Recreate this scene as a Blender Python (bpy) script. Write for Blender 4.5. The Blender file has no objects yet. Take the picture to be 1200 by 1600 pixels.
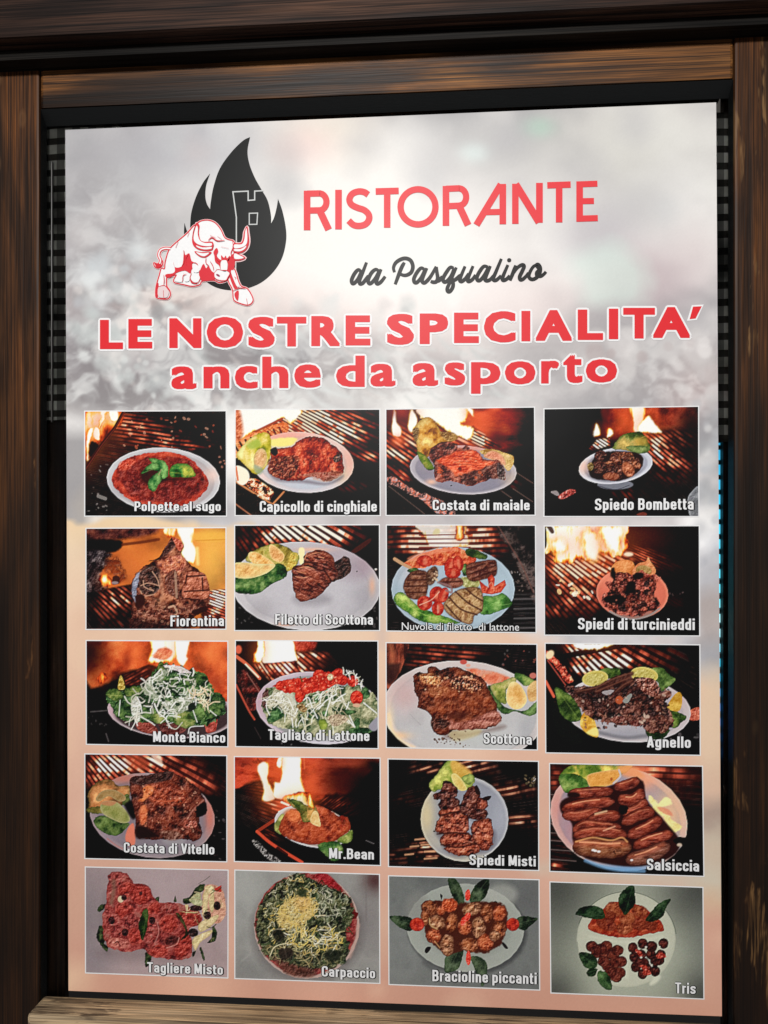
import bpy, bmesh, math, random
import numpy as np
from mathutils import Vector
from mathutils.geometry import tessellate_polygon

PAPER_ROUGH, PAPER_SPEC, CAP_OFF, CAL = .40, .12, .02, None
E_FIT = [1.0581, -0.2883, -0.0157, 0.0431, -0.021, -0.0212, 0.02, -0.0039, 0.0052, 0.0094, -0.0553, 0.0214, -0.0001, 0.0131, -0.0143, 0.004, 0.0038, 0.0092, -0.0348, -0.0057]
S_FIT = [0.0175, -0.0838, 0.1017, 0.0787, -0.1265, 0.0019, 0.0012, -0.0233, 0.0281, -0.0057, -0.0234, 0.1523, -0.2012, -0.1396, 0.2416, -0.0016, -0.0135, 0.0596, -0.0482, -0.0021]

# ---------------------------------------------------------------- camera, world, lamps, exposure
SC = bpy.context.scene
COL = SC.collection
F, HZ, YAW, D, CAMZ = 1244.0, 875.0, math.radians(4.2), 1.25, 1.60   # focal length and horizon in photo pixels, yaw, distance to the poster
cam = bpy.data.objects.new('camera', bpy.data.cameras.new('camera')); COL.objects.link(cam)
cam.location = (0, -D, CAMZ); cam.rotation_euler = (math.pi / 2, 0, YAW)
cam.data.sensor_fit = 'VERTICAL'; cam.data.sensor_height = 36; cam.data.lens = F / 1600 * 36
cam.data.shift_y = (HZ - 800) / 1600; cam.data.clip_start = .02; cam.data.clip_end = 60
SC.camera = cam

w = bpy.data.worlds.new('World'); SC.world = w; w.use_nodes = True
w.node_tree.nodes['Background'].inputs[0].default_value = (.95, .95, 1, 1)
w.node_tree.nodes['Background'].inputs[1].default_value = WORLD_STRENGTH = .2

def lamp(name, kind, loc, aim, energy, size, color):
    l = bpy.data.lights.new(name, kind); o = bpy.data.objects.new(name, l); COL.objects.link(o)
    o.location = loc; o.rotation_euler = (Vector(aim) - Vector(loc)).to_track_quat('-Z', 'Y').to_euler()
    l.energy = energy; l.color = color
    if kind == 'AREA': l.shape = 'DISK'; l.size = size
    else: l.shadow_soft_size = size
    return o
lamp('entrance_lamp', 'AREA', (-.27, -3.0, CAMZ + 1.58), (-.02, 0, CAMZ + .25), 112, .36, (1, .985, .96))

SC.view_settings.view_transform = 'Standard'; SC.view_settings.look = 'None'
SC.view_settings.exposure = 0; SC.view_settings.gamma = 1; SC.view_settings.use_curve_mapping = False
SC.render.engine = 'CYCLES'; SC.cycles.max_bounces = 6

# ---------------------------------------------------------------- helpers
_r = (math.cos(YAW), math.sin(YAW)); _f = (-math.sin(YAW), math.cos(YAW))
def at(px, py, Y=0.0):
    """the point of the upright plane y = Y that the photograph shows at (px, py)"""
    px = np.asarray(px, float); py = np.asarray(py, float)
    a = (px - 600) / F; b = (HZ - py) / F
    t = (Y + D) / (_f[1] + _r[1] * a)
    return np.stack([t * (_f[0] + _r[0] * a), np.full(np.shape(t), Y) + 0 * a, CAMZ + t * b], -1)

def lin(c):
    c = np.asarray(c, float) / 255
    return np.where(c <= .04045, c / 12.92, ((c + .055) / 1.055) ** 2.4)

def tag(o, label=None, cat=None, group=None, kind=None):
    for k, v in (('label', label), ('category', cat), ('group', group), ('kind', kind)):
        if v: o[k] = v
    return o

def empty(name, loc, **k):
    o = bpy.data.objects.new(name, None); COL.objects.link(o); o.location = loc; o.empty_display_size = .05
    bpy.context.view_layer.update()
    return tag(o, **k)

def link(name, me, mat, parent=None, **k):
    o = bpy.data.objects.new(name, me); COL.objects.link(o)
    if mat: me.materials.append(mat)
    if parent:
        o.parent = parent; o.matrix_parent_inverse = parent.matrix_world.inverted()
    return tag(o, **k)

def mesh(name, V, Fc):
    me = bpy.data.meshes.new(name); me.from_pydata([tuple(v) for v in V], [], [tuple(f) for f in Fc]); me.update()
    return me

def box(x0, x1, y0, y1, z0, z1, bevel=.003, seg=2, cuts=0, warp=0):
    bm = bmesh.new(); bmesh.ops.create_cube(bm, size=1)
    for v in bm.verts: v.co = Vector(((x0 + x1) / 2 + v.co.x * (x1 - x0), (y0 + y1) / 2 + v.co.y * (y1 - y0), (z0 + z1) / 2 + v.co.z * (z1 - z0)))
    if bevel: bmesh.ops.bevel(bm, geom=bm.edges[:], offset=bevel, segments=seg, affect='EDGES', profile=.6)
    me = bpy.data.meshes.new('box'); bm.to_mesh(me); bm.free()
    for p in me.polygons: p.use_smooth = False
    return me

def principled(name, col=(.5, .5, .5), rough=.5, spec=.5):
    m = bpy.data.materials.new(name); m.use_nodes = True
    b = m.node_tree.nodes['Principled BSDF']
    b.inputs['Base Color'].default_value = (*col, 1); b.inputs['Roughness'].default_value = rough; b.inputs['Specular IOR Level'].default_value = spec
    return m, m.node_tree.nodes, m.node_tree.links, b

def ink(name, rgb, rough=PAPER_ROUGH, spec=PAPER_SPEC):
    """printed ink: one colour with a faint print grain"""
    m, N, L, b = principled(name, tuple(lin(rgb)), rough, spec)
    t = N.new('ShaderNodeTexNoise'); t.inputs['Scale'].default_value = 320; t.inputs['Detail'].default_value = 2
    tc = N.new('ShaderNodeTexCoord'); L.new(tc.outputs['Object'], t.inputs['Vector'])
    mx = N.new('ShaderNodeMix'); mx.data_type = 'RGBA'; mx.blend_type = 'MULTIPLY'; mx.inputs[0].default_value = .12
    mx.inputs[6].default_value = (*lin(rgb), 1); L.new(t.outputs['Fac'], mx.inputs[7]); L.new(mx.outputs[2], b.inputs['Base Color'])
    return m

def print_mat():
    m, N, L, b = principled('printed_paper', (.8, .8, .8), PAPER_ROUGH, PAPER_SPEC)
    a = N.new('ShaderNodeAttribute'); a.attribute_name = 'print'; L.new(a.outputs['Color'], b.inputs['Base Color'])
    tc = N.new('ShaderNodeTexCoord'); t = N.new('ShaderNodeTexNoise'); t.inputs['Scale'].default_value = 3.5; t.inputs['Detail'].default_value = 3; L.new(tc.outputs['Object'], t.inputs['Vector'])
    bp = N.new('ShaderNodeBump'); bp.inputs['Strength'].default_value = .5; bp.inputs['Distance'].default_value = .004; L.new(t.outputs['Fac'], bp.inputs['Height']); L.new(bp.outputs[0], b.inputs['Normal'])
    return m

def ramp_node(N, stops, interp='LINEAR'):
    r = N.new('ShaderNodeValToRGB'); e = r.color_ramp.elements; r.color_ramp.interpolation = interp
    while len(e) < len(stops): e.new(.5)
    for el, (p, c) in zip(e, stops): el.position = p; el.color = (*c, 1)
    return r

def wood(name, axis, stops, worn=(.30, .19, .10), worn_at=.72, rough=.42, spec=.35, knots=True, seed=0., streak=1., low_dark=None, patch=(4.5, 22)):
    """stained softwood: stretched grain, fine fibres, knots and a few rubbed-through patches"""
    m, N, L, b = principled(name, rough=rough, spec=spec)
    tc = N.new('ShaderNodeTexCoord')
    def mapped(along, across):
        mp = N.new('ShaderNodeMapping'); s = [across] * 3; s['xyz'.index(axis)] = along
        mp.inputs['Scale'].default_value = s; mp.inputs['Location'].default_value = (seed, seed * .7, seed * 1.3)
        L.new(tc.outputs['Object'], mp.inputs['Vector']); return mp.outputs['Vector']
    def noise(vec, scale, det=4, dist=0., rough_=.55):
        t = N.new('ShaderNodeTexNoise'); t.inputs['Scale'].default_value = scale; t.inputs['Detail'].default_value = det
        t.inputs['Distortion'].default_value = dist; t.inputs['Roughness'].default_value = rough_; L.new(vec, t.inputs['Vector']); return t.outputs['Fac']
    def mix(kind, fac, a, c):
        x = N.new('ShaderNodeMix'); x.data_type = 'RGBA'; x.blend_type = kind
        for s, v in ((0, fac), (6, a), (7, c)):
            if isinstance(v, (int, float)): x.inputs[s].default_value = v
            elif isinstance(v, tuple): x.inputs[s].default_value = (*v, 1)
            else: L.new(v, x.inputs[s])
        return x.outputs[2]
    def thr(v, lo, hi):
        x = N.new('ShaderNodeMapRange'); x.inputs[1].default_value = lo; x.inputs[2].default_value = hi; L.new(v, x.inputs[0]); return x.outputs[0]
    big = noise(mapped(1.4, 9), 1.6, 5, .6)
    base = ramp_node(N, stops); L.new(big, base.inputs[0])
    grain = noise(mapped(3, 150), 1.0, 3, .4)
    fine = noise(mapped(9, 700), 1.0, 2)
    col = mix('MULTIPLY', .75 * streak, base.outputs[0], ramp_pick(N, L, grain, ((.32, (.16, .14, .13)), (.52, (.9, .9, .9)), (.72, (1.45, 1.38, 1.25)))))
    col = mix('MULTIPLY', .8, col, ramp_pick(N, L, fine, ((.34, (.35, .32, .3)), (.55, (1.0, 1.0, 1.0)), (.68, (1.6, 1.5, 1.4)))))
    hair = noise(mapped(1.6, 330), 1.0, 4, .5, .6)
    col = mix('MULTIPLY', .8, col, ramp_pick(N, L, hair, ((.40, (.12, .10, .09)), (.445, (1, 1, 1)), (.60, (1, 1, 1)), (.66, (1.55, 1.45, 1.3)))))
    if knots:
        vo = N.new('ShaderNodeTexVoronoi'); vo.inputs['Scale'].default_value = 3.2; vo.inputs['Randomness'].default_value = 1
        L.new(mapped(1.5, 3.6), vo.inputs['Vector'])
        wv = noise(mapped(16, 60), 1.0, 3); ad = N.new('ShaderNodeMath'); ad.operation = 'MULTIPLY_ADD'; ad.inputs[1].default_value = .05; L.new(wv, ad.inputs[0]); L.new(vo.outputs['Distance'], ad.inputs[2])
        col = mix('MIX', ramp_pick(N, L, ad.outputs[0], ((.07, (.9,) * 3), (.11, (.0,) * 3))), col, (.02, .011, .007))
        col = mix('MIX', ramp_pick(N, L, ad.outputs[0], ((.10, (0,) * 3), (.125, (.5,) * 3), (.15, (0,) * 3))), col, worn)
    p1 = thr(noise(mapped(*patch), 1.0, 5, .3, .65), worn_at, worn_at + .035); p2 = thr(noise(mapped(10, 190), 1.0, 3), .42, .6)
    mm = N.new('ShaderNodeMath'); mm.operation = 'MULTIPLY'; L.new(p1, mm.inputs[0]); L.new(p2, mm.inputs[1])
    col = mix('MIX', mm.outputs[0], col, worn)
    if low_dark:                                               # near-black tone mixed over the lower part with a ragged, streaky upper limit
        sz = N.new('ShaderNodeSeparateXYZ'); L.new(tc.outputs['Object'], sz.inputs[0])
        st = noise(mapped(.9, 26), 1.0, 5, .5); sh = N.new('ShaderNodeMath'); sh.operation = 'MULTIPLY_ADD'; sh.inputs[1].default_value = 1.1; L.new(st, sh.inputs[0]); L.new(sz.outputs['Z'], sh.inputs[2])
        f = N.new('ShaderNodeMapRange'); f.inputs[1].default_value = low_dark[0] + .55 + low_dark[1] / 2; f.inputs[2].default_value = low_dark[0] + .55 - low_dark[1] / 2; f.inputs[3].default_value = 0; f.inputs[4].default_value = .82; L.new(sh.outputs[0], f.inputs[0])
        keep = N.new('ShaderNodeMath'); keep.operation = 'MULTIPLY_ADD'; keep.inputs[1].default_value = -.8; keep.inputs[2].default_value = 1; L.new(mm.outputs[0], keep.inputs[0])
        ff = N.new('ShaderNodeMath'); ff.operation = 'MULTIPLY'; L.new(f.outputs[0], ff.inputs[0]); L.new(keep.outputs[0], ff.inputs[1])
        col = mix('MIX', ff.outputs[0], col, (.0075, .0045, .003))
    L.new(col, b.inputs['Base Color'])
    bp = N.new('ShaderNodeBump'); bp.inputs['Strength'].default_value = .35; bp.inputs['Distance'].default_value = .0015; L.new(grain, bp.inputs['Height'])
    b2 = N.new('ShaderNodeBump'); b2.inputs['Strength'].default_value = .25; b2.inputs['Distance'].default_value = .0006; L.new(fine, b2.inputs['Height']); L.new(bp.outputs[0], b2.inputs['Normal']); L.new(b2.outputs[0], b.inputs['Normal'])
    rr = N.new('ShaderNodeMapRange'); rr.inputs[3].default_value = rough - .1; rr.inputs[4].default_value = rough + .2; L.new(big, rr.inputs[0]); L.new(rr.outputs[0], b.inputs['Roughness'])
    return m

def ramp_pick(N, L, fac, stops):
    r = ramp_node(N, stops); L.new(fac, r.inputs[0]); return r.outputs[0]
# ---------------------------------------------------------------- print painter
# Small numpy painter: every printed picture on the poster is painted procedurally (noise, curves, strokes)
# and ends up as point colours on that print's own mesh.
_RT = np.random.RandomState(7).rand(8, 256, 256)

def vnoise(x, y, seed=0):
    t = _RT[seed % 8]
    x = x + 37.7 * seed; y = y + 91.3 * seed
    xi = np.floor(x).astype(int); yi = np.floor(y).astype(int)
    fx = x - xi; fy = y - yi
    fx = fx * fx * (3 - 2 * fx); fy = fy * fy * (3 - 2 * fy)
    a = t[yi & 255, xi & 255]; b = t[yi & 255, (xi + 1) & 255]
    c = t[(yi + 1) & 255, xi & 255]; d = t[(yi + 1) & 255, (xi + 1) & 255]
    return (a + (b - a) * fx) * (1 - fy) + (c + (d - c) * fx) * fy

def fbm(x, y, seed=0, oct=4, gain=.55):
    s = 0; a = 1; n = 0
    for k in range(oct):
        s = s + a * vnoise(x, y, seed + k); n += a
        a *= gain; x = x * 2.03 + 5.1; y = y * 2.03 + 1.7
    return s / n

def sharpen(n, k=2.2):
    return np.clip((n - .5) * k + .5, 0, 1)

def ramp(t, pal):
    pal = np.asarray(pal, float)
    xs = np.linspace(0, 1, len(pal))
    return np.stack([np.interp(t, xs, pal[:, i]) for i in range(3)], -1)

def smooth_loop(pts, n=5):
    p = np.asarray(pts, float)
    a, b, c, d = np.roll(p, 1, 0), p, np.roll(p, -1, 0), np.roll(p, -2, 0)
    out = []
    for t in np.linspace(0, 1, n, endpoint=False):
        out.append(.5 * (2 * b + (c - a) * t + (2 * a - 5 * b + 4 * c - d) * t * t + (3 * b - a - 3 * c + d) * t ** 3))
    return np.stack(out, 1).reshape(-1, 2)

def smooth_line(pts, n=6):
    p = np.asarray(pts, float)
    q = np.vstack([2 * p[0] - p[1], p, 2 * p[-1] - p[-2]])
    out = []
    for i in range(1, len(q) - 2):
        a, b, c, d = q[i - 1], q[i], q[i + 1], q[i + 2]
        for t in np.linspace(0, 1, n, endpoint=False):
            out.append(.5 * (2 * b + (c - a) * t + (2 * a - 5 * b + 4 * c - d) * t * t + (3 * b - a - 3 * c + d) * t ** 3))
    out.append(p[-1])
    return np.asarray(out)

def ell_pts(cx, cy, rx, ry, rot=0, n=28):
    t = np.linspace(0, 2 * np.pi, n, endpoint=False); r = np.radians(rot)
    x = rx * np.cos(t); y = ry * np.sin(t)
    return np.stack([cx + x * np.cos(r) - y * np.sin(r), cy + x * np.sin(r) + y * np.cos(r)], 1)

FIRE = [(60, 12, 6), (160, 42, 16), (226, 92, 36), (250, 150, 54), (255, 206, 92), (255, 238, 158), (255, 253, 224), (255, 255, 246)]
GLOW = [(9, 6, 6), (38, 16, 14), (88, 34, 26), (156, 64, 46), (222, 106, 76), (248, 180, 134), (255, 242, 218)]

class Cv:
    """A printed picture; coordinates are those of an enlarged view of it (corners c4 = tl, tr, br, bl)."""
    def __init__(s, c4, W=440, H=310, seed=1):
        u = ((np.arange(W) + .5) / W)[None, :]; v = ((np.arange(H) + .5) / H)[:, None]
        (ax, ay), (bx, by), (cx, cy), (dx, dy) = c4
        s.X = (ax * (1 - u) + bx * u) * (1 - v) + (dx * (1 - u) + cx * u) * v
        s.Y = (ay * (1 - u) + by * u) * (1 - v) + (dy * (1 - u) + cy * u) * v
        s.W, s.H = W, H; s.a = np.zeros((H, W, 3)); s.rs = np.random.RandomState(seed); s.seed = seed
        s.px = (bx - ax) / W
        s.mx = s.X.mean(0); s.my = s.Y.mean(1)

    def win(s, x0, y0, x1, y1, m=14):
        i0, i1 = np.searchsorted(s.mx, [x0 - m, x1 + m]); j0, j1 = np.searchsorted(s.my, [y0 - m, y1 + m])
        return slice(j0, j1), slice(i0, i1)

    def mix(s, w, m, col):
        if not isinstance(col, np.ndarray): col = np.asarray(col, float)
        m = m[..., None]
        s.a[w] = s.a[w] * (1 - m) + col * m

    def base(s, pal, sx=200, sy=200, k=1.6, seed=0):
        n = sharpen(fbm(s.X / sx, s.Y / sy, s.seed + seed), k)
        s.a[:] = ramp(n, pal)

    def sdf(s, P, w, warp=0, wsc=30, seed=0):
        X = s.X[w]; Y = s.Y[w]
        if warp:
            X, Y = X + (fbm(X / wsc, Y / wsc, s.seed + seed + 3, 3) - .5) * 2 * warp, Y + (fbm(X / wsc + 40, Y / wsc, s.seed + seed + 5, 3) - .5) * 2 * warp
        d2 = np.full(X.shape, 1e12); ins = np.zeros(X.shape, bool)
        Q = np.roll(P, -1, 0)
        for (ax, ay), (bx, by) in zip(P, Q):
            ex, ey = bx - ax, by - ay; L = ex * ex + ey * ey
            if L < 1e-9: continue
            wx, wy = X - ax, Y - ay
            t = np.clip((wx * ex + wy * ey) / L, 0, 1)
            d2 = np.minimum(d2, (wx - ex * t) ** 2 + (wy - ey * t) ** 2)
            if ay != by:
                ins ^= ((ay > Y) != (by > Y)) & (X < ex * (Y - ay) / ey + ax)
        d = np.sqrt(d2)
        return np.where(ins, -d, d)

    def shape(s, pts, fill, soft=3, warp=0, wsc=30, smooth=True, al=1, seed=0, rim=None):
        """filled outline; fill is a colour or f(X, Y, d); rim = (width, colour, strength) tints along the edge"""
        P = smooth_loop(pts) if smooth else np.asarray(pts, float)
        m = soft + warp + 4
        w = s.win(P[:, 0].min() - m, P[:, 1].min() - m, P[:, 0].max() + m, P[:, 1].max() + m)
        if s.X[w].size == 0: return
        d = s.sdf(P, w, warp, wsc, seed)
        col = fill(s.X[w], s.Y[w], d) if callable(fill) else np.broadcast_to(np.asarray(fill, float), d.shape + (3,)).copy()
        if rim:
            k = (np.exp(np.minimum(d, 0) / rim[0]) * rim[2])[..., None]
            col = col * (1 - k) + np.asarray(rim[1], float) * k
        s.mix(w, np.clip(.5 - d / soft, 0, 1) * al, col)

    def ell(s, cx, cy, rx, ry, fill, rot=0, **k):
        s.shape(ell_pts(cx, cy, rx, ry, rot), fill, smooth=False, **k)

    def glow(s, cx, cy, rx, ry, col, al=1, rot=0, p=2):
        r = np.radians(rot); X = s.X - cx; Y = s.Y - cy
        x = X * np.cos(r) + Y * np.sin(r); y = -X * np.sin(r) + Y * np.cos(r)
        q = np.sqrt((x / rx) ** 2 + (y / ry) ** 2)
        s.mix((slice(None), slice(None)), np.exp(-q ** p) * al, col)

    def line(s, pts, width, col, al=1, soft=2.5, smooth=True, taper=False):
        P = smooth_line(pts) if smooth and len(pts) > 2 else np.asarray(pts, float)
        m = width + soft
        w = s.win(P[:, 0].min() - m, P[:, 1].min() - m, P[:, 0].max() + m, P[:, 1].max() + m, 8)
        X = s.X[w]; Y = s.Y[w]
        if X.size == 0: return
        a = np.zeros(X.shape)
        n = len(P) - 1
        for i in range(n):
            (ax, ay), (bx, by) = P[i], P[i + 1]
            ex, ey = bx - ax, by - ay; L = ex * ex + ey * ey + 1e-9
            t = np.clip(((X - ax) * ex + (Y - ay) * ey) / L, 0, 1)
            d = np.sqrt((X - ax - ex * t) ** 2 + (Y - ay - ey * t) ** 2)
            hw = width * .5 * ((1 - abs((i + .5) / n * 2 - 1) ** 2 * .8) if taper else 1)
            a = np.maximum(a, np.clip(.5 - (d - hw) / soft, 0, 1))
        s.mix(w, a * al, col)

    def bars(s, vp, ref, spacing, duty, heat, dark=(12, 9, 9), region=None, edge=.25, edgecol=(150, 120, 110), seed=0, pal=GLOW, noise=.55, nsc=60, soft=12):
        """grill bars fanning out of vp; gaps glow by heat = [(x, y, rx, ry, amount), ...]"""
        X, Y = s.X, s.Y
        wob = (vnoise(X / 170, Y / 170, s.seed + seed) - .5) * spacing * .25
        ang = np.arctan2(Y - vp[1], X - vp[0])
        R = math.hypot(ref[0] - vp[0], ref[1] - vp[1])
        a0 = math.atan2(ref[1] - vp[1], ref[0] - vp[0])
        if abs(a0) > 2: ang = np.where(ang < 0, ang + 2 * np.pi, ang); a0 = a0 % (2 * np.pi)
        dist = np.hypot(X - vp[0], Y - vp[1])
        t = ((ang - a0) * R + wob) / spacing
        f = t - np.floor(t); k = np.floor(t)
        pxs = s.px / (spacing * dist / R) * 1.3
        tri = np.abs(f - .5) * 2                      # 0 in the middle of a gap
        gap = np.clip((1 - duty - tri) / (2 * pxs) + .5, 0, 1)
        h = np.zeros(X.shape)
        for (cx, cy, rx, ry, am) in heat:
            h += am * np.exp(-((X - cx) / rx) ** 2 - ((Y - cy) / ry) ** 2)
        along = fbm(dist / nsc + k * 7.3, k * 3.1, s.seed + seed + 2, 3)
        h = np.clip(h * (1 - noise + noise * 2 * sharpen(along, 2.4)), 0, 1)
        col = ramp(h, pal)
        rimk = np.exp(-((tri - (1 - duty) - .12) / .10) ** 2) * edge * np.clip(along * 2 - .7, 0, 1)
        bar = np.asarray(dark, float) * (.7 + .6 * along[..., None]) + h[..., None] * np.array((70, 18, 8)) * .8
        bar = bar * (1 - rimk[..., None]) + np.asarray(edgecol, float) * rimk[..., None]
        out = bar * (1 - gap[..., None]) + col * gap[..., None]
        if region is None: s.a[:] = out
        else:
            w = (slice(None), slice(None))
            d = s.sdf(np.asarray(region, float), w, 6, 40)
            m = np.clip(.5 - d / soft, 0, 1)[..., None]
            s.a[:] = s.a * (1 - m) + out * m

    def flame(s, pts, hot=1., sx=28, sy=95, width=45, seed=0, al=1, pal=FIRE, warp=14, lean=0, bias=.25, soft=10, k=1.7):
        bias = min(bias, .55 + .12 * (bias - .55)); k = max(k, 1.5); soft *= 1.5
        q = np.asarray(pts, float); o = q.mean(0); r = (q.max(0) - q.min(0)) * .75 + 20
        s.glow(o[0], o[1], r[0], r[1], (226, 96, 40), .35 * al * min(hot, 1))
        def f(X, Y, d):
            n = sharpen(fbm((X + lean * Y) / sx, Y / sy, s.seed + seed, 4), k)
            return ramp(np.clip((np.clip(-d / width, 0, 1) * .75 + bias + (n - .5) * .8) * hot, 0, 1), pal)
        s.shape(pts, f, soft=soft, warp=warp, wsc=34, al=al, seed=seed)

    def leaf(s, pts, pal, vein=None, warp=5, sc=40, seed=0, soft=4, rim=(10, (20, 45, 18), .5)):
        pal = np.asarray(pal, float); pal = pal * .86 + pal.mean(1, keepdims=True) * np.array((.16, .12, .08))
        pal = np.vstack([pal[:1] * .72, pal, np.minimum(pal[-1:] * 1.16 + 8, 255)])
        s.shape(pts, s.tex(pal, sc * 1.5, seed=seed, em=34, oct=4), warp=warp * 1.15, wsc=18, seed=seed, soft=soft, rim=rim)
        if vein is not None: s.line(vein, 4, ramp(np.array(.95), pal), .55, soft=4)

    def tex(s, pal, sc=40, sc2=None, ang=0, k=1.9, em=90, seed=0, grain=10, edge=0, oct=5):
        """mottled, embossed surface"""
        r = np.radians(ang); sc2 = sc2 or sc
        def f(X, Y, d):
            x = (X * np.cos(r) + Y * np.sin(r)) / sc; y = (-X * np.sin(r) + Y * np.cos(r)) / sc2
            n = fbm(x, y, s.seed + seed, oct)
            m = fbm(x - 4. / sc, y - 6. / sc2, s.seed + seed, oct)
            c = ramp(sharpen(n, k), pal) + ((n - m) * em * 2)[..., None]
            c = c + ((vnoise(X / 4.1, Y / 4.1, seed + 3) - .5) * grain * 2)[..., None]
            if edge: c = c * (1 - edge * np.exp(np.minimum(d, 0) / 22))[..., None]
            return np.clip(c, 0, 255)
        return f

    def plate(s, cx, cy, rx, ry, rot=0, rim=(222, 220, 220), well=(200, 200, 203), rimw=.82, lip=(240, 238, 236), under=None, tint=()):
        if under: s.ell(cx + under[0], cy + under[1], rx * .97, ry * .97, (8, 7, 8), rot, soft=26, al=.8)
        s.ell(cx, cy, rx, ry, lambda X, Y, d: np.asarray(rim, float) * (.93 + .12 * fbm(X / 160, Y / 160, s.seed, 3))[..., None], rot, soft=4, rim=(7, lip, .8))
        s.ell(cx, cy + ry * .02, rx * rimw, ry * rimw, lambda X, Y, d: np.asarray(well, float) * (.94 + .1 * fbm(X / 120, Y / 120, s.seed + 4, 3))[..., None], rot, soft=16, rim=(10, tuple(c * .86 for c in well), .7))
        for (x, y, a, b, c, al) in tint:
            w = s.win(cx - rx, cy - ry, cx + rx, cy + ry); d = s.sdf(ell_pts(cx, cy, rx, ry, rot), w)
            g = np.exp(-((s.X[w] - x) / a) ** 2 - ((s.Y[w] - y) / b) ** 2)
            s.mix(w, g * al * np.clip(.5 - d / 4, 0, 1), c)

    def blobs(s, pts, n, r, pals, sq=.75, al=1, sc=18, em=110, rim=(7, (30, 10, 8), .6), warp=4, seed=0, hi=None):
        """n rounded morsels scattered inside an outline, far ones first"""
        P = smooth_loop(pts); lo, up = P.min(0), P.max(0); c = []
        k = 0
        while len(c) < n and k < n * 60:
            k += 1
            q = lo + s.rs.rand(2) * (up - lo)
            if _inside(P, q): c.append(q)
        c.sort(key=lambda q: q[1])
        for i, q in enumerate(c):
            R = r * (.7 + .6 * s.rs.rand()); pal = pals[s.rs.randint(len(pals))]
            s.shape(ell_pts(q[0], q[1], R, R * sq * (.8 + .4 * s.rs.rand()), s.rs.rand() * 180, 14), s.tex(pal, sc, seed=seed + i, em=em, grain=8), smooth=False, warp=warp, wsc=14, rim=rim, al=al, seed=i)
            if hi and s.rs.rand() < .6:
                s.ell(q[0] - R * .25, q[1] - R * .3, R * .22, R * .12, hi, soft=5, al=.7)

    def shreds(s, pts, n, L, w, cols, al=.9, bend=.5, soft=2.5, dirn=None):
        P = smooth_loop(pts); lo, up = P.min(0), P.max(0); c = 0; k = 0
        while c < n and k < n * 60:
            k += 1
            q = lo + s.rs.rand(2) * (up - lo)
            if not _inside(P, q): continue
            c += 1
            a = s.rs.rand() * 6.283 if dirn is None else dirn + s.rs.randn() * .5
            l = L * (.4 + s.rs.rand()); b = s.rs.randn() * bend * l * .5
            e = np.array((np.cos(a), np.sin(a))); nrm = np.array((-e[1], e[0]))
            s.line([q - e * l / 2, q + nrm * b, q + e * l / 2], w * (.6 + .8 * s.rs.rand()), cols[s.rs.randint(len(cols))], al, soft, smooth=True)

    def specks(s, x0, y0, x1, y1, n, r, cols, al=.8):
        for _ in range(n):
            s.ell(x0 + (x1 - x0) * s.rs.rand(), y0 + (y1 - y0) * s.rs.rand(), r * (.4 + 1.2 * s.rs.rand()), r * (.3 + .8 * s.rs.rand()), cols[s.rs.randint(len(cols))], s.rs.rand() * 90, soft=3, al=al)

    def grade(s, mul=(1, 1, 1), sat=1., gam=1., grain=5):
        a = np.clip(s.a, 0, 255) / 255
        a = a ** gam * np.asarray(mul)
        g = a.mean(-1, keepdims=True); a = g + (a - g) * sat
        a = a + (s.rs.rand(s.H, s.W, 1) - .5) * grain * 2 / 255
        s.a = np.clip(a * 255, 0, 255)

    def out(s, crisp=0):
        a = s.a.reshape(s.H // 2, 2, s.W // 2, 2, 3).mean((1, 3))
        if not crisp: return a
        b = np.pad(a, ((1, 1), (1, 1), (0, 0)), 'edge')
        b = sum(b[i:i + a.shape[0], j:j + a.shape[1]] for i in range(3) for j in range(3)) / 9
        g = s.rs.randn(*a.shape[:2], 1) * 3 + s.rs.randn(*a.shape) * 1.5
        return np.clip(a + (a - b) * crisp + g, 0, 255)

def _inside(P, q):
    x, y = q; r = False
    for (ax, ay), (bx, by) in zip(P, np.roll(P, -1, 0)):
        if (ay > y) != (by > y) and x < (bx - ax) * (y - ay) / (by - ay) + ax: r = not r
    return r
# ---------------------------------------------------------------- the twenty printed dishes
MEAT = [(52, 18, 14), (98, 40, 30), (140, 62, 44), (180, 90, 62), (214, 132, 96)]
CHAR = [(22, 12, 10), (58, 30, 24), (104, 52, 40), (150, 84, 62)]
REDMEAT = [(70, 22, 18), (130, 42, 30), (188, 66, 46), (228, 100, 70), (246, 140, 100)]
SAUCE = [(96, 26, 24), (140, 40, 34), (176, 58, 42), (206, 84, 60)]
GREEN = [(22, 58, 30), (50, 104, 48), (92, 142, 66), (140, 178, 96)]
LETT = [(92, 120, 40), (150, 168, 66), (198, 200, 106), (226, 220, 150)]

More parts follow.
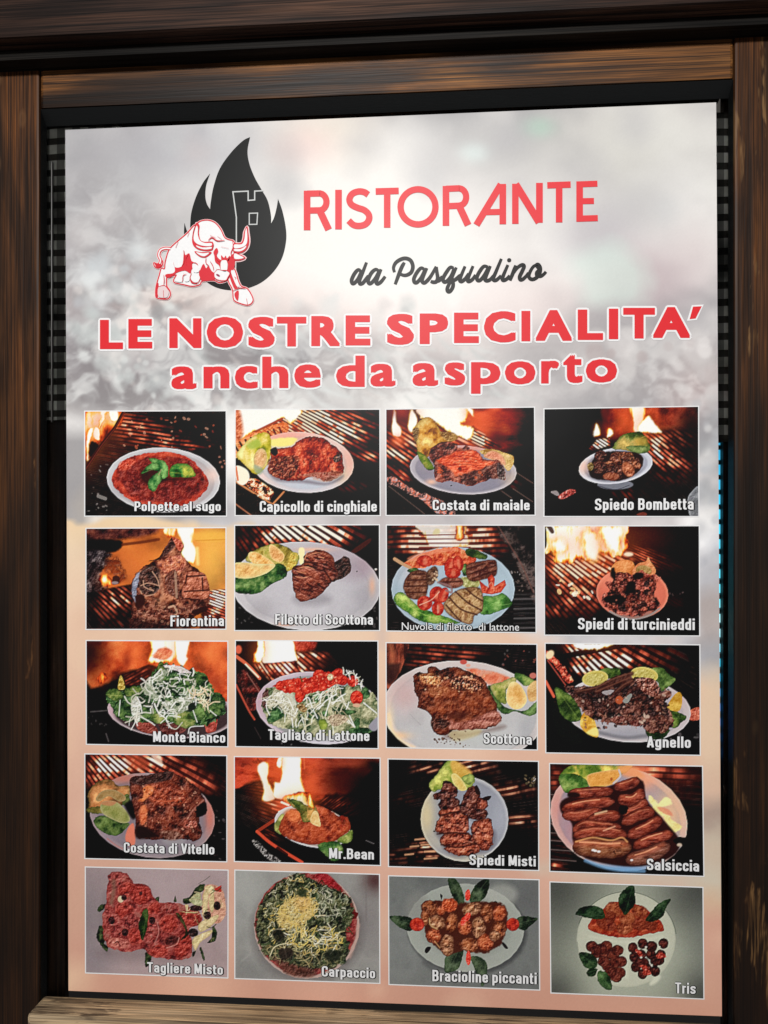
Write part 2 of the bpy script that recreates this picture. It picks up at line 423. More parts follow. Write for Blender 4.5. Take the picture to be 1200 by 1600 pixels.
def photo_polpette():
    c = Cv([(65, 65), (1165, 62), (1168, 880), (65, 880)], seed=1)
    c.bars((-5200, -500), (600, 400), 30, .6, [(420, 170, 230, 90, .6), (620, 290, 230, 80, .52), (900, 330, 260, 50, .33), (250, 400, 120, 60, .2)], edge=.45, edgecol=(170, 130, 120), nsc=70)
    c.specks(350, 110, 1100, 360, 34, 11, [(255, 190, 160), (240, 120, 90), (180, 80, 70)], .55)
    c.flame([(60, 55), (360, 60), (335, 170), (150, 340), (75, 450), (50, 300)], hot=.8, bias=.1, width=70, sx=55, sy=110, k=2)
    c.flame([(190, 55), (235, 60), (200, 170), (160, 200), (190, 120)], bias=.55, width=20, seed=2)
    c.flame([(255, 60), (320, 60), (322, 125), (270, 140)], bias=.75, width=14, seed=3, warp=5)
    c.flame([(150, 190), (180, 210), (180, 290), (145, 280), (130, 230)], bias=.6, width=14, seed=4, warp=6)
    c.flame([(85, 230), (130, 200), (100, 330), (95, 440), (75, 430)], bias=.4, width=14, seed=5, warp=6)
    c.shape([(120, 300), (175, 340), (110, 420), (92, 380)], (24, 10, 8), soft=12, warp=8)
    c.line([(365, 70), (300, 190), (190, 330), (70, 510)], 24, (58, 22, 18), smooth=False)
    c.line([(372, 70), (306, 190), (196, 330), (76, 510)], 5, (150, 60, 44), .6, smooth=False)
    c.specks(90, 480, 250, 860, 14, 9, [(160, 150, 145), (110, 90, 85)], .6)
    c.line([(170, 725), (225, 745)], 26, (150, 145, 140), .8); c.specks(1100, 330, 1165, 540, 7, 10, [(190, 130, 110)], .7)
    c.plate(677, 600, 442, 252, 3, (205, 203, 205), (190, 180, 180), .9, (236, 234, 234), (4, 14), [(1060, 560, 60, 60, (250, 214, 200), .8), (300, 700, 120, 90, (170, 165, 170), .5)])
    c.shape([(280, 570), (380, 440), (560, 388), (740, 384), (880, 430), (960, 510), (1025, 590), (1010, 680), (920, 760), (760, 810), (560, 800), (400, 745), (300, 660)], c.tex([(112, 34, 30), (166, 52, 40), (196, 70, 50), (214, 92, 66)], 40, em=40), warp=10, soft=5)
    c.shape([(330, 540), (450, 470), (540, 430), (740, 420), (860, 440), (950, 520), (1020, 610), (950, 700), (800, 770), (600, 770), (440, 720), (360, 640)], c.tex([(84, 26, 26), (118, 38, 36), (142, 50, 42), (160, 66, 54)], 36, em=80), warp=16, soft=14)
    c.shape([(330, 470), (450, 440), (440, 490), (350, 530)], c.tex([(190, 60, 40), (236, 110, 80)], 16), warp=8, soft=16, al=.8)
    c.specks(380, 450, 960, 750, 60, 12, [(70, 16, 20), (196, 84, 70), (90, 24, 24)], .5)
    G = [(20, 66, 34), (40, 112, 56), (76, 150, 76), (120, 182, 100)]
    c.shape([(520, 520), (640, 520), (720, 580), (900, 590), (720, 610), (560, 640), (500, 570)], (40, 12, 14), soft=24, al=.8)
    c.leaf([(560, 430), (640, 440), (700, 470), (715, 560), (660, 590), (620, 500)], G, [(600, 440), (660, 580)], seed=1)
    c.leaf([(505, 555), (540, 500), (600, 465), (655, 490), (640, 530), (580, 520)], G, [(515, 545), (640, 500)], seed=2)
    c.leaf([(725, 520), (770, 478), (850, 472), (905, 510), (925, 570), (840, 580), (740, 575)], [(34, 100, 46), (64, 146, 66), (112, 170, 70), (176, 186, 70)], [(735, 540), (915, 560)], seed=3)
    c.leaf([(650, 545), (600, 560), (562, 610), (560, 665), (600, 690), (640, 640), (665, 590)], G, [(650, 560), (590, 680)], seed=4)
    c.line([(660, 520), (640, 560)], 10, (190, 170, 120), .6)
    return c

def photo_capicollo():
    c = Cv([(40, 52), (1165, 50), (1168, 876), (40, 876)], seed=2)
    c.bars((-900, -700), (800, 250), 28, .52, [(560, 130, 260, 120, 1.35), (800, 250, 200, 110, .75), (1000, 180, 200, 160, .38), (1080, 420, 120, 40, .6), (950, 650, 160, 60, .25)], edge=.35, nsc=80)
    c.shape([(40, 540), (330, 690), (420, 760), (300, 890), (40, 890)], c.tex([(10, 8, 8), (18, 12, 11), (30, 18, 15)], 50), soft=10)
    c.line([(40, 610), (330, 790), (420, 690)], 14, (216, 140, 90), .9, smooth=False); c.line([(40, 785), (170, 880)], 10, (190, 120, 90), .8)
    c.shape([(110, 620), (190, 590), (330, 680), (320, 740), (280, 750)], c.tex([(120, 40, 20), (220, 100, 60), (250, 170, 110), (255, 236, 200)], 16, k=3), warp=8)
    c.specks(120, 610, 320, 740, 22, 13, [(50, 18, 10), (30, 12, 8), (255, 230, 190)], .85)
    c.shape([(40, 250), (170, 230), (420, 150), (420, 250), (40, 430)], c.tex([(230, 120, 70), (255, 200, 140)], 30))
    for k in range(9): c.line([(30 + k * 44, 320 - k * 16), (90 + k * 42, 420 - k * 16)], 17, (40, 18, 12), .95)
    for k in range(10): c.line([(205 + k * 40, 200 - k * 3), (300 + k * 40, 270 - k * 4)], 9, (150, 50, 28), .7)
    c.flame([(40, 40), (530, 40), (525, 110), (470, 165), (405, 120), (215, 225), (190, 220), (40, 290), (30, 120)], bias=.95, width=26, k=.8, warp=5)
    c.shape([(40, 45), (75, 60), (100, 240), (40, 300)], c.tex([(190, 90, 60), (236, 140, 96)], 30), soft=30)
    c.line([(200, 222), (405, 122)], 18, (170, 70, 40), .9)
    c.shape([(45, 490), (130, 520), (150, 590), (100, 640), (45, 600)], (255, 246, 220), soft=8)
    c.line([(45, 500), (60, 600)], 16, (224, 120, 80), .9)
    c.plate(560, 462, 405, 236, 5, (238, 208, 198), (214, 206, 206), .86, (250, 226, 214), (0, 16), [(420, 260, 240, 60, (246, 160, 140), .7), (600, 650, 330, 90, (196, 206, 220), .7), (930, 450, 70, 150, (236, 170, 150), .6), (860, 560, 60, 60, (206, 190, 140), .5)])
    c.shape([(300, 290), (430, 270), (520, 276), (470, 330), (330, 340)], (252, 238, 140), soft=16, warp=6)
    c.leaf([(50, 400), (130, 300), (215, 240), (300, 240), (320, 330), (310, 440), (250, 530), (190, 550), (100, 470)], [(150, 160, 30), (206, 200, 60), (236, 220, 100), (250, 236, 150)], seed=4, sc=60, rim=(12, (150, 120, 30), .5))
    c.shape([(130, 330), (210, 280), (240, 330), (170, 360)], (168, 190, 80), soft=20, al=.8)
    c.ell(235, 435, 52, 82, c.tex([(206, 160, 90), (236, 180, 130), (244, 200, 150)], 40), 10, rim=(12, (196, 180, 110), .8))
    c.shape([(190, 480), (260, 520), (230, 560), (190, 530)], (150, 170, 150), soft=16, al=.7)
    c.shape([(290, 520), (400, 590), (600, 600), (760, 620), (880, 560), (860, 600), (740, 640), (560, 622), (360, 606)], (120, 110, 120), soft=22, al=.7)
    P = [(310, 380), (400, 345), (470, 340), (540, 290), (620, 262), (720, 270), (790, 320), (860, 375), (880, 440), (885, 540), (820, 590), (740, 612), (640, 575), (560, 600), (420, 600), (310, 555), (285, 510), (320, 450)]
    c.shape(P, c.tex(REDMEAT, 46, k=1.6, em=120), warp=12, rim=(16, (70, 24, 18), .7))
    c.shape([(300, 450), (400, 420), (520, 410), (540, 470), (500, 560), (420, 590), (310, 550)], c.tex([(50, 20, 18), (120, 54, 40), (190, 110, 76)], 22, em=150), warp=10, soft=20, al=.85)
    c.shape([(540, 560), (680, 540), (840, 530), (870, 560), (760, 600), (640, 580)], c.tex([(150, 70, 60), (200, 140, 120), (90, 40, 30)], 24), warp=8, soft=14, al=.8)
    for k in range(7): c.line([(560 + k * 38, 340 + k * 4), (640 + k * 26, 520 + k * 3)], 9, (130, 44, 34), .45, soft=8)
    for k in range(4): c.line([(520, 320 + k * 55), (780, 350 + k * 40)], 7, (160, 60, 44), .35, soft=8)
    c.shape([(310, 365), (355, 345), (370, 395), (335, 410)], (30, 14, 12), warp=5); c.shape([(805, 420), (850, 395), (862, 440), (815, 465)], c.tex([(40, 26, 24), (110, 80, 70)], 10), warp=6)
    c.line([(650, 590), (760, 608), (870, 555)], 14, (200, 160, 140), .6, soft=8); c.specks(320, 380, 860, 590, 40, 9, [(60, 22, 18), (240, 160, 120)], .5)
    return c

def photo_costata_maiale():
    c = Cv([(40, 48), (1150, 32), (1155, 838), (42, 840)], seed=3)
    c.bars((-1500, -800), (300, 400), 33, .55, [(150, 330, 150, 130, .95), (600, 250, 200, 60, 1.2), (1000, 600, 200, 100, .22), (130, 560, 90, 60, .6)], edge=.35, nsc=80)
    c.shape([(600, 20), (1170, 20), (1170, 470), (1000, 420), (760, 320), (640, 260)], c.tex([(26, 10, 10), (90, 26, 20), (190, 62, 44), (240, 104, 74)], 190, 90, k=2.2, em=14), soft=40)
    c.glow(740, 200, 160, 160, (248, 110, 76), .85); c.glow(1130, 250, 170, 260, (10, 6, 6), .95); c.glow(940, 90, 120, 60, (190, 66, 50), .6); c.glow(870, 260, 70, 80, (60, 18, 16), .7)
    c.bars((-1500, -800), (700, 260), 22, .5, [(680, 260, 130, 80, 1.1), (800, 280, 120, 60, .5)], region=[(560, 230), (690, 180), (900, 330), (760, 330)], soft=30)
    c.flame([(290, 30), (620, 30), (640, 120), (600, 160), (700, 190), (660, 270), (540, 230), (420, 160), (300, 110)], bias=.8, width=30, k=1.2, sx=40)
    c.flame([(640, 40), (690, 40), (690, 110)], bias=.5, width=12)
    c.flame([(95, 50), (112, 55), (118, 140), (152, 190), (150, 250), (90, 240), (84, 160)], bias=.75, width=14, warp=4, k=1)
    c.flame([(225, 50), (245, 60), (275, 140), (240, 220), (205, 190), (208, 130)], bias=.55, width=18, warp=5)
    c.shape([(40, 40), (100, 40), (80, 130), (40, 170)], (110, 40, 34), soft=30, al=.8); c.glow(160, 60, 60, 50, (210, 80, 60), .6); c.glow(130, 285, 60, 40, (250, 120, 80), .8)
    c.shape([(45, 560), (110, 560), (190, 620), (330, 680), (440, 720), (560, 820), (440, 830), (330, 740), (180, 660), (60, 600)], c.tex([(60, 40, 38), (140, 110, 108), (230, 120, 90), (180, 150, 150)], 24, k=2.4), warp=12)
    c.line([(50, 470), (210, 580)], 16, (150, 60, 46), .8)
    for q in ([(880, 640), (980, 710)], [(990, 640), (1140, 740)], [(60, 620), (330, 830)], [(1000, 510), (1140, 600)]): c.line(q, 5, (150, 120, 110), .6)
    c.plate(618, 500, 400, 182, 4, (190, 184, 192), (150, 146, 160), .9, (224, 214, 214), (0, 16), [(700, 330, 200, 40, (240, 150, 130), .7), (380, 590, 40, 20, (255, 200, 170), .9), (960, 560, 60, 60, (206, 180, 160), .6), (380, 420, 100, 100, (176, 150, 150), .5)])
    c.leaf([(250, 190), (330, 110), (400, 130), (450, 210), (540, 240), (560, 280), (460, 300), (420, 340), (330, 420), (285, 390), (265, 290)], [(160, 96, 40), (214, 146, 60), (240, 184, 90), (236, 200, 120)], seed=3, sc=46, rim=(14, (130, 96, 44), .6))
    c.shape([(440, 220), (540, 220), (580, 265), (500, 285)], c.tex([(130, 90, 50), (190, 150, 84)], 24), soft=10)
    c.leaf([(270, 360), (330, 390), (370, 430), (400, 490), (350, 500), (295, 430)], [(80, 110, 36), (120, 150, 50), (170, 170, 80)], seed=5)
    c.shape([(240, 200), (285, 190), (280, 260), (255, 290)], c.tex([(110, 86, 60), (170, 130, 80)], 20), soft=10)
    c.shape([(740, 360), (830, 345), (920, 370), (990, 400), (990, 460), (950, 510), (900, 440), (800, 400)], c.tex([(170, 120, 60), (216, 180, 110), (236, 206, 150)], 40), warp=6)
    c.shape([(770, 400), (840, 355), (920, 400), (935, 470), (880, 440)], c.tex([(224, 140, 110), (244, 176, 140)], 40), rim=(8, (200, 170, 120), .8))
    c.shape([(360, 370), (440, 300), (560, 300), (580, 340), (650, 320), (660, 355), (560, 370), (480, 410), (410, 470)], c.tex([(50, 24, 24), (110, 54, 46), (176, 96, 76)], 30, em=140), warp=10)
    P = [(412, 420), (520, 380), (600, 350), (720, 360), (780, 420), (880, 430), (930, 500), (930, 575), (860, 560), (760, 590), (690, 620), (600, 605), (520, 580), (412, 585)]
    c.shape(P, c.tex([(60, 28, 26), (120, 60, 52), (170, 96, 80), (196, 124, 100)], 34, em=120), warp=8)
    c.shape([(420, 430), (520, 385), (600, 355), (720, 365), (770, 430), (850, 440), (760, 490), (650, 520), (560, 530), (500, 480)], c.tex([(190, 66, 40), (236, 100, 66), (250, 136, 96)], 40, 22, em=90), warp=12, soft=16)
    for k in range(4): c.line([(550, 400 + k * 22), (640, 392 + k * 22), (730, 410 + k * 20)], 6, (150, 50, 34), .6)
    c.shape([(620, 540), (760, 490), (880, 450), (925, 500), (900, 560), (780, 570), (690, 610), (620, 600)], c.tex([(40, 22, 22), (96, 56, 50), (150, 100, 84)], 30, em=120), warp=10, soft=14, al=.85)
    c.shape([(870, 450), (925, 490), (930, 570), (880, 560)], c.tex([(30, 24, 26), (80, 60, 60), (150, 130, 120)], 18), warp=8)
    c.specks(430, 480, 800, 560, 16, 14, [(240, 110, 70), (60, 24, 20)], .6); c.ell(528, 617, 7, 5, (40, 30, 30))
    return c

def photo_bombetta():
    c = Cv([(48, 66), (1158, 48), (1160, 838), (48, 838)], seed=4)
    c.base([(5, 4, 5), (11, 9, 10)], 120, 120)
    c.bars((-700, -900), (900, 400), 27, .55, [(880, 400, 110, 55, 1.0), (800, 300, 130, 60, .7), (1000, 470, 130, 50, .5), (1000, 260, 200, 90, .4), (640, 680, 160, 50, .25), (930, 560, 200, 60, .2)], region=[(500, 250), (760, 180), (1160, 180), (1160, 838), (500, 838)], soft=60, edge=.3)
    c.shape([(480, 60), (700, 40), (860, 40), (1100, 40), (1160, 200), (900, 200), (700, 250), (500, 260), (490, 150)], c.tex([(60, 16, 14), (130, 36, 28), (190, 66, 44), (226, 90, 60)], 90, em=16, k=2), soft=50)
    c.glow(1110, 180, 130, 130, (10, 5, 6), .9); c.glow(620, 150, 70, 110, (236, 96, 56), .8); c.glow(500, 90, 40, 90, (60, 22, 22), .8)
    c.flame([(660, 40), (770, 40), (775, 140), (790, 220), (700, 235), (690, 160)], bias=.55, width=30, warp=6)
    c.flame([(795, 110), (830, 150), (860, 190), (892, 235), (840, 240), (730, 225), (740, 170)], bias=.85, width=16, warp=6, k=.8)
    c.flame([(415, 180), (435, 180), (455, 250), (405, 262)], bias=.5, width=12, warp=4)
    c.flame([(500, 210), (530, 200), (545, 240), (505, 275)], bias=.3, width=14, warp=8)
    c.bars((-300, -200), (450, 320), 20, .5, [(450, 315, 90, 50, 1.2)], region=[(370, 350), (430, 285), (520, 270), (520, 330), (400, 365)], soft=12)
    c.ell(560, 610, 130, 35, (120, 122, 132), soft=8); c.line([(440, 620), (560, 645), (660, 615)], 5, (60, 60, 70), .8)
    c.plate(563, 474, 268, 128, -8, (206, 206, 214), (140, 138, 150), .86, (236, 236, 244), None, [(330, 480, 50, 60, (246, 200, 180), .8), (760, 440, 60, 100, (200, 206, 220), .5)])
    c.leaf([(540, 350), (590, 270), (650, 240), (740, 230), (790, 290), (810, 350), (770, 385), (680, 375), (610, 360)], [(70, 96, 40), (120, 140, 64), (170, 170, 90), (196, 170, 90)], [(560, 350), (640, 320), (780, 260)], seed=2)
    c.shape([(700, 280), (780, 270), (790, 320), (720, 330)], (206, 160, 70), soft=30, al=.7); c.leaf([(640, 335), (760, 330), (806, 350), (770, 384), (690, 378)], [(120, 150, 80), (170, 190, 120)], seed=6)
    c.shape([(370, 500), (420, 400), (520, 370), (640, 370), (740, 390), (760, 460), (700, 540), (600, 580), (480, 580), (390, 560)], (44, 22, 18), warp=8, soft=8)
    c.blobs([(400, 480), (430, 410), (540, 390), (700, 400), (740, 450), (690, 520), (600, 555), (480, 560), (400, 530)], 26, 44, [[(50, 24, 18), (110, 60, 46), (160, 96, 72)], [(40, 20, 18), (84, 44, 36), (120, 70, 54)], [(90, 44, 30), (160, 90, 60), (206, 130, 90)]], seed=3)
    c.ell(652, 500, 42, 60, c.tex([(120, 56, 36), (190, 110, 76), (214, 136, 96)], 24), -30, rim=(8, (60, 24, 18), .6)); c.ell(380, 480, 22, 30, c.tex([(110, 90, 50), (160, 130, 80)], 14))
    c.ell(530, 550, 60, 30, c.tex([(130, 66, 46), (186, 110, 80)], 24), 0, rim=(8, (70, 30, 22), .6))
    c.shape([(95, 660), (140, 655), (160, 690), (120, 680)], (150, 140, 140), warp=5); c.shape([(150, 690), (230, 645), (275, 665), (180, 712)], c.tex([(100, 30, 30), (190, 80, 70), (220, 170, 160)], 16), warp=6)
    c.shape([(1165, 630), (1110, 660), (1080, 720), (1100, 840), (1165, 840)], c.tex([(90, 92, 96), (130, 132, 136)], 60), rim=(10, (180, 182, 186), .7))
    c.shape([(710, 825), (760, 808), (790, 825), (760, 838)], (110, 50, 40), warp=5)
    return c

def photo_fiorentina():
    c = Cv([(75, 55), (1163, 50), (1163, 838), (75, 840)], seed=5)
    c.base([(110, 46, 24), (190, 92, 40), (226, 130, 58)], 160, 120)
    c.glow(1000, 250, 260, 380, (252, 196, 90), .95); c.glow(650, 330, 220, 160, (236, 140, 60), .8); c.glow(420, 360, 180, 170, (226, 120, 56), .8)
    c.shape([(70, 40), (560, 40), (640, 70), (560, 110), (240, 150), (70, 160)], c.tex([(30, 14, 18), (76, 34, 32), (130, 66, 50)], 50, em=40), soft=30, warp=10)
    c.shape([(60, 150), (260, 140), (360, 160), (300, 235), (70, 250)], (16, 9, 11), soft=16, warp=6); c.line([(360, 180), (520, 160), (640, 140)], 22, (90, 36, 20), .8, soft=10)
    c.shape([(70, 250), (250, 240), (260, 300), (180, 420), (240, 520), (70, 560)], c.tex([(16, 12, 16), (44, 34, 38), (110, 96, 96)], 40, k=2.6), soft=20, warp=12)
    c.shape([(250, 270), (330, 290), (390, 440), (300, 480), (290, 420), (230, 400), (220, 340)], c.tex([(120, 46, 24), (80, 34, 24), (190, 96, 46)], 34, k=2.2), soft=26, al=.75, warp=12)
    c.flame([(170, 440), (230, 400), (280, 470), (270, 505), (200, 495)], bias=.3, width=40, hot=.75); c.shape([(285, 430), (330, 430), (330, 480), (285, 490)], (60, 30, 26), soft=8, warp=6); c.ell(300, 478, 26, 12, (150, 130, 130), soft=8)
    c.flame([(680, 40), (775, 40), (770, 110), (700, 120)], bias=.45, hot=.85, width=30)
    c.flame([(775, 30), (915, 30), (905, 160), (932, 230), (915, 330), (860, 310), (815, 250), (832, 180)], bias=1., width=20, k=.5, warp=5)
    c.shape([(920, 90), (1170, 80), (1170, 150), (930, 150)], (248, 190, 80), soft=30, al=.7); c.line([(930, 150), (1170, 140)], 10, (214, 140, 50), .6, soft=8); c.line([(940, 210), (945, 330)], 26, (255, 232, 150), .8, soft=20)
    c.bars((-700, -250), (250, 640), 31, .6, [(330, 600, 150, 90, .75), (300, 780, 130, 60, .3), (180, 700, 100, 60, .25)], region=[(75, 560), (270, 515), (480, 480), (480, 840), (75, 840)], soft=14, edge=.5)
    c.bars((-400, 100), (1080, 640), 21, .5, [(1100, 580, 160, 130, 1.), (1090, 760, 100, 80, .5)], region=[(1000, 540), (1165, 530), (1165, 840), (960, 840)], soft=20, dark=(40, 16, 10))
    c.shape([(500, 840), (430, 740), (440, 620), (425, 540), (450, 430), (520, 350), (640, 290), (700, 190), (750, 125), (830, 180), (820, 260), (900, 340), (990, 420), (1035, 520), (1030, 640), (980, 700), (900, 760), (860, 840)], c.tex([(38, 16, 14), (96, 46, 36), (150, 84, 62), (196, 128, 94)], 52, em=110, k=2.4), warp=12, rim=(14, (60, 24, 18), .5))
    c.shape([(560, 310), (640, 280), (700, 190), (760, 140), (785, 180), (720, 240), (640, 300)], c.tex([(50, 26, 24), (96, 56, 48)], 24), warp=6); c.shape([(745, 125), (800, 140), (832, 200), (800, 230), (770, 180)], c.tex([(160, 66, 50), (214, 110, 84)], 20), warp=6)
    c.shape([(640, 330), (740, 270), (820, 270), (860, 320), (800, 420), (720, 430)], c.tex([(130, 66, 56), (190, 106, 84), (226, 140, 100), (110, 50, 44)], 30, em=140), warp=10, soft=16)
    c.shape([(432, 560), (440, 470), (480, 400), (500, 420), (470, 520), (465, 640)], c.tex([(110, 116, 136), (160, 160, 176)], 30), soft=8, warp=5)
    c.shape([(495, 400), (560, 350), (630, 360), (655, 410), (645, 520), (580, 575), (510, 560), (485, 480)], c.tex([(26, 16, 16), (60, 36, 32), (110, 66, 54)], 28, em=130), warp=8, rim=(8, (150, 110, 90), .5))
    for q in ([(500, 500), (560, 480), (640, 500)], [(590, 390), (630, 450), (650, 520)], [(500, 540), (520, 580), (600, 570)], [(520, 460), (530, 510), (600, 540), (570, 520)]): c.line(q, 8, (196, 150, 124), .85)
    c.shape([(460, 580), (530, 580), (530, 660), (470, 690)], (50, 24, 22), warp=10, soft=10)
    c.shape([(700, 420), (780, 380), (800, 560), (740, 580), (700, 500)], c.tex([(70, 34, 30), (130, 76, 60), (90, 50, 40)], 20), warp=8, soft=10)
    c.line([(770, 400), (775, 500), (780, 590)], 18, (176, 140, 116), .8); c.line([(650, 420), (670, 560), (620, 680)], 22, (206, 150, 116), .5, soft=12)
    c.shape([(850, 400), (980, 400), (1030, 480), (1025, 590), (930, 610), (830, 590), (830, 480)], c.tex([(130, 66, 50), (186, 106, 80), (214, 134, 104)], 30, em=110), warp=6, soft=10)
    for q in ([(860, 430), (1000, 420)], [(840, 545), (1030, 535)], [(860, 420), (850, 480)], [(980, 440), (985, 540)], [(850, 600), (960, 610)]): c.line(q, 13, (56, 20, 16), .85, soft=6)
    c.shape([(470, 690), (640, 640), (760, 660), (880, 640), (960, 680), (860, 760), (700, 790), (520, 790)], c.tex([(40, 16, 14), (110, 54, 42), (176, 116, 92), (70, 30, 26)], 40, em=110, k=2.4), warp=12, soft=16, al=.9)
    c.line([(720, 670), (760, 660), (780, 700), (770, 730)], 16, (214, 170, 140), .8); c.shape([(900, 700), (1000, 660), (1010, 690), (930, 730)], (44, 18, 14), warp=8, soft=10)
    c.shape([(440, 740), (560, 800), (720, 790), (730, 845), (440, 845)], c.tex([(24, 10, 10), (80, 34, 28), (150, 84, 70)], 30, em=120), warp=10, soft=12)
    c.ell(575, 520, 9, 8, (150, 110, 90)); c.shape([(600, 590), (700, 600), (690, 660), (610, 660)], (206, 140, 104), soft=50, al=.5); c.shape([(440, 760), (760, 800), (900, 760), (860, 845), (440, 845)], (20, 9, 9), soft=50, al=.6); c.specks(460, 600, 1000, 800, 40, 12, [(30, 12, 10), (206, 150, 120), (60, 24, 20)], .5)
    return c

def photo_filetto():
    c = Cv([(36, 46), (1162, 42), (1163, 864), (36, 864)], seed=6)
    c.base([(9, 8, 9), (22, 18, 18)], 60, 60)
    c.bars((-500, -700), (600, 120), 44, .5, [(430, 100, 110, 110, 1.15), (640, 90, 150, 90, 1.05), (850, 130, 170, 130, .72), (300, 130, 150, 100, .55), (120, 200, 120, 150, .25)], region=[(30, 30), (990, 30), (1085, 130), (960, 250), (40, 330)], soft=14, edge=.35)
    c.specks(40, 640, 200, 860, 12, 8, [(90, 86, 86), (60, 56, 56)], .6); c.specks(1040, 680, 1160, 840, 10, 12, [(90, 84, 82)], .6); c.ell(1135, 388, 10, 8, (230, 200, 190))
    c.shape([(940, 250), (1080, 150), (1090, 180), (980, 260)], (70, 36, 30), soft=8)
    c.plate(590, 518, 580, 345, 3, (196, 192, 194), (196, 192, 196), .86, (226, 222, 222), None, [(860, 270, 300, 100, (176, 160, 168), .7), (650, 235, 130, 16, (246, 190, 160), .8), (1105, 520, 24, 70, (255, 190, 150), .95), (1050, 600, 120, 160, (150, 144, 150), .5), (430, 815, 60, 14, (220, 140, 100), .8), (250, 700, 100, 80, (160, 154, 158), .5), (1050, 350, 90, 100, (166, 140, 150), .6)])
    c.ell(940, 400, 130, 80, (150, 130, 142), soft=80, al=.35); c.ell(640, 620, 150, 50, (130, 124, 130), soft=60, al=.5)
    c.shape([(535, 230), (578, 230), (572, 335), (540, 340)], (255, 236, 180), soft=8)
    c.leaf([(130, 330), (160, 260), (320, 190), (440, 210), (500, 260), (540, 290), (520, 350), (460, 400), (400, 400), (300, 330)], [(150, 130, 50), (190, 170, 70), (214, 196, 110), (170, 170, 70)], seed=1)
    c.leaf([(36, 460), (120, 450), (280, 420), (370, 340), (440, 380), (430, 450), (330, 500), (230, 570), (120, 580), (36, 560)], [(20, 54, 28), (44, 92, 44), (72, 120, 56), (110, 146, 80)], seed=2)
    c.shape([(140, 280), (170, 250), (240, 270), (350, 350), (300, 380), (180, 345)], c.tex([(206, 130, 60), (240, 176, 96), (250, 206, 140)], 40), rim=(10, (236, 216, 150), .8))
    c.shape([(300, 225), (330, 195), (420, 270), (400, 330), (330, 310)], c.tex([(226, 160, 96), (244, 196, 130)], 40), rim=(9, (240, 220, 150), .7))
    c.shape([(30, 345), (130, 335), (200, 345), (350, 352), (280, 420), (140, 460), (30, 440)], c.tex([(216, 150, 84), (240, 184, 110), (236, 200, 130)], 50), rim=(22, (226, 220, 160), .85))
    c.shape([(450, 330), (480, 260), (530, 270), (520, 340), (480, 390), (440, 400)], c.tex([(190, 150, 60), (220, 190, 90), (120, 130, 50)], 24), warp=6, soft=8)
    c.shape([(800, 350), (870, 300), (890, 285), (930, 310), (945, 390), (905, 440), (840, 470), (790, 480)], c.tex([(20, 12, 12), (52, 30, 26), (84, 50, 42)], 24, em=120), warp=6)
    c.shape([(480, 440), (490, 370), (570, 340), (580, 280), (660, 240), (740, 245), (805, 290), (815, 360), (840, 420), (780, 500), (700, 590), (600, 635), (530, 630), (495, 550)], c.tex([(66, 28, 24), (116, 52, 40), (150, 74, 54), (176, 96, 72)], 44, 26, ang=20, em=130), warp=8, rim=(14, (50, 20, 16), .7))
    for q in ([(500, 440), (560, 455), (620, 440)], [(590, 290), (660, 262), (720, 262)], [(520, 380), (600, 370), (660, 390)], [(520, 405), (590, 420)], [(600, 260), (580, 310)], [(690, 290), (730, 300)]): c.line(q, 8, (236, 160, 120), .7, taper=True)
    for q in ([(560, 540), (640, 560)], [(680, 500), (730, 540)], [(730, 390), (790, 480)], [(600, 500), (640, 530), (620, 545)], [(580, 330), (680, 340)]): c.line(q, 15, (46, 18, 16), .75, soft=8)
    c.ell(988, 404, 6, 6, (50, 40, 44))
    return c

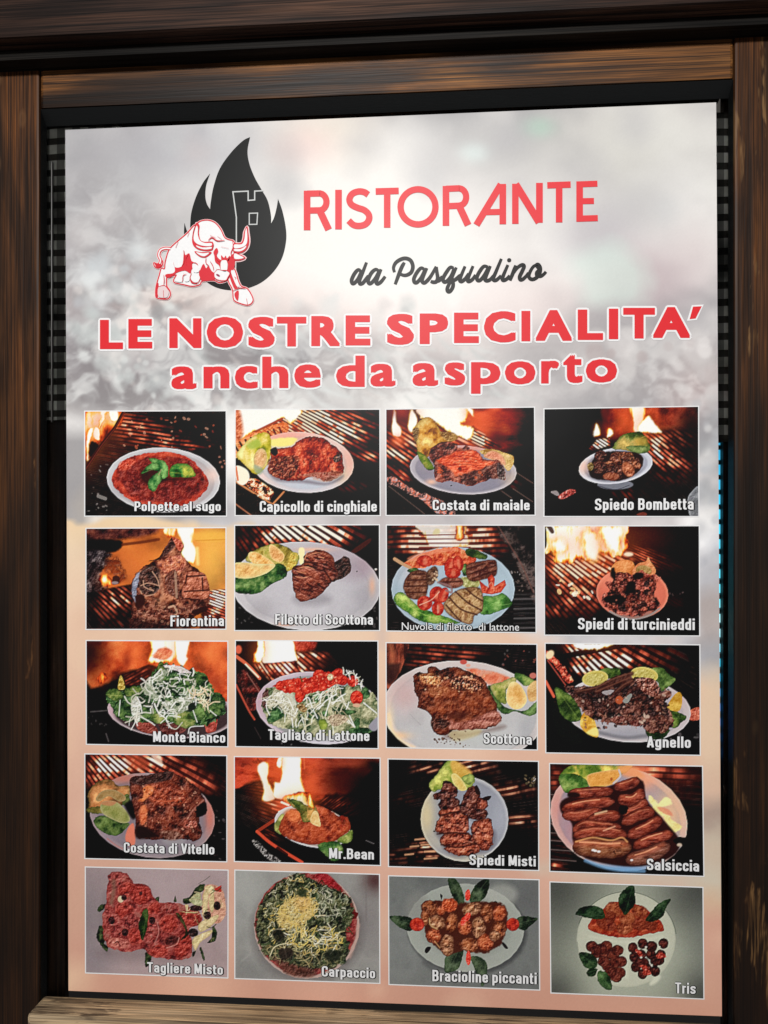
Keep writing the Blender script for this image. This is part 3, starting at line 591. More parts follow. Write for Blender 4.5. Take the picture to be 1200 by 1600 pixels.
def photo_nuvole():
    c = Cv([(44, 42), (1157, 44), (1162, 845), (46, 832)], seed=7)
    c.bars((-9000, 300), (500, 300), 40, .55, [(460, 150, 230, 100, 1.4), (300, 190, 160, 70, .7), (700, 130, 160, 120, .6), (850, 200, 160, 160, .25), (170, 120, 120, 120, .3)], dark=(16, 12, 12), edge=.6, edgecol=(120, 100, 96))
    c.flame([(270, 35), (600, 35), (640, 100), (660, 190), (560, 210), (380, 215), (330, 110)], bias=.9, width=30, k=.8, al=.85)
    for k in range(4): c.line([(290, 118 + k * 30), (670, 112 + k * 32)], 10, (120, 30, 24), .75)
    c.shape([(410, 70), (440, 75), (440, 105), (390, 110)], (226, 214, 150), soft=12, al=.8)
    c.flame([(560, 40), (615, 45), (620, 140), (570, 150)], bias=.2, hot=.7, width=30)
    c.shape([(870, 30), (1170, 30), (1170, 620), (1060, 430), (980, 250)], c.tex([(10, 9, 10), (40, 34, 34), (110, 92, 86), (60, 48, 46)], 70, k=2, em=40), soft=18, warp=8)
    c.glow(1080, 110, 100, 70, (6, 6, 8), .95); c.line([(880, 50), (960, 180), (1060, 350), (1150, 560)], 12, (130, 84, 74), .6)
    for k in range(9): c.line([(1000, 560 + k * 36), (1165, 556 + k * 36)], 14, (96, 92, 92) if k % 2 else (50, 48, 48), .8, soft=6)
    c.specks(980, 380, 1150, 540, 14, 9, [(200, 190, 186), (140, 120, 110)], .6)
    c.plate(542, 520, 462, 316, 0, (170, 192, 206), (176, 200, 214), .93, (196, 212, 222), (0, 8), [(250, 420, 100, 100, (220, 200, 200), .6), (930, 500, 80, 160, (190, 214, 226), .5)])
    c.shape([(170, 330), (300, 260), (430, 220), (570, 205), (640, 240), (720, 300), (640, 350), (560, 360), (420, 340), (300, 365), (210, 360)], c.tex([(170, 44, 24), (222, 80, 46), (240, 120, 70), (236, 150, 96)], 34), warp=8)
    c.shape([(200, 290), (330, 240), (520, 212), (560, 230), (400, 260), (260, 310)], (250, 150, 110), soft=14, al=.7)
    c.line([(105, 295), (170, 335), (220, 360)], 24, (214, 166, 120), .95)
    c.leaf([(640, 220), (720, 230), (800, 270), (780, 300), (690, 285), (640, 260)], [(50, 84, 30), (96, 130, 50)], seed=1)
    c.leaf([(200, 380), (260, 360), (290, 390), (240, 405)], GREEN, seed=2); c.leaf([(605, 350), (640, 330), (660, 400), (620, 420)], GREEN, seed=3)
    c.leaf([(100, 580), (150, 540), (220, 590), (300, 660), (420, 700), (520, 740), (590, 775), (420, 780), (300, 760), (190, 690), (120, 640)], [(60, 130, 40), (100, 172, 50), (140, 196, 70), (180, 214, 100)], [(130, 580), (300, 700), (540, 770)], seed=4)
    c.leaf([(760, 580), (860, 570), (920, 550), (985, 630), (900, 680), (800, 712), (740, 690)], [(60, 140, 50), (100, 176, 70), (140, 200, 100)], [(780, 600), (880, 640), (970, 630)], seed=5)
    c.shape([(610, 430), (740, 450), (720, 510), (620, 500)], c.tex([(170, 170, 90), (214, 210, 150)], 30), soft=10)
    def steak(P, pal, lines, sd):
        c.shape(P, (40, 18, 14), soft=16, al=.6); c.shape(P, c.tex(pal, 34, seed=sd, em=90), warp=6, rim=(12, (70, 34, 22), .7))
        for q in lines: c.line(q, 13, (66, 30, 22), .8, soft=7)
    steak([(170, 510), (190, 440), (240, 390), (320, 380), (350, 420), (345, 560), (290, 595), (210, 585)], [(96, 52, 38), (140, 84, 60), (176, 116, 84)], [[(200, 455), (345, 450)], [(185, 500), (350, 495)], [(185, 545), (340, 545)], [(240, 410), (330, 408)]], 1)
    steak([(345, 400), (400, 350), (430, 380), (420, 440), (380, 490), (350, 480)], [(70, 44, 34), (130, 90, 66), (176, 136, 100)], [], 2)
    steak([(440, 460), (500, 430), (600, 440), (615, 490), (540, 515), (460, 490)], [(110, 56, 46), (160, 90, 70), (190, 120, 96)], [[(450, 470), (600, 462)]], 3)
    steak([(640, 380), (660, 330), (840, 300), (870, 340), (860, 420), (760, 450), (690, 465), (650, 440)], [(84, 40, 34), (130, 70, 54), (170, 104, 80)], [[(650, 370), (780, 330)], [(660, 410), (860, 345)], [(690, 440), (860, 385)]], 4)
    steak([(470, 630), (560, 540), (640, 510), (740, 510), (765, 580), (760, 680), (700, 720), (680, 780), (590, 760), (500, 700)], [(130, 84, 50), (186, 136, 84), (214, 176, 120), (150, 96, 56)], [[(510, 580), (600, 670), (720, 712)], [(560, 540), (650, 620), (755, 680)], [(640, 520), (700, 570), (765, 610)], [(490, 640), (560, 720), (600, 760)]], 5)
    T = [(170, 26, 18), (214, 50, 32), (240, 96, 66)]
    for x, y, rx, ry, r in ((330, 625, 58, 55, 0), (420, 560, 55, 62, 20), (470, 565, 38, 60, 20), (428, 665, 46, 54, 0), (520, 350, 44, 66, 10), (580, 330, 40, 60, -10), (330, 310, 60, 44, 0), (540, 400, 60, 40, 0)):
        c.ell(x, y, rx, ry, c.tex(T, 34, seed=int(x), em=60), r, rim=(8, (130, 16, 12), .6)); c.ell(x + 4, y + 2, rx * .3, ry * .6, (240, 150, 110), r, soft=14, al=.6)
    c.line([(290, 640), (380, 600), (440, 540)], 7, (250, 200, 170), .7); c.line([(430, 700), (428, 640)], 6, (250, 190, 160), .6)
    c.shape([(735, 450), (780, 490), (810, 510), (800, 440), (830, 410), (855, 440), (850, 500), (930, 450), (940, 490), (900, 545), (830, 560), (760, 550)], c.tex([(180, 40, 22), (222, 70, 40), (244, 120, 80)], 40), smooth=False, rim=(7, (150, 26, 16), .6)); c.line([(790, 520), (830, 470), (850, 530)], 8, (250, 170, 130), .6)
    c.line([(430, 470), (520, 500), (530, 545), (490, 530)], 16, (150, 110, 110), .8); c.specks(390, 380, 430, 460, 6, 10, [(230, 200, 160)], .8)
    c.grade((.96, .95, .95), .9, 1., 3)
    return c

def photo_turcinieddi():
    c = Cv([(50, 48), (1163, 46), (1166, 836), (52, 830)], seed=8)
    c.base([(5, 3, 4), (12, 7, 8)], 90, 90)
    c.bars((-900, -550), (300, 450), 31, .5, [(330, 400, 180, 150, .8), (500, 320, 130, 90, .95), (180, 330, 160, 110, .5), (300, 600, 170, 90, .42), (120, 650, 120, 90, .3), (700, 250, 120, 60, .5)], region=[(40, 240), (420, 200), (760, 240), (560, 420), (420, 700), (420, 840), (40, 840)], soft=50, edge=.3, dark=(14, 7, 6))
    c.bars((-500, -300), (850, 260), 19, .5, [(700, 250, 140, 80, .35), (850, 300, 200, 80, .18), (950, 600, 150, 60, .12)], region=[(640, 190), (720, 160), (1060, 330), (1060, 640), (880, 640), (700, 300)], soft=40, edge=.3, edgecol=(90, 50, 46))
    c.glow(760, 110, 180, 90, (56, 24, 22), .7)
    c.flame([(50, 30), (620, 30), (640, 130), (655, 200), (590, 260), (520, 260), (440, 230), (420, 300), (300, 290), (240, 320), (130, 300), (110, 230), (50, 240), (40, 120)], bias=.36, width=42, sx=30, sy=110, k=2.1, warp=18)
    for q, b in (([(330, 100), (400, 80), (440, 160), (430, 290), (360, 280), (320, 200)], .75), ([(110, 160), (180, 150), (200, 220), (130, 230)], .7), ([(440, 50), (600, 50), (590, 200), (560, 240), (500, 190)], .6)): c.flame(q, bias=b, width=40, soft=40, k=1.4, seed=3)
    c.shape([(55, 50), (100, 50), (120, 90), (100, 100), (70, 60)], (40, 14, 8), soft=8, al=.8); c.line([(50, 130), (70, 190), (52, 230)], 12, (255, 240, 210), .9)
    c.shape([(50, 60), (62, 70), (66, 180), (48, 200)], (30, 10, 8), soft=8)
    c.ell(655, 250, 34, 16, (255, 220, 190), soft=14); c.specks(130, 380, 400, 570, 16, 14, [(255, 246, 220), (255, 214, 150)], .8); c.specks(950, 430, 1050, 560, 5, 8, [(90, 70, 70)], .6)
    c.plate(682, 530, 260, 184, 4, (226, 122, 96), (222, 116, 92), .92, (240, 150, 124), (0, 10), [(520, 430, 90, 60, (240, 150, 120), .6), (700, 690, 220, 40, (130, 110, 104), .8), (470, 600, 40, 80, (200, 96, 80), .5)])
    c.line([(520, 660), (600, 700), (700, 716), (800, 690), (880, 640)], 12, (150, 140, 136), .9)
    c.shape([(525, 360), (560, 310), (620, 290), (680, 300), (700, 350), (680, 420), (600, 420), (540, 400)], c.tex([(190, 100, 50), (226, 140, 80), (236, 160, 100)], 60), rim=(10, (200, 120, 60), .6))
    c.shape([(680, 380), (720, 320), (780, 300), (795, 265), (812, 300), (850, 360), (830, 400), (720, 410)], c.tex([(206, 120, 76), (226, 150, 100)], 40)); c.ell(765, 365, 58, 36, c.tex([(140, 110, 60), (176, 140, 84)], 30), 8, soft=8)
    D = [(24, 12, 12), (70, 30, 26), (136, 60, 50), (196, 104, 84)]
    c.shape([(530, 360), (560, 390), (700, 385), (740, 370), (830, 400), (890, 420), (850, 480), (840, 560), (870, 580), (880, 620), (780, 680), (650, 690), (520, 650), (470, 590), (475, 530), (520, 510), (490, 450), (540, 440)], c.tex(D, 34, em=120, k=2.2), warp=18, soft=6)
    c.blobs([(530, 420), (640, 400), (800, 410), (840, 480), (800, 560), (840, 610), (700, 670), (540, 630), (520, 540)], 40, 32, [D, [(60, 24, 20), (150, 66, 52), (206, 110, 84)], [(18, 10, 10), (40, 20, 20), (70, 36, 32)]], seed=2, sc=20, em=90)
    for q in ([(480, 560), (560, 540), (640, 560), (600, 610), (500, 600)], [(640, 470), (690, 440), (700, 520), (640, 530)], [(530, 360), (555, 350), (560, 430), (535, 420)], [(690, 390), (760, 385), (760, 425), (700, 430)], [(820, 560), (870, 570), (850, 600)]): c.shape(q, (24, 11, 11), warp=12, soft=10)
    c.specks(540, 430, 840, 640, 50, 8, [(206, 120, 96), (20, 8, 8)], .6)
    return c

def photo_monte_bianco():
    c = Cv([(76, 56), (1178, 62), (1178, 882), (78, 862)], seed=9)
    c.base([(6, 5, 6), (14, 10, 10)], 80, 80)
    c.shape([(60, 40), (1190, 40), (1190, 620), (900, 400), (600, 280), (380, 300), (240, 380), (90, 400)], c.tex([(110, 30, 16), (190, 66, 32), (226, 100, 50), (240, 130, 70)], 120, em=14, k=1.8), soft=30, warp=10)
    c.glow(100, 150, 130, 200, (20, 8, 8), .9); c.glow(330, 330, 60, 40, (40, 14, 12), .7); c.glow(470, 150, 70, 90, (240, 120, 64), .7); c.glow(390, 220, 30, 60, (140, 44, 26), .8); c.glow(1060, 160, 160, 130, (236, 122, 64), .7); c.glow(1080, 380, 70, 60, (150, 50, 30), .7)
    c.flame([(170, 330), (200, 300), (240, 350), (180, 390)], bias=.2, hot=.6, width=30)
    c.bars((-600, 900), (480, 330), 24, .55, [(500, 320, 160, 70, .42), (420, 380, 80, 40, .2)], region=[(370, 330), (560, 240), (680, 270), (500, 400), (380, 410)], soft=14, dark=(30, 12, 10))
    c.flame([(575, 40), (800, 40), (780, 160), (740, 220), (700, 230), (560, 220), (585, 120)], bias=.42, width=30, warp=8)
    c.shape([(630, 130), (700, 105), (750, 150), (700, 200), (600, 190)], c.tex([(206, 80, 44), (240, 130, 80)], 30), soft=16, al=.85, warp=8)
    c.flame([(770, 40), (878, 40), (858, 170), (868, 200), (825, 255), (780, 200)], bias=1., width=16, k=.6, warp=5)
    for q in ([(110, 610), (240, 600)], [(230, 780), (250, 840)]): c.line(q, 10, (90, 84, 84), .7)
    c.specks(90, 590, 250, 720, 8, 7, [(80, 74, 74)], .6)
    c.plate(740, 610, 500, 205, 4, (160, 140, 144), (60, 44, 46), .93, (206, 196, 198), None, [(280, 590, 40, 80, (220, 180, 190), .7)])
    c.shape([(470, 700), (580, 690), (640, 770), (560, 780), (480, 750)], c.tex([(110, 46, 38), (170, 84, 70)], 30), warp=8); c.shape([(640, 690), (800, 680), (850, 760), (700, 790)], c.tex([(60, 26, 24), (110, 50, 44)], 30), warp=8); c.shape([(1000, 700), (1090, 660), (1080, 760), (1020, 770)], c.tex([(130, 50, 44), (190, 84, 70)], 30), warp=8)
    DG = [(14, 30, 18), (36, 66, 34), (66, 100, 50), (104, 130, 76)]
    c.shape([(240, 480), (330, 430), (520, 400), (660, 240), (800, 260), (960, 300), (1050, 410), (1150, 560), (1140, 640), (1000, 720), (860, 700), (640, 690), (480, 690), (320, 650)], c.tex(DG, 36, em=120, k=2.4), warp=26)
    L = [((300, 480), 70, 44, 20), ((370, 600), 64, 60, 60), ((570, 590), 110, 60, 10), ((440, 450), 70, 36, -15), ((880, 360), 50, 56, 20), ((980, 360), 46, 60, -20), ((840, 670), 90, 64, 10), ((950, 610), 64, 74, 40), ((1110, 520), 44, 70, -30), ((660, 260), 30, 40, 10), ((700, 420), 70, 60, 0), ((1060, 610), 60, 50, 0), ((640, 660), 60, 40, 0), ((520, 620), 70, 50, 0)]
    for k, ((x, y), a, b, r) in enumerate(L): c.leaf(ell_pts(x, y, a, b, r, 10), [(26, 54, 30), (60, 98, 48), (100, 136, 70)] if k % 3 else [(60, 90, 40), (106, 136, 60), (150, 160, 90)], [(x - a * .7, y), (x + a * .7, y + 4)], seed=k, sc=30, warp=8)
    c.shape([(322, 420), (345, 325), (378, 420), (345, 440)], c.tex([(170, 140, 60), (206, 180, 90)], 20))
    W = [(232, 228, 220), (206, 204, 190), (246, 240, 232), (190, 186, 168)]
    c.shape([(520, 440), (560, 360), (660, 290), (720, 290), (640, 400), (700, 520), (880, 470), (900, 560), (780, 640), (720, 600), (640, 540), (540, 470)], c.tex([(206, 206, 190), (130, 140, 112), (236, 232, 222)], 30, em=80, k=2.6), warp=22, soft=8, al=.9)
    c.shape([(680, 250), (780, 250), (900, 300), (840, 310), (740, 280)], c.tex([(200, 186, 186), (226, 214, 210)], 24, em=90), warp=10)
    c.shape([(440, 500), (490, 520), (500, 640), (470, 700), (430, 620)], c.tex(W, 16), warp=14, al=.85)
    c.shreds([(560, 330), (760, 260), (960, 330), (1060, 480), (900, 560), (780, 660), (600, 560), (480, 430)], 90, 66, 9, W, al=.8)
    c.shreds([(900, 440), (1000, 420), (1080, 540), (980, 580)], 24, 66, 8, [(240, 222, 190), (220, 196, 160)])
    c.shreds([(430, 480), (620, 560), (760, 660), (740, 740), (640, 620), (470, 700), (400, 620)], 24, 100, 8, W)
    for q in ([(500, 650), (560, 680), (610, 715)], [(425, 750), (460, 680), (480, 560)], [(340, 520), (330, 640)], [(640, 615), (760, 625)], [(700, 680), (740, 740)], [(905, 590), (940, 690)], [(1040, 600), (1090, 640)], [(870, 780), (890, 730), (990, 720)]): c.line(q, 8, (226, 222, 210), .9)
    c.shape([(870, 560), (910, 535), (930, 580), (880, 610)], (24, 34, 26), warp=6); c.specks(540, 330, 900, 560, 26, 13, [(40, 66, 38), (30, 50, 30)], .9)
    return c

def photo_tagliata():
    c = Cv([(42, 56), (1150, 60), (1152, 896), (44, 880)], seed=10)
    c.base([(5, 5, 6), (10, 8, 9)], 80, 80)
    c.bars((-300, -500), (500, 260), 30, .5, [(400, 270, 150, 110, 1.15), (560, 200, 120, 110, .75), (680, 170, 110, 80, .4), (250, 280, 60, 120, .6)], region=[(180, 240), (270, 200), (520, 150), (770, 140), (870, 270), (560, 320), (330, 380)], soft=24, dark=(20, 8, 8), edge=.3)
    c.shape([(470, 50), (660, 60), (650, 120), (540, 140), (500, 120)], c.tex([(130, 34, 28), (206, 72, 56)], 40), soft=24, warp=10); c.ell(65, 125, 26, 34, (214, 96, 70), soft=14)
    c.flame([(240, 40), (470, 40), (510, 140), (522, 220), (420, 235), (340, 240), (262, 225), (245, 150)], bias=1.05, width=14, k=.5, warp=6)
    c.flame([(215, 50), (262, 50), (252, 200), (190, 225), (180, 160), (212, 110)], bias=.35, width=20)
    c.bars((-300, -500), (400, 240), 30, .5, [(400, 270, 130, 60, 1.2)], region=[(250, 235), (520, 215), (540, 300), (330, 350)], soft=10, dark=(60, 16, 10))
    c.line([(50, 180), (140, 250), (230, 350)], 24, (230, 110, 76), .9); c.line([(120, 240), (220, 340)], 12, (255, 236, 200), .9)
    c.shape([(50, 330), (110, 280), (230, 420), (220, 560), (150, 600), (90, 440)], c.tex([(20, 8, 8), (70, 22, 18), (130, 44, 36)], 40, k=2), soft=10, warp=8); c.line([(46, 400), (140, 590), (190, 670)], 14, (206, 84, 62), .8); c.line([(130, 310), (230, 460)], 7, (150, 96, 84), .8)
    c.line([(190, 730), (240, 820)], 6, (56, 44, 44), .8); c.specks(220, 800, 640, 890, 8, 8, [(110, 106, 106)], .6)
    c.plate(690, 580, 492, 280, 6, (196, 180, 190), (150, 150, 148), .9, (220, 206, 210), None, [(240, 520, 60, 120, (196, 150, 160), .6), (700, 850, 300, 40, (206, 206, 214), .7)])
    c.shape([(250, 480), (330, 420), (560, 440), (800, 420), (1000, 400), (1150, 520), (1150, 700), (1080, 760), (900, 790), (640, 800), (430, 740), (290, 690)], c.tex([(40, 62, 40), (104, 116, 80), (150, 150, 112), (190, 186, 150)], 46, em=80, k=2.4), warp=18)
    c.shape([(250, 470), (300, 440), (290, 560), (260, 570)], c.tex([(60, 30, 28), (110, 70, 60)], 16), warp=8)
    for k, q in enumerate(([(285, 680), (310, 620), (390, 570), (440, 590), (420, 640), (340, 690)], [(800, 570), (900, 590), (990, 610), (900, 640), (810, 620)], [(640, 480), (700, 460), (690, 530), (650, 540)], [(720, 470), (790, 460), (760, 520)], [(1020, 450), (1060, 420), (1090, 480), (1040, 510)], [(930, 740), (1080, 735), (1100, 770), (960, 790)], [(600, 600), (660, 590), (650, 660), (600, 650)], [(700, 620), (760, 600), (750, 650)], [(960, 690), (1010, 660), (1000, 740)], [(300, 600), (340, 560), (360, 600)])): c.leaf(q, [(24, 62, 36), (50, 98, 54), (92, 140, 84)], seed=k, sc=24)
    W = [(236, 234, 222), (214, 212, 194), (196, 190, 164)]
    c.shape([(340, 450), (440, 470), (520, 560), (500, 680), (440, 640), (380, 560), (300, 580)], c.tex([(150, 140, 110), (200, 194, 170), (226, 222, 206)], 18, em=110), warp=14, al=.9)
    c.shape([(420, 460), (500, 480), (510, 550), (450, 540)], (206, 206, 190), soft=14, warp=10, al=.8)
    c.shreds([(290, 470), (420, 440), (520, 560), (500, 700), (400, 640), (280, 590)], 28, 90, 8, W)
    c.shreds([(560, 520), (640, 450), (860, 420), (950, 480), (900, 580), (700, 600), (600, 600)], 40, 96, 8, W, bend=.3)
    c.shreds([(520, 620), (800, 620), (960, 700), (760, 780), (500, 740)], 24, 80, 8, [(206, 200, 170), (176, 170, 130), (226, 224, 206)])
    for q in ([(570, 520), (610, 500), (640, 580)], [(710, 480), (700, 540)], [(650, 600), (680, 660)], [(690, 590), (740, 530), (830, 470)], [(740, 640), (760, 580), (790, 480)], [(800, 550), (850, 500), (900, 470)], [(930, 640), (970, 730)], [(900, 650), (960, 720)], [(1040, 540), (1140, 620)], [(480, 660), (490, 730)]): c.line(q, 9, (232, 232, 222), .95)
    c.leaf([(690, 680), (740, 670), (760, 730), (710, 760)], [(130, 160, 50), (170, 190, 80)], seed=3); c.shape([(520, 560), (560, 545), (600, 590), (560, 615)], c.tex([(110, 80, 46), (160, 130, 80)], 16), warp=6)
    c.shape([(760, 650), (850, 630), (920, 660), (880, 700), (800, 720)], c.tex([(150, 120, 100), (200, 180, 150)], 16, em=90), warp=10, al=.8); c.shape([(1080, 720), (1150, 650), (1150, 740), (1110, 760)], (150, 146, 156), soft=10)
    T = [(150, 24, 16), (206, 46, 30), (232, 84, 58)]
    c.shape([(340, 400), (440, 360), (640, 340), (700, 290), (770, 310), (860, 280), (880, 340), (800, 410), (700, 440), (600, 470), (540, 530), (500, 470), (420, 460), (350, 420)], c.tex(T, 30, em=90), warp=12, rim=(8, (120, 16, 12), .5))
    c.blobs([(370, 400), (620, 370), (720, 310), (850, 310), (830, 370), (700, 410), (520, 440), (420, 430)], 26, 46, [T, [(180, 30, 20), (224, 66, 44), (244, 120, 90)]], sc=24, em=70, rim=(7, (130, 16, 12), .7))
    for x, y, a, b in ((540, 490, 36, 50), (955, 372, 44, 44), (985, 500, 50, 56), (845, 305, 38, 34), (875, 365, 44, 40)): c.ell(x, y, a, b, c.tex(T, 24, seed=int(x), em=80), 0, rim=(7, (120, 14, 12), .6), soft=5)
    c.ell(985, 560, 30, 16, (214, 170, 140), soft=10); c.ell(780, 340, 24, 26, c.tex([(190, 150, 100), (230, 220, 190)], 12), soft=6); c.specks(400, 330, 880, 460, 26, 7, [(250, 170, 140)], .7)
    c.shreds([(880, 290), (960, 300), (1040, 400), (1000, 410), (920, 330)], 18, 50, 7, W)
    c.line([(545, 335), (560, 375)], 10, (60, 76, 36), .8)
    return c

def photo_scottona():
    c = Cv([(42, 46), (1168, 58), (1172, 846), (44, 828)], seed=11)
    c.base([(7, 6, 7), (16, 13, 14)], 70, 70)
    c.bars((-5000, -350), (500, 120), 34, .55, [(430, 110, 230, 60, .42), (300, 200, 120, 40, .42), (650, 140, 160, 40, .25)], region=[(180, 40), (1100, 40), (1170, 300), (900, 240), (500, 190), (150, 260)], soft=20, edge=.5, edgecol=(110, 80, 76))
    c.shape([(40, 40), (205, 40), (170, 200), (110, 320), (40, 380)], c.tex([(50, 22, 18), (130, 56, 40), (190, 96, 66), (110, 46, 36)], 60, 160, em=40), warp=8, soft=6); c.line([(70, 60), (90, 140), (80, 230)], 34, (210, 120, 80), .55, soft=30); c.shape([(44, 220), (120, 200), (150, 210), (110, 330), (44, 350)], (40, 22, 22), soft=26, al=.8)
    c.specks(900, 100, 1165, 320, 16, 9, [(120, 70, 66), (90, 84, 84), (150, 80, 66)], .7); c.ell(1140, 292, 26, 22, (190, 110, 96), soft=8)
    c.plate(620, 560, 610, 380, 4, (206, 196, 192), (192, 190, 190), .9, (222, 216, 212), None, [(180, 430, 140, 140, (204, 164, 160), .7), (70, 640, 30, 130, (255, 226, 180), .7), (130, 740, 90, 30, (240, 196, 150), .85), (700, 220, 300, 40, (206, 190, 184), .6), (700, 760, 200, 100, (186, 190, 184), .5), (1090, 700, 60, 130, (160, 160, 164), .5)])
    c.shape([(640, 240), (780, 250), (900, 280), (980, 320), (960, 350), (830, 360), (740, 310)], c.tex([(206, 100, 70), (226, 130, 96), (214, 150, 124)], 40, em=30), soft=18, warp=8); c.ell(620, 190, 26, 18, (190, 80, 70), soft=8); c.ell(655, 215, 18, 12, (220, 160, 140), soft=6)
    c.line([(60, 580), (85, 690), (160, 780), (250, 826)], 22, (250, 214, 170), .6, soft=14); c.line([(220, 580), (300, 660)], 5, (150, 146, 146), .6, soft=6); c.ell(270, 600, 60, 60, (176, 172, 172), soft=40, al=.4)
    c.leaf([(800, 380), (830, 370), (880, 460), (940, 530), (1080, 550), (1175, 480), (1175, 560), (1110, 592), (1010, 560), (920, 580), (850, 500)], [(24, 56, 28), (56, 96, 44), (96, 132, 70)], seed=1)
    c.leaf([(820, 375), (900, 340), (1000, 300), (1010, 340), (940, 400), (940, 500), (880, 480)], [(130, 150, 60), (176, 180, 90), (206, 196, 130)], seed=2); c.leaf([(1000, 300), (1025, 270), (1120, 310), (1155, 345), (1090, 370), (1040, 340)], [(70, 116, 50), (110, 150, 66), (150, 176, 90)], seed=3)
    c.shape([(940, 440), (960, 360), (1000, 335), (1060, 380), (1095, 470), (1060, 530), (1000, 542), (950, 500)], c.tex([(216, 160, 84), (236, 190, 120), (244, 214, 150)], 60, em=40), rim=(16, (236, 222, 160), .7)); c.shape([(1100, 380), (1170, 330), (1172, 460), (1110, 480)], c.tex([(200, 150, 90), (226, 190, 130)], 40, em=40), soft=8)
    c.shape([(400, 560), (600, 720), (900, 660), (920, 690), (720, 730), (480, 760)], (120, 100, 96), soft=30, al=.6); c.shape([(520, 710), (740, 690), (720, 740), (560, 780)], (196, 176, 120), soft=24, al=.6)
    P = [(245, 300), (290, 270), (345, 270), (350, 235), (400, 222), (450, 245), (520, 225), (600, 235), (680, 270), (760, 310), (800, 370), (830, 440), (870, 510), (870, 560), (905, 600), (890, 640), (820, 680), (700, 695), (560, 700), (480, 735), (420, 728), (380, 680), (378, 600), (330, 550), (280, 530), (285, 470), (250, 390)]
    c.shape(P, c.tex([(36, 14, 10), (78, 32, 20), (118, 52, 32), (150, 76, 48)], 40, em=130, k=2.3), warp=10, rim=(16, (46, 18, 14), .7))
    c.shape([(370, 420), (500, 380), (640, 400), (760, 400), (830, 470), (850, 560), (700, 600), (600, 620), (520, 600), (420, 540)], c.tex([(96, 40, 24), (136, 62, 36), (166, 86, 52)], 32, em=100, k=2.4), soft=40, warp=10, al=.8)
    c.shape([(290, 300), (350, 275), (440, 310), (440, 360), (330, 350)], c.tex([(110, 50, 30), (206, 130, 80), (236, 176, 110)], 14, em=120), soft=20, warp=8); c.shape([(520, 330), (640, 290), (760, 350), (740, 400), (560, 390)], c.tex([(40, 18, 14), (96, 44, 30), (206, 130, 90)], 14, k=2.6, em=130), soft=24, warp=8)
    c.specks(300, 260, 780, 420, 44, 8, [(236, 170, 120), (40, 16, 12), (246, 200, 160)], .7)
    c.shape([(360, 380), (500, 380), (480, 430), (400, 450)], c.tex([(150, 80, 50), (214, 140, 90)], 14), soft=22, al=.7)
    c.shape([(520, 620), (600, 640), (850, 560), (900, 610), (880, 650), (720, 690), (560, 696), (510, 680)], c.tex([(120, 62, 50), (164, 96, 80), (186, 124, 106)], 30, em=100), soft=16, warp=8); c.shape([(500, 570), (600, 560), (660, 580), (600, 620), (520, 610)], (60, 22, 18), soft=30, al=.7)
    c.shape([(385, 620), (470, 610), (520, 650), (470, 690), (390, 680)], c.tex([(40, 18, 15), (90, 44, 32)], 20, em=120), soft=20)
    c.specks(400, 750, 600, 800, 20, 9, [(70, 44, 34), (96, 66, 50)], .85); c.specks(480, 700, 680, 830, 10, 6, [(96, 66, 50)], .7)
    return c

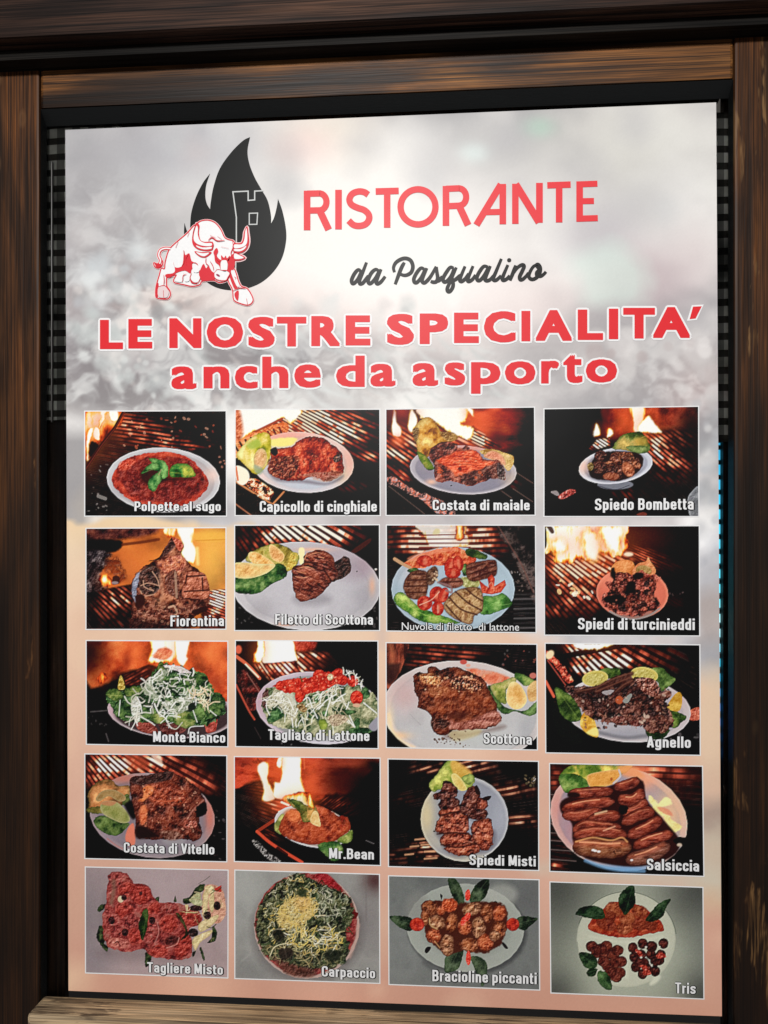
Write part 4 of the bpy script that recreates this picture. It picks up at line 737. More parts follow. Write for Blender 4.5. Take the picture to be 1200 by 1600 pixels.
def photo_agnello():
    c = Cv([(33, 48), (1144, 60), (1147, 852), (38, 834)], seed=12)
    c.base([(6, 6, 7), (12, 10, 10)], 70, 70)
    c.bars((-250, -420), (420, 180), 38, .55, [(420, 190, 140, 90, 1.2), (250, 100, 110, 50, 1.2), (550, 160, 120, 100, .62), (700, 150, 140, 90, .42), (900, 170, 160, 110, .25), (280, 240, 90, 50, .7)], region=[(150, 48), (1000, 48), (1130, 260), (1110, 430), (860, 260), (540, 220), (330, 310), (220, 250)], soft=24, dark=(10, 7, 7), edge=.3)
    c.line([(120, 150), (330, 110), (600, 60)], 40, (10, 7, 7), .97); c.flame([(250, 48), (520, 52), (440, 85), (280, 90)], bias=.8, width=14, k=1)
    c.shape([(40, 100), (110, 160), (180, 230), (230, 310), (190, 330), (110, 220), (40, 150)], c.tex([(90, 24, 18), (206, 76, 56), (250, 170, 130)], 26, k=2.4), warp=12); c.ell(66, 130, 26, 36, (255, 214, 170), 40, soft=12); c.line([(36, 320), (95, 430)], 18, (226, 100, 72), .95); c.line([(50, 170), (180, 350)], 7, (190, 80, 66), .8); c.line([(100, 470), (210, 670)], 12, (130, 50, 42), .6)
    c.specks(900, 560, 1140, 800, 9, 12, [(110, 104, 104), (70, 66, 66)], .6); c.shape([(1050, 550), (1140, 510), (1142, 590), (1070, 600)], c.tex([(150, 60, 46), (226, 130, 100)], 26), warp=6)
    c.shape([(70, 500), (110, 470), (300, 740), (240, 780), (120, 700)], (16, 18, 15), soft=20)
    c.plate(620, 520, 462, 238, 5, (196, 186, 186), (176, 170, 174), .88, (214, 208, 208), None, [(1010, 450, 70, 130, (190, 170, 170), .7), (600, 700, 260, 40, (150, 150, 160), .6), (300, 350, 60, 40, (214, 206, 206), .6)])
    c.line([(420, 690), (600, 726), (760, 712)], 26, (96, 94, 100), .55, soft=18)
    GA = [(40, 66, 26), (74, 106, 40), (110, 138, 60)]
    c.leaf([(105, 365), (180, 400), (250, 440), (290, 540), (290, 600), (220, 610), (150, 560), (120, 470)], GA, [(120, 380), (270, 590)], seed=1, smooth_=0) if False else c.leaf([(105, 365), (180, 400), (250, 440), (290, 540), (290, 600), (220, 610), (150, 560), (120, 470)], GA, [(120, 380), (270, 590)], seed=1)
    c.leaf([(430, 240), (500, 225), (570, 235), (560, 290), (480, 300)], GA, seed=2); c.leaf([(790, 235), (870, 225), (930, 280), (970, 310), (920, 360), (870, 390), (830, 300)], [(60, 90, 40), (96, 130, 60), (130, 160, 84)], seed=3)
    c.leaf([(890, 510), (960, 530), (1050, 575), (1010, 620), (960, 660), (900, 600)], GA, seed=4); c.leaf([(760, 660), (860, 650), (930, 670), (880, 730), (800, 740), (760, 700)], [(24, 44, 22), (50, 74, 34)], seed=5)
    def lemon(x, y, a, b, r):
        c.ell(x, y, a, b, c.tex([(190, 170, 70), (206, 190, 96)], 40, em=20), r, rim=(9, (216, 200, 130), .9)); c.ell(x, y + 3, a * .8, b * .75, c.tex([(176, 160, 76), (206, 194, 120)], 16, em=30), r, soft=6)
    lemon(392, 300, 94, 56, -8); lemon(745, 275, 100, 56, 8)
    c.shape([(910, 500), (960, 420), (1000, 400), (1020, 450), (1000, 530), (940, 530)], c.tex([(180, 130, 40), (214, 176, 80)], 40, em=40))
    c.shape([(285, 640), (300, 560), (340, 530), (375, 570), (400, 640), (412, 720), (340, 700)], c.tex([(180, 120, 30), (214, 160, 60), (236, 206, 110)], 60, em=50)); c.shape([(330, 690), (400, 650), (412, 715)], (240, 220, 130), soft=14)
    c.shape([(180, 360), (260, 360), (400, 350), (520, 290), (650, 255), (660, 290), (720, 300), (830, 330), (870, 390), (930, 380), (940, 420), (890, 480), (940, 540), (960, 620), (900, 680), (760, 680), (720, 640), (640, 640), (500, 620), (430, 600), (390, 600), (300, 540), (260, 470), (190, 400)], c.tex([(22, 12, 12), (58, 32, 30), (100, 58, 48), (140, 92, 76)], 34, em=120, k=2.4), warp=16, soft=6)
    D = [[(26, 13, 13), (66, 34, 30), (110, 62, 50)], [(50, 26, 24), (100, 54, 46), (150, 96, 78)], [(18, 10, 11), (40, 24, 24), (70, 44, 40)]]
    c.blobs([(260, 420), (400, 380), (560, 330), (720, 310), (860, 400), (900, 520), (920, 620), (760, 640), (560, 600), (400, 580)], 46, 48, D, sq=.42, seed=1, sc=24, em=90)
    for q in ([(260, 400), (400, 370), (520, 310), (655, 265)], [(400, 400), (520, 350), (640, 300)], [(540, 400), (600, 350), (660, 320)]): c.line(q, 34, (56, 28, 24), .7, soft=14); c.line([(x, y - 6) for x, y in q], 10, (130, 80, 62), .6, soft=8)
    c.shape([(690, 310), (790, 300), (850, 350), (830, 430), (740, 400)], c.tex([(50, 24, 22), (120, 66, 54), (160, 100, 80)], 18, em=160), warp=10)
    c.ell(565, 455, 28, 30, (176, 84, 50), soft=8); c.shape([(440, 400), (500, 380), (530, 390), (480, 420)], (160, 150, 150), warp=6); c.shape([(590, 460), (640, 410), (660, 420), (620, 480)], (140, 140, 134), warp=6)
    c.specks(290, 380, 920, 660, 70, 10, [(190, 166, 150), (150, 110, 90), (20, 10, 10), (20, 10, 10), (130, 84, 70)], .7)
    c.shape([(500, 590), (580, 570), (620, 600), (540, 620)], c.tex([(90, 44, 38), (140, 84, 70)], 18), warp=6); c.shape([(640, 610), (720, 600), (720, 640), (670, 645)], c.tex([(80, 34, 30), (120, 66, 56)], 18), warp=6)
    c.specks(400, 600, 520, 660, 8, 10, [(120, 70, 56)], .8); c.specks(700, 560, 780, 620, 6, 12, [(206, 180, 160)], .8)
    return c

def photo_vitello():
    c = Cv([(66, 42), (1170, 55), (1170, 880), (66, 854)], seed=13)
    c.base([(6, 5, 6), (12, 9, 10)], 70, 70)
    c.bars((-400, -500), (500, 150), 40, .5, [(240, 130, 170, 100, .78), (430, 130, 150, 90, .72), (650, 110, 120, 80, .75), (850, 180, 160, 130, .5), (1000, 290, 120, 80, .38), (150, 230, 100, 70, .45)], region=[(50, 30), (900, 30), (1170, 130), (1170, 380), (980, 360), (700, 200), (430, 210), (150, 300), (60, 360)], soft=30, dark=(26, 11, 9), edge=.25)
    c.shape([(380, 50), (500, 50), (560, 130), (480, 170), (400, 120)], (186, 78, 50), soft=40, al=.6); c.shape([(580, 50), (650, 60), (670, 120), (630, 110)], (236, 200, 176), soft=16, al=.8); c.glow(1150, 100, 90, 60, (10, 6, 6), .9)
    c.specks(1060, 460, 1170, 860, 12, 9, [(96, 90, 90), (60, 50, 50)], .6)
    c.plate(590, 520, 490, 328, 8, (150, 132, 136), (130, 118, 126), .88, (170, 150, 150), None, [(360, 230, 130, 40, (196, 110, 90), .8), (1040, 520, 40, 160, (206, 110, 90), .75), (700, 800, 300, 50, (130, 126, 132), .6), (250, 700, 90, 60, (140, 124, 136), .6)])
    c.shape([(400, 620), (440, 580), (455, 640), (455, 740), (410, 760), (380, 700)], (222, 120, 92), soft=12, al=.9); c.line([(240, 700), (320, 760), (420, 800)], 10, (176, 110, 104), .7, soft=8); c.ell(760, 720, 90, 36, (150, 144, 146), soft=30, al=.7)
    c.leaf([(90, 350), (160, 260), (260, 240), (330, 290), (410, 290), (400, 400), (300, 470), (180, 480), (80, 490), (100, 430)], [(130, 84, 46), (190, 116, 66), (206, 140, 86)], seed=1, sc=46); c.leaf([(80, 470), (180, 450), (200, 500), (120, 505)], [(110, 100, 40), (150, 130, 60)], seed=2)
    c.leaf([(130, 560), (200, 520), (320, 560), (410, 580), (380, 630), (300, 680), (190, 640)], [(24, 46, 22), (54, 84, 36), (90, 116, 56)], seed=3); c.leaf([(350, 390), (400, 350), (420, 420), (380, 450)], [(60, 80, 40), (96, 110, 56)], seed=4)
    c.shape([(150, 390), (200, 330), (290, 320), (370, 360), (380, 400), (330, 410), (250, 370), (180, 410)], c.tex([(130, 100, 56), (166, 130, 80)], 40, em=30), rim=(10, (170, 150, 110), .7)); c.shape([(190, 430), (240, 405), (320, 420), (400, 500), (415, 560), (370, 580), (300, 560), (200, 500)], c.tex([(110, 120, 56), (140, 140, 76), (150, 150, 90)], 50, em=30), rim=(14, (180, 170, 130), .75)); c.shape([(185, 430), (240, 405), (310, 415), (270, 445)], (186, 120, 84), soft=12, al=.8)
    c.shape([(380, 430), (450, 400), (480, 500), (440, 550), (390, 480)], (14, 10, 12), soft=20)
    P = [(410, 300), (440, 220), (560, 205), (720, 175), (770, 200), (830, 220), (930, 290), (985, 360), (1010, 450), (960, 540), (980, 660), (920, 720), (800, 700), (640, 710), (560, 700), (465, 690), (460, 560), (440, 440), (420, 380)]
    c.shape(P, c.tex([(32, 13, 11), (72, 30, 23), (112, 50, 36), (146, 74, 54)], 46, em=120), warp=12, rim=(14, (30, 12, 11), .7))
    c.shape([(430, 230), (560, 210), (730, 175), (745, 230), (640, 260), (500, 280), (430, 270)], c.tex([(24, 14, 14), (60, 34, 30), (84, 50, 44)], 30, em=90), warp=8, soft=8)
    c.shape([(560, 290), (700, 270), (840, 320), (860, 420), (740, 440), (640, 440), (560, 380)], c.tex([(90, 34, 24), (140, 60, 40), (176, 84, 56)], 26, em=110), soft=30)
    c.shape([(520, 310), (570, 285), (605, 330), (560, 380), (520, 410), (480, 410), (525, 370)], c.tex([(190, 96, 56), (226, 136, 84)], 24, em=50), warp=10, soft=10); c.shape([(490, 470), (540, 440), (550, 560), (500, 590)], c.tex([(190, 90, 56), (224, 130, 84)], 24, em=50), warp=8, soft=16)
    c.line([(590, 400), (700, 410), (800, 400)], 12, (206, 100, 66), .7, soft=10, taper=True); c.line([(850, 570), (900, 490), (960, 430), (990, 400)], 12, (170, 110, 96), .8, soft=8)
    c.shape([(940, 450), (1010, 420), (1010, 500), (940, 530)], (16, 9, 10), warp=8, soft=8); c.shape([(840, 560), (930, 560), (930, 610), (850, 620)], c.tex([(90, 36, 28), (196, 106, 84)], 16, em=120), warp=8, soft=10)
    c.shape([(470, 600), (560, 620), (640, 680), (540, 700), (465, 690)], (30, 16, 16), soft=24); c.shape([(650, 650), (780, 640), (820, 690), (720, 710)], c.tex([(90, 50, 40), (140, 96, 80)], 24), soft=20)
    c.specks(520, 290, 940, 640, 80, 8, [(206, 130, 96), (30, 12, 10), (30, 12, 10), (226, 170, 140)], .6)
    return c

def photo_breaded():
    c = Cv([(34, 38), (1167, 50), (1170, 884), (34, 852)], seed=14)
    c.base([(6, 5, 6), (11, 8, 8)], 70, 70)
    c.shape([(20, 20), (1180, 20), (1180, 60), (900, 330), (760, 330), (660, 390), (240, 220), (20, 300)], c.tex([(90, 24, 18), (166, 48, 30), (210, 78, 50), (190, 62, 42)], 120, 60, em=16), soft=26, warp=8)
    c.glow(1000, 240, 240, 170, (10, 5, 5), 1.); c.glow(870, 200, 130, 130, (60, 18, 14), .8); c.line([(690, 80), (900, 95), (1060, 85)], 40, (176, 70, 46), .6, soft=40); c.glow(100, 80, 90, 40, (110, 30, 24), .7); c.glow(640, 200, 60, 150, (226, 92, 56), .7); c.glow(1120, 100, 90, 60, (12, 6, 6), .9); c.specks(60, 60, 240, 110, 10, 16, [(90, 24, 20)], .5)
    c.bars((-600, 150), (250, 400), 26, .62, [(250, 300, 130, 60, .3), (370, 410, 90, 60, .75), (300, 480, 120, 60, .25)], region=[(34, 290), (250, 225), (440, 330), (480, 480), (240, 600), (400, 650), (34, 560)], soft=10, edge=.7, edgecol=(120, 96, 92))
    c.bars((-300, 1200), (850, 420), 17, .55, [(780, 370, 110, 50, .3), (860, 440, 120, 60, .22)], region=[(670, 390), (830, 320), (1040, 380), (1000, 500), (900, 500)], soft=24, dark=(22, 10, 10), edge=.2)
    c.bars((1200, 1100), (330, 640), 17, .55, [(300, 640, 80, 60, .3)], region=[(220, 620), (350, 570), (470, 730), (400, 760)], soft=8, edge=.5)
    c.line([(210, 620), (345, 530)], 24, (150, 52, 36), .9); c.line([(210, 620), (330, 720), (560, 860)], 22, (206, 76, 52), .95); c.line([(370, 750), (440, 800)], 26, (20, 8, 8), .8)
    c.shape([(170, 700), (200, 690), (300, 780), (390, 850), (320, 850), (230, 770)], c.tex([(30, 28, 28), (90, 86, 84), (140, 136, 132)], 14, k=2.6), warp=10); c.line([(1060, 690), (1120, 715)], 7, (110, 104, 104), .7)
    c.flame([(220, 100), (260, 80), (300, 90), (300, 170), (290, 210), (330, 290), (345, 370), (250, 380), (262, 290), (235, 200), (212, 150)], bias=.75, width=22, k=1., warp=5); c.flame([(395, 30), (545, 30), (550, 200), (575, 290), (595, 350), (500, 360), (350, 355), (345, 240), (385, 240), (400, 150)], bias=.8, width=24, k=.9, warp=8)
    c.flame([(375, 50), (400, 40), (400, 120), (365, 110)], bias=.5, width=10); c.flame([(430, 340), (600, 320), (640, 430), (560, 470), (440, 400)], bias=.12, width=40, hot=.8)
    c.glow(440, 420, 110, 60, (236, 96, 60), .8); c.line([(400, 392), (455, 415)], 16, (255, 240, 200), .95); c.line([(380, 465), (450, 465)], 12, (255, 226, 180), .85); c.line([(575, 40), (580, 130)], 9, (240, 130, 80), .6, soft=10)
    c.plate(640, 580, 300, 160, 12, (206, 196, 190), (170, 150, 140), .9, (216, 222, 230), (0, 8), [(800, 470, 110, 40, (240, 170, 140), .8), (920, 590, 30, 60, (226, 150, 130), .7)])
    c.leaf([(345, 580), (370, 520), (415, 480), (430, 560), (400, 640), (360, 620)], [(90, 110, 50), (136, 146, 70), (180, 180, 100)], seed=1)
    c.shape([(380, 600), (420, 500), (470, 450), (560, 440), (660, 410), (760, 450), (840, 500), (910, 510), (935, 590), (900, 640), (800, 700), (660, 722), (520, 700), (430, 660)], c.tex([(96, 34, 22), (140, 54, 34), (176, 76, 46), (190, 90, 56)], 40, em=70), warp=8, rim=(18, (86, 26, 18), .6))
    c.shape([(430, 470), (480, 445), (560, 470), (520, 540), (440, 520)], c.tex([(206, 100, 56), (236, 140, 84)], 40, em=40), soft=30, al=.85); c.shape([(640, 420), (740, 440), (760, 480), (660, 470)], c.tex([(206, 96, 60), (226, 120, 80)], 30), soft=20, al=.7); c.line([(560, 520), (530, 560)], 8, (226, 150, 100), .6, soft=8)
    c.leaf([(450, 370), (520, 380), (600, 420), (640, 370), (660, 420), (690, 480), (660, 540), (570, 545), (540, 470), (490, 430)], [(96, 96, 40), (130, 130, 60), (190, 150, 80)], seed=2, sc=26, warp=10); c.leaf([(460, 370), (560, 390), (600, 460), (530, 440)], [(60, 84, 34), (100, 120, 50)], seed=5); c.flame([(600, 340), (625, 330), (650, 440), (610, 420)], bias=.1, hot=.7, width=20)
    c.shape([(625, 545), (645, 470), (680, 470), (705, 565), (685, 580)], c.tex([(206, 160, 90), (236, 200, 140)], 30, em=30), rim=(8, (240, 220, 170), .6))
    c.leaf([(840, 680), (900, 640), (950, 610), (950, 680), (910, 710), (850, 705)], [(120, 146, 60), (170, 184, 100)], seed=3); c.leaf([(680, 730), (760, 700), (840, 700), (880, 760), (860, 830), (800, 850), (740, 800)], [(50, 96, 46), (90, 136, 66), (130, 160, 90)], seed=4)
    c.specks(860, 510, 930, 620, 10, 14, [(176, 60, 40), (140, 40, 30)], .7)
    return c

def photo_spiedi_misti():
    c = Cv([(33, 30), (1156, 48), (1158, 862), (36, 832)], seed=15)
    c.bars((-2600, 900), (600, 450), 40, .66, [(620, 90, 220, 80, .62), (970, 260, 200, 60, .5), (1040, 490, 130, 50, .62), (330, 690, 130, 90, .62), (130, 760, 160, 60, .3), (150, 330, 140, 60, .22), (300, 100, 120, 60, .35)], dark=(12, 9, 9), edge=.5, edgecol=(110, 90, 86), noise=.75, pal=[(9, 7, 7), (36, 20, 18), (100, 56, 44), (170, 110, 84), (206, 150, 116), (236, 200, 170)])
    c.shape([(36, 36), (200, 36), (140, 300), (36, 330)], (10, 7, 8), soft=60, al=.75); c.shape([(900, 60), (1150, 60), (1150, 180), (900, 150)], (12, 9, 9), soft=50, al=.8); c.shape([(900, 560), (1150, 560), (1150, 830), (850, 830)], (10, 8, 8), soft=70, al=.6); c.shape([(36, 380), (270, 400), (280, 560), (36, 560)], (10, 8, 8), soft=60, al=.7)
    c.specks(1050, 150, 1140, 230, 16, 10, [(90, 80, 56), (130, 110, 84), (60, 54, 44)], .8); c.line([(1120, 170), (1135, 180), (1118, 195)], 5, (206, 196, 190), .8)
    for x, y, l in ((270, 632, 70), (320, 672, 80), (350, 722, 90), (350, 775, 90), (190, 745, 60), (230, 685, 60)): c.line([(x - l / 2, y), (x + l / 2, y - 6)], 13, (214, 160, 120), .8, soft=6)
    c.plate(604, 478, 328, 318, 0, (170, 170, 176), (144, 146, 156), .94, (206, 204, 196), (0, 6), [(320, 450, 70, 200, (206, 190, 150), .95), (640, 770, 200, 40, (206, 196, 170), .7), (880, 450, 80, 200, (170, 172, 180), .6), (400, 650, 80, 70, (186, 176, 156), .6)])
    c.leaf([(340, 215), (400, 140), (470, 50), (530, 40), (600, 100), (675, 160), (670, 220), (620, 260), (520, 250), (420, 260), (370, 275)], [(120, 150, 50), (160, 180, 76), (190, 196, 100)], seed=1, sc=40); c.shape([(500, 60), (540, 40), (660, 130), (600, 160), (540, 180), (510, 120)], c.tex([(206, 150, 60), (226, 176, 90)], 50, em=24), soft=20, al=.85)
    c.shape([(505, 150), (540, 140), (590, 190), (622, 255), (570, 265), (520, 210)], c.tex([(206, 170, 80), (226, 200, 120)], 40, em=30), rim=(12, (220, 214, 150), .8)); c.leaf([(585, 170), (640, 140), (676, 165), (660, 210), (620, 215)], [(110, 140, 56), (150, 170, 84)], seed=2)
    D = [(30, 14, 14), (76, 36, 32), (116, 62, 50), (150, 90, 72)]; R = [(70, 26, 20), (130, 56, 40), (176, 88, 62), (206, 124, 92)]
    c.shape([(395, 560), (420, 640), (460, 720), (560, 770), (690, 740), (820, 690), (830, 560), (700, 640)], (96, 92, 100), soft=30, al=.6)
    for P, pal, sd in (([(375, 300), (430, 270), (440, 205), (510, 205), (550, 260), (545, 310), (460, 330), (390, 335)], D, 1), ([(405, 360), (440, 330), (540, 315), (570, 360), (560, 440), (430, 450), (415, 400)], D, 2), ([(420, 410), (560, 380), (580, 440), (430, 470)], R, 8), ([(390, 530), (420, 460), (540, 430), (620, 450), (640, 560), (560, 600), (400, 580)], R, 3), ([(420, 620), (460, 590), (620, 580), (690, 640), (600, 690), (450, 680)], R, 4), ([(450, 690), (540, 660), (700, 650), (712, 720), (640, 755), (540, 745), (470, 720)], R, 5), ([(570, 390), (600, 290), (640, 240), (710, 240), (720, 310), (700, 400), (660, 440), (590, 440)], D, 6), ([(700, 320), (770, 340), (770, 400), (700, 410)], R, 7), ([(620, 450), (700, 410), (770, 410), (770, 460), (680, 490)], D, 9), ([(650, 560), (680, 500), (790, 470), (820, 560), (810, 680), (740, 715), (690, 660)], R, 10)):
        c.shape(P, c.tex(pal, 30, seed=sd, em=140), warp=12, rim=(13, (34, 14, 13), .75))
    for q in ([(410, 540), (520, 520), (640, 545)], [(430, 640), (540, 620), (680, 660)], [(420, 480), (520, 470), (620, 490)], [(470, 700), (580, 700), (700, 700)], [(690, 540), (740, 570), (800, 560)], [(700, 600), (760, 630), (800, 620)]): c.line(q, 9, (226, 150, 116), .5, soft=8, taper=True)
    for q in ([(400, 590), (520, 580), (640, 590)], [(430, 670), (560, 690), (690, 660)], [(420, 450), (560, 420)], [(640, 470), (760, 430)]): c.line(q, 12, (40, 15, 13), .7, soft=8)
    c.shape([(690, 290), (680, 240), (700, 228), (725, 290)], (34, 20, 20)); c.shape([(730, 330), (760, 310), (805, 305), (780, 340)], (30, 18, 18)); c.shape([(440, 200), (470, 190), (510, 205), (490, 215)], (30, 20, 22)); c.ell(458, 395, 20, 16, (26, 12, 12), soft=8); c.shape([(640, 490), (660, 500), (650, 540), (636, 520)], (160, 160, 170), soft=6)
    c.ell(377, 570, 8, 6, (50, 40, 34))
    return c

def photo_salsiccia():
    c = Cv([(42, 38), (1140, 58), (1150, 848), (44, 812)], seed=16)
    c.base([(7, 6, 7), (14, 10, 10)], 80, 80)
    c.bars((-6000, -100), (900, 150), 44, .4, [(900, 110, 260, 70, .42), (720, 70, 100, 80, .55), (80, 150, 90, 110, .42), (80, 770, 50, 30, .6), (1000, 260, 160, 110, .16)], dark=(34, 14, 12), edge=.3, noise=.4, region=[(42, 38), (1150, 38), (1150, 420), (900, 380), (300, 300), (160, 850), (42, 850)], soft=60)
    for y in (270, 330, 480, 545, 600, 665, 735): c.line([(44, y - 10), (130, y - 4), (230, y + 4)], 8, (120, 100, 96), .7, soft=6)
    c.glow(1100, 500, 160, 200, (6, 5, 6), .9); c.glow(700, 90, 80, 60, (240, 130, 90), .8)
    c.plate(540, 430, 500, 372, 14, (206, 170, 160), (150, 144, 160), .9, (216, 190, 180), None, [(90, 350, 60, 160, (206, 140, 130), .75), (900, 400, 130, 200, (226, 180, 140), .9), (720, 160, 100, 80, (240, 160, 120), .85), (600, 790, 260, 50, (110, 150, 190), .9), (200, 520, 80, 120, (190, 130, 130), .6), (960, 650, 60, 80, (150, 160, 170), .7)])
    c.line([(300, 735), (420, 780), (560, 805), (720, 810)], 26, (110, 156, 196), .75, soft=14)
    c.shape([(750, 290), (770, 270), (880, 390), (960, 470), (990, 500), (920, 540), (870, 440), (800, 380)], c.tex([(226, 206, 130), (240, 226, 160)], 40, em=20), soft=10, warp=12); c.shape([(820, 330), (880, 280), (920, 320), (860, 350)], (236, 226, 160), soft=12, warp=8); c.shape([(820, 350), (900, 370), (930, 410), (860, 400)], (214, 130, 100), soft=12, warp=8, al=.8)
    c.leaf([(110, 130), (180, 60), (300, 45), (540, 55), (640, 50), (560, 120), (330, 180), (320, 230), (170, 250), (130, 200)], [(90, 130, 40), (140, 160, 56), (206, 190, 80), (226, 196, 90)], seed=1, sc=60); c.leaf([(110, 130), (220, 110), (310, 160), (310, 220), (160, 250)], [(60, 110, 40), (96, 140, 60), (130, 160, 80)], seed=3); c.shape([(540, 60), (640, 50), (720, 130), (640, 140), (560, 120)], (236, 150, 96), soft=30, al=.8)
    c.shape([(310, 150), (340, 110), (520, 80), (550, 90), (540, 150), (490, 190), (350, 215)], c.tex([(206, 140, 60), (230, 166, 84)], 40, em=30), rim=(8, (226, 190, 140), .7)); c.line([(540, 85), (550, 130), (500, 180)], 13, (196, 190, 196), .85); c.ell(486, 150, 9, 12, (170, 90, 40))
    c.shape([(150, 290), (120, 380), (200, 470), (210, 600), (300, 720), (640, 780), (900, 720), (980, 600), (860, 440), (740, 300), (690, 150), (400, 220)], (40, 16, 14), soft=14)
    def sausage(P, w, sd, hi=1, pal=[(80, 28, 22), (128, 52, 38), (168, 80, 58)]):
        P = smooth_line(P, 8); n = len(P)
        T = np.gradient(P, axis=0); T /= np.linalg.norm(T, axis=1, keepdims=True) + 1e-9; N = np.stack([-T[:, 1], T[:, 0]], 1)
        k = np.linspace(-1, 1, n); r = w * .5 * np.sqrt(np.clip(1 - np.abs(k) ** 4, .03, 1))
        out = np.vstack([P + N * r[:, None], (P - N * r[:, None])[::-1]])
        c.shape(out, c.tex(pal, 60, 26, em=70, seed=sd), smooth=False, warp=5, rim=(w * .14, (40, 12, 11), .75))
        up = N * np.sign(-N[:, 1:2] - 1e-6)
        c.line((P + up * (w * .2))[2:-2], w * .26, (206, 100, 70), .6 * hi, soft=w * .3, smooth=False); c.line((P + up * (w * .26))[4:-4], w * .09, (246, 170, 126), .85 * hi, soft=6, smooth=False)
    sausage([(170, 260), (320, 245), (500, 235)], 80, 1, .5); sausage([(500, 210), (600, 190), (690, 150)], 76, 2, .6); sausage([(530, 290), (640, 300), (720, 230)], 90, 3, .9); sausage([(560, 400), (680, 360), (740, 300)], 80, 13, .4)
    sausage([(130, 370), (300, 330), (510, 310)], 84, 4, .9); sausage([(130, 410), (260, 410), (420, 370)], 80, 5, .5); sausage([(310, 450), (430, 420), (550, 410)], 84, 6, .6); sausage([(560, 470), (700, 400), (800, 390)], 90, 7, .4); sausage([(600, 560), (740, 500), (850, 430)], 92, 8, .8)
    sausage([(210, 530), (300, 480), (420, 490), (560, 500)], 80, 9, .5); sausage([(210, 560), (340, 530), (480, 530), (600, 560)], 84, 10, .5); sausage([(640, 640), (780, 580), (930, 540)], 84, 11, .9); sausage([(590, 740), (740, 700), (910, 620)], 110, 12, .8, [(84, 46, 38), (130, 80, 62), (150, 96, 80)])
    sausage([(205, 640), (320, 640), (470, 650), (630, 640)], 140, 14, .9, [(90, 48, 32), (140, 84, 56), (160, 104, 72)])
    c.line([(230, 600), (350, 570), (480, 590), (560, 570), (600, 600)], 12, (240, 176, 110), .7, soft=8); c.line([(430, 520), (510, 490)], 12, (236, 176, 140), .7, soft=6); c.line([(370, 400), (450, 380)], 14, (236, 206, 160), .7, soft=8)
    for x, y in ((370, 665), (395, 670), (355, 660)): c.ell(x, y, 13, 8, (246, 236, 226), soft=6)
    c.ell(632, 732, 11, 7, (230, 220, 220), soft=5); c.specks(500, 620, 600, 690, 8, 9, [(50, 20, 14)], .6)
    c.shape([(540, 350), (570, 335), (605, 350), (600, 390), (570, 405), (545, 385)], (20, 9, 10), warp=10); c.shape([(930, 590), (980, 565), (1030, 575), (1010, 620), (960, 620)], (16, 9, 10), warp=6); c.ell(975, 622, 18, 12, (190, 170, 150), soft=8); c.ell(215, 265, 46, 22, (34, 12, 12), soft=14)
    return c

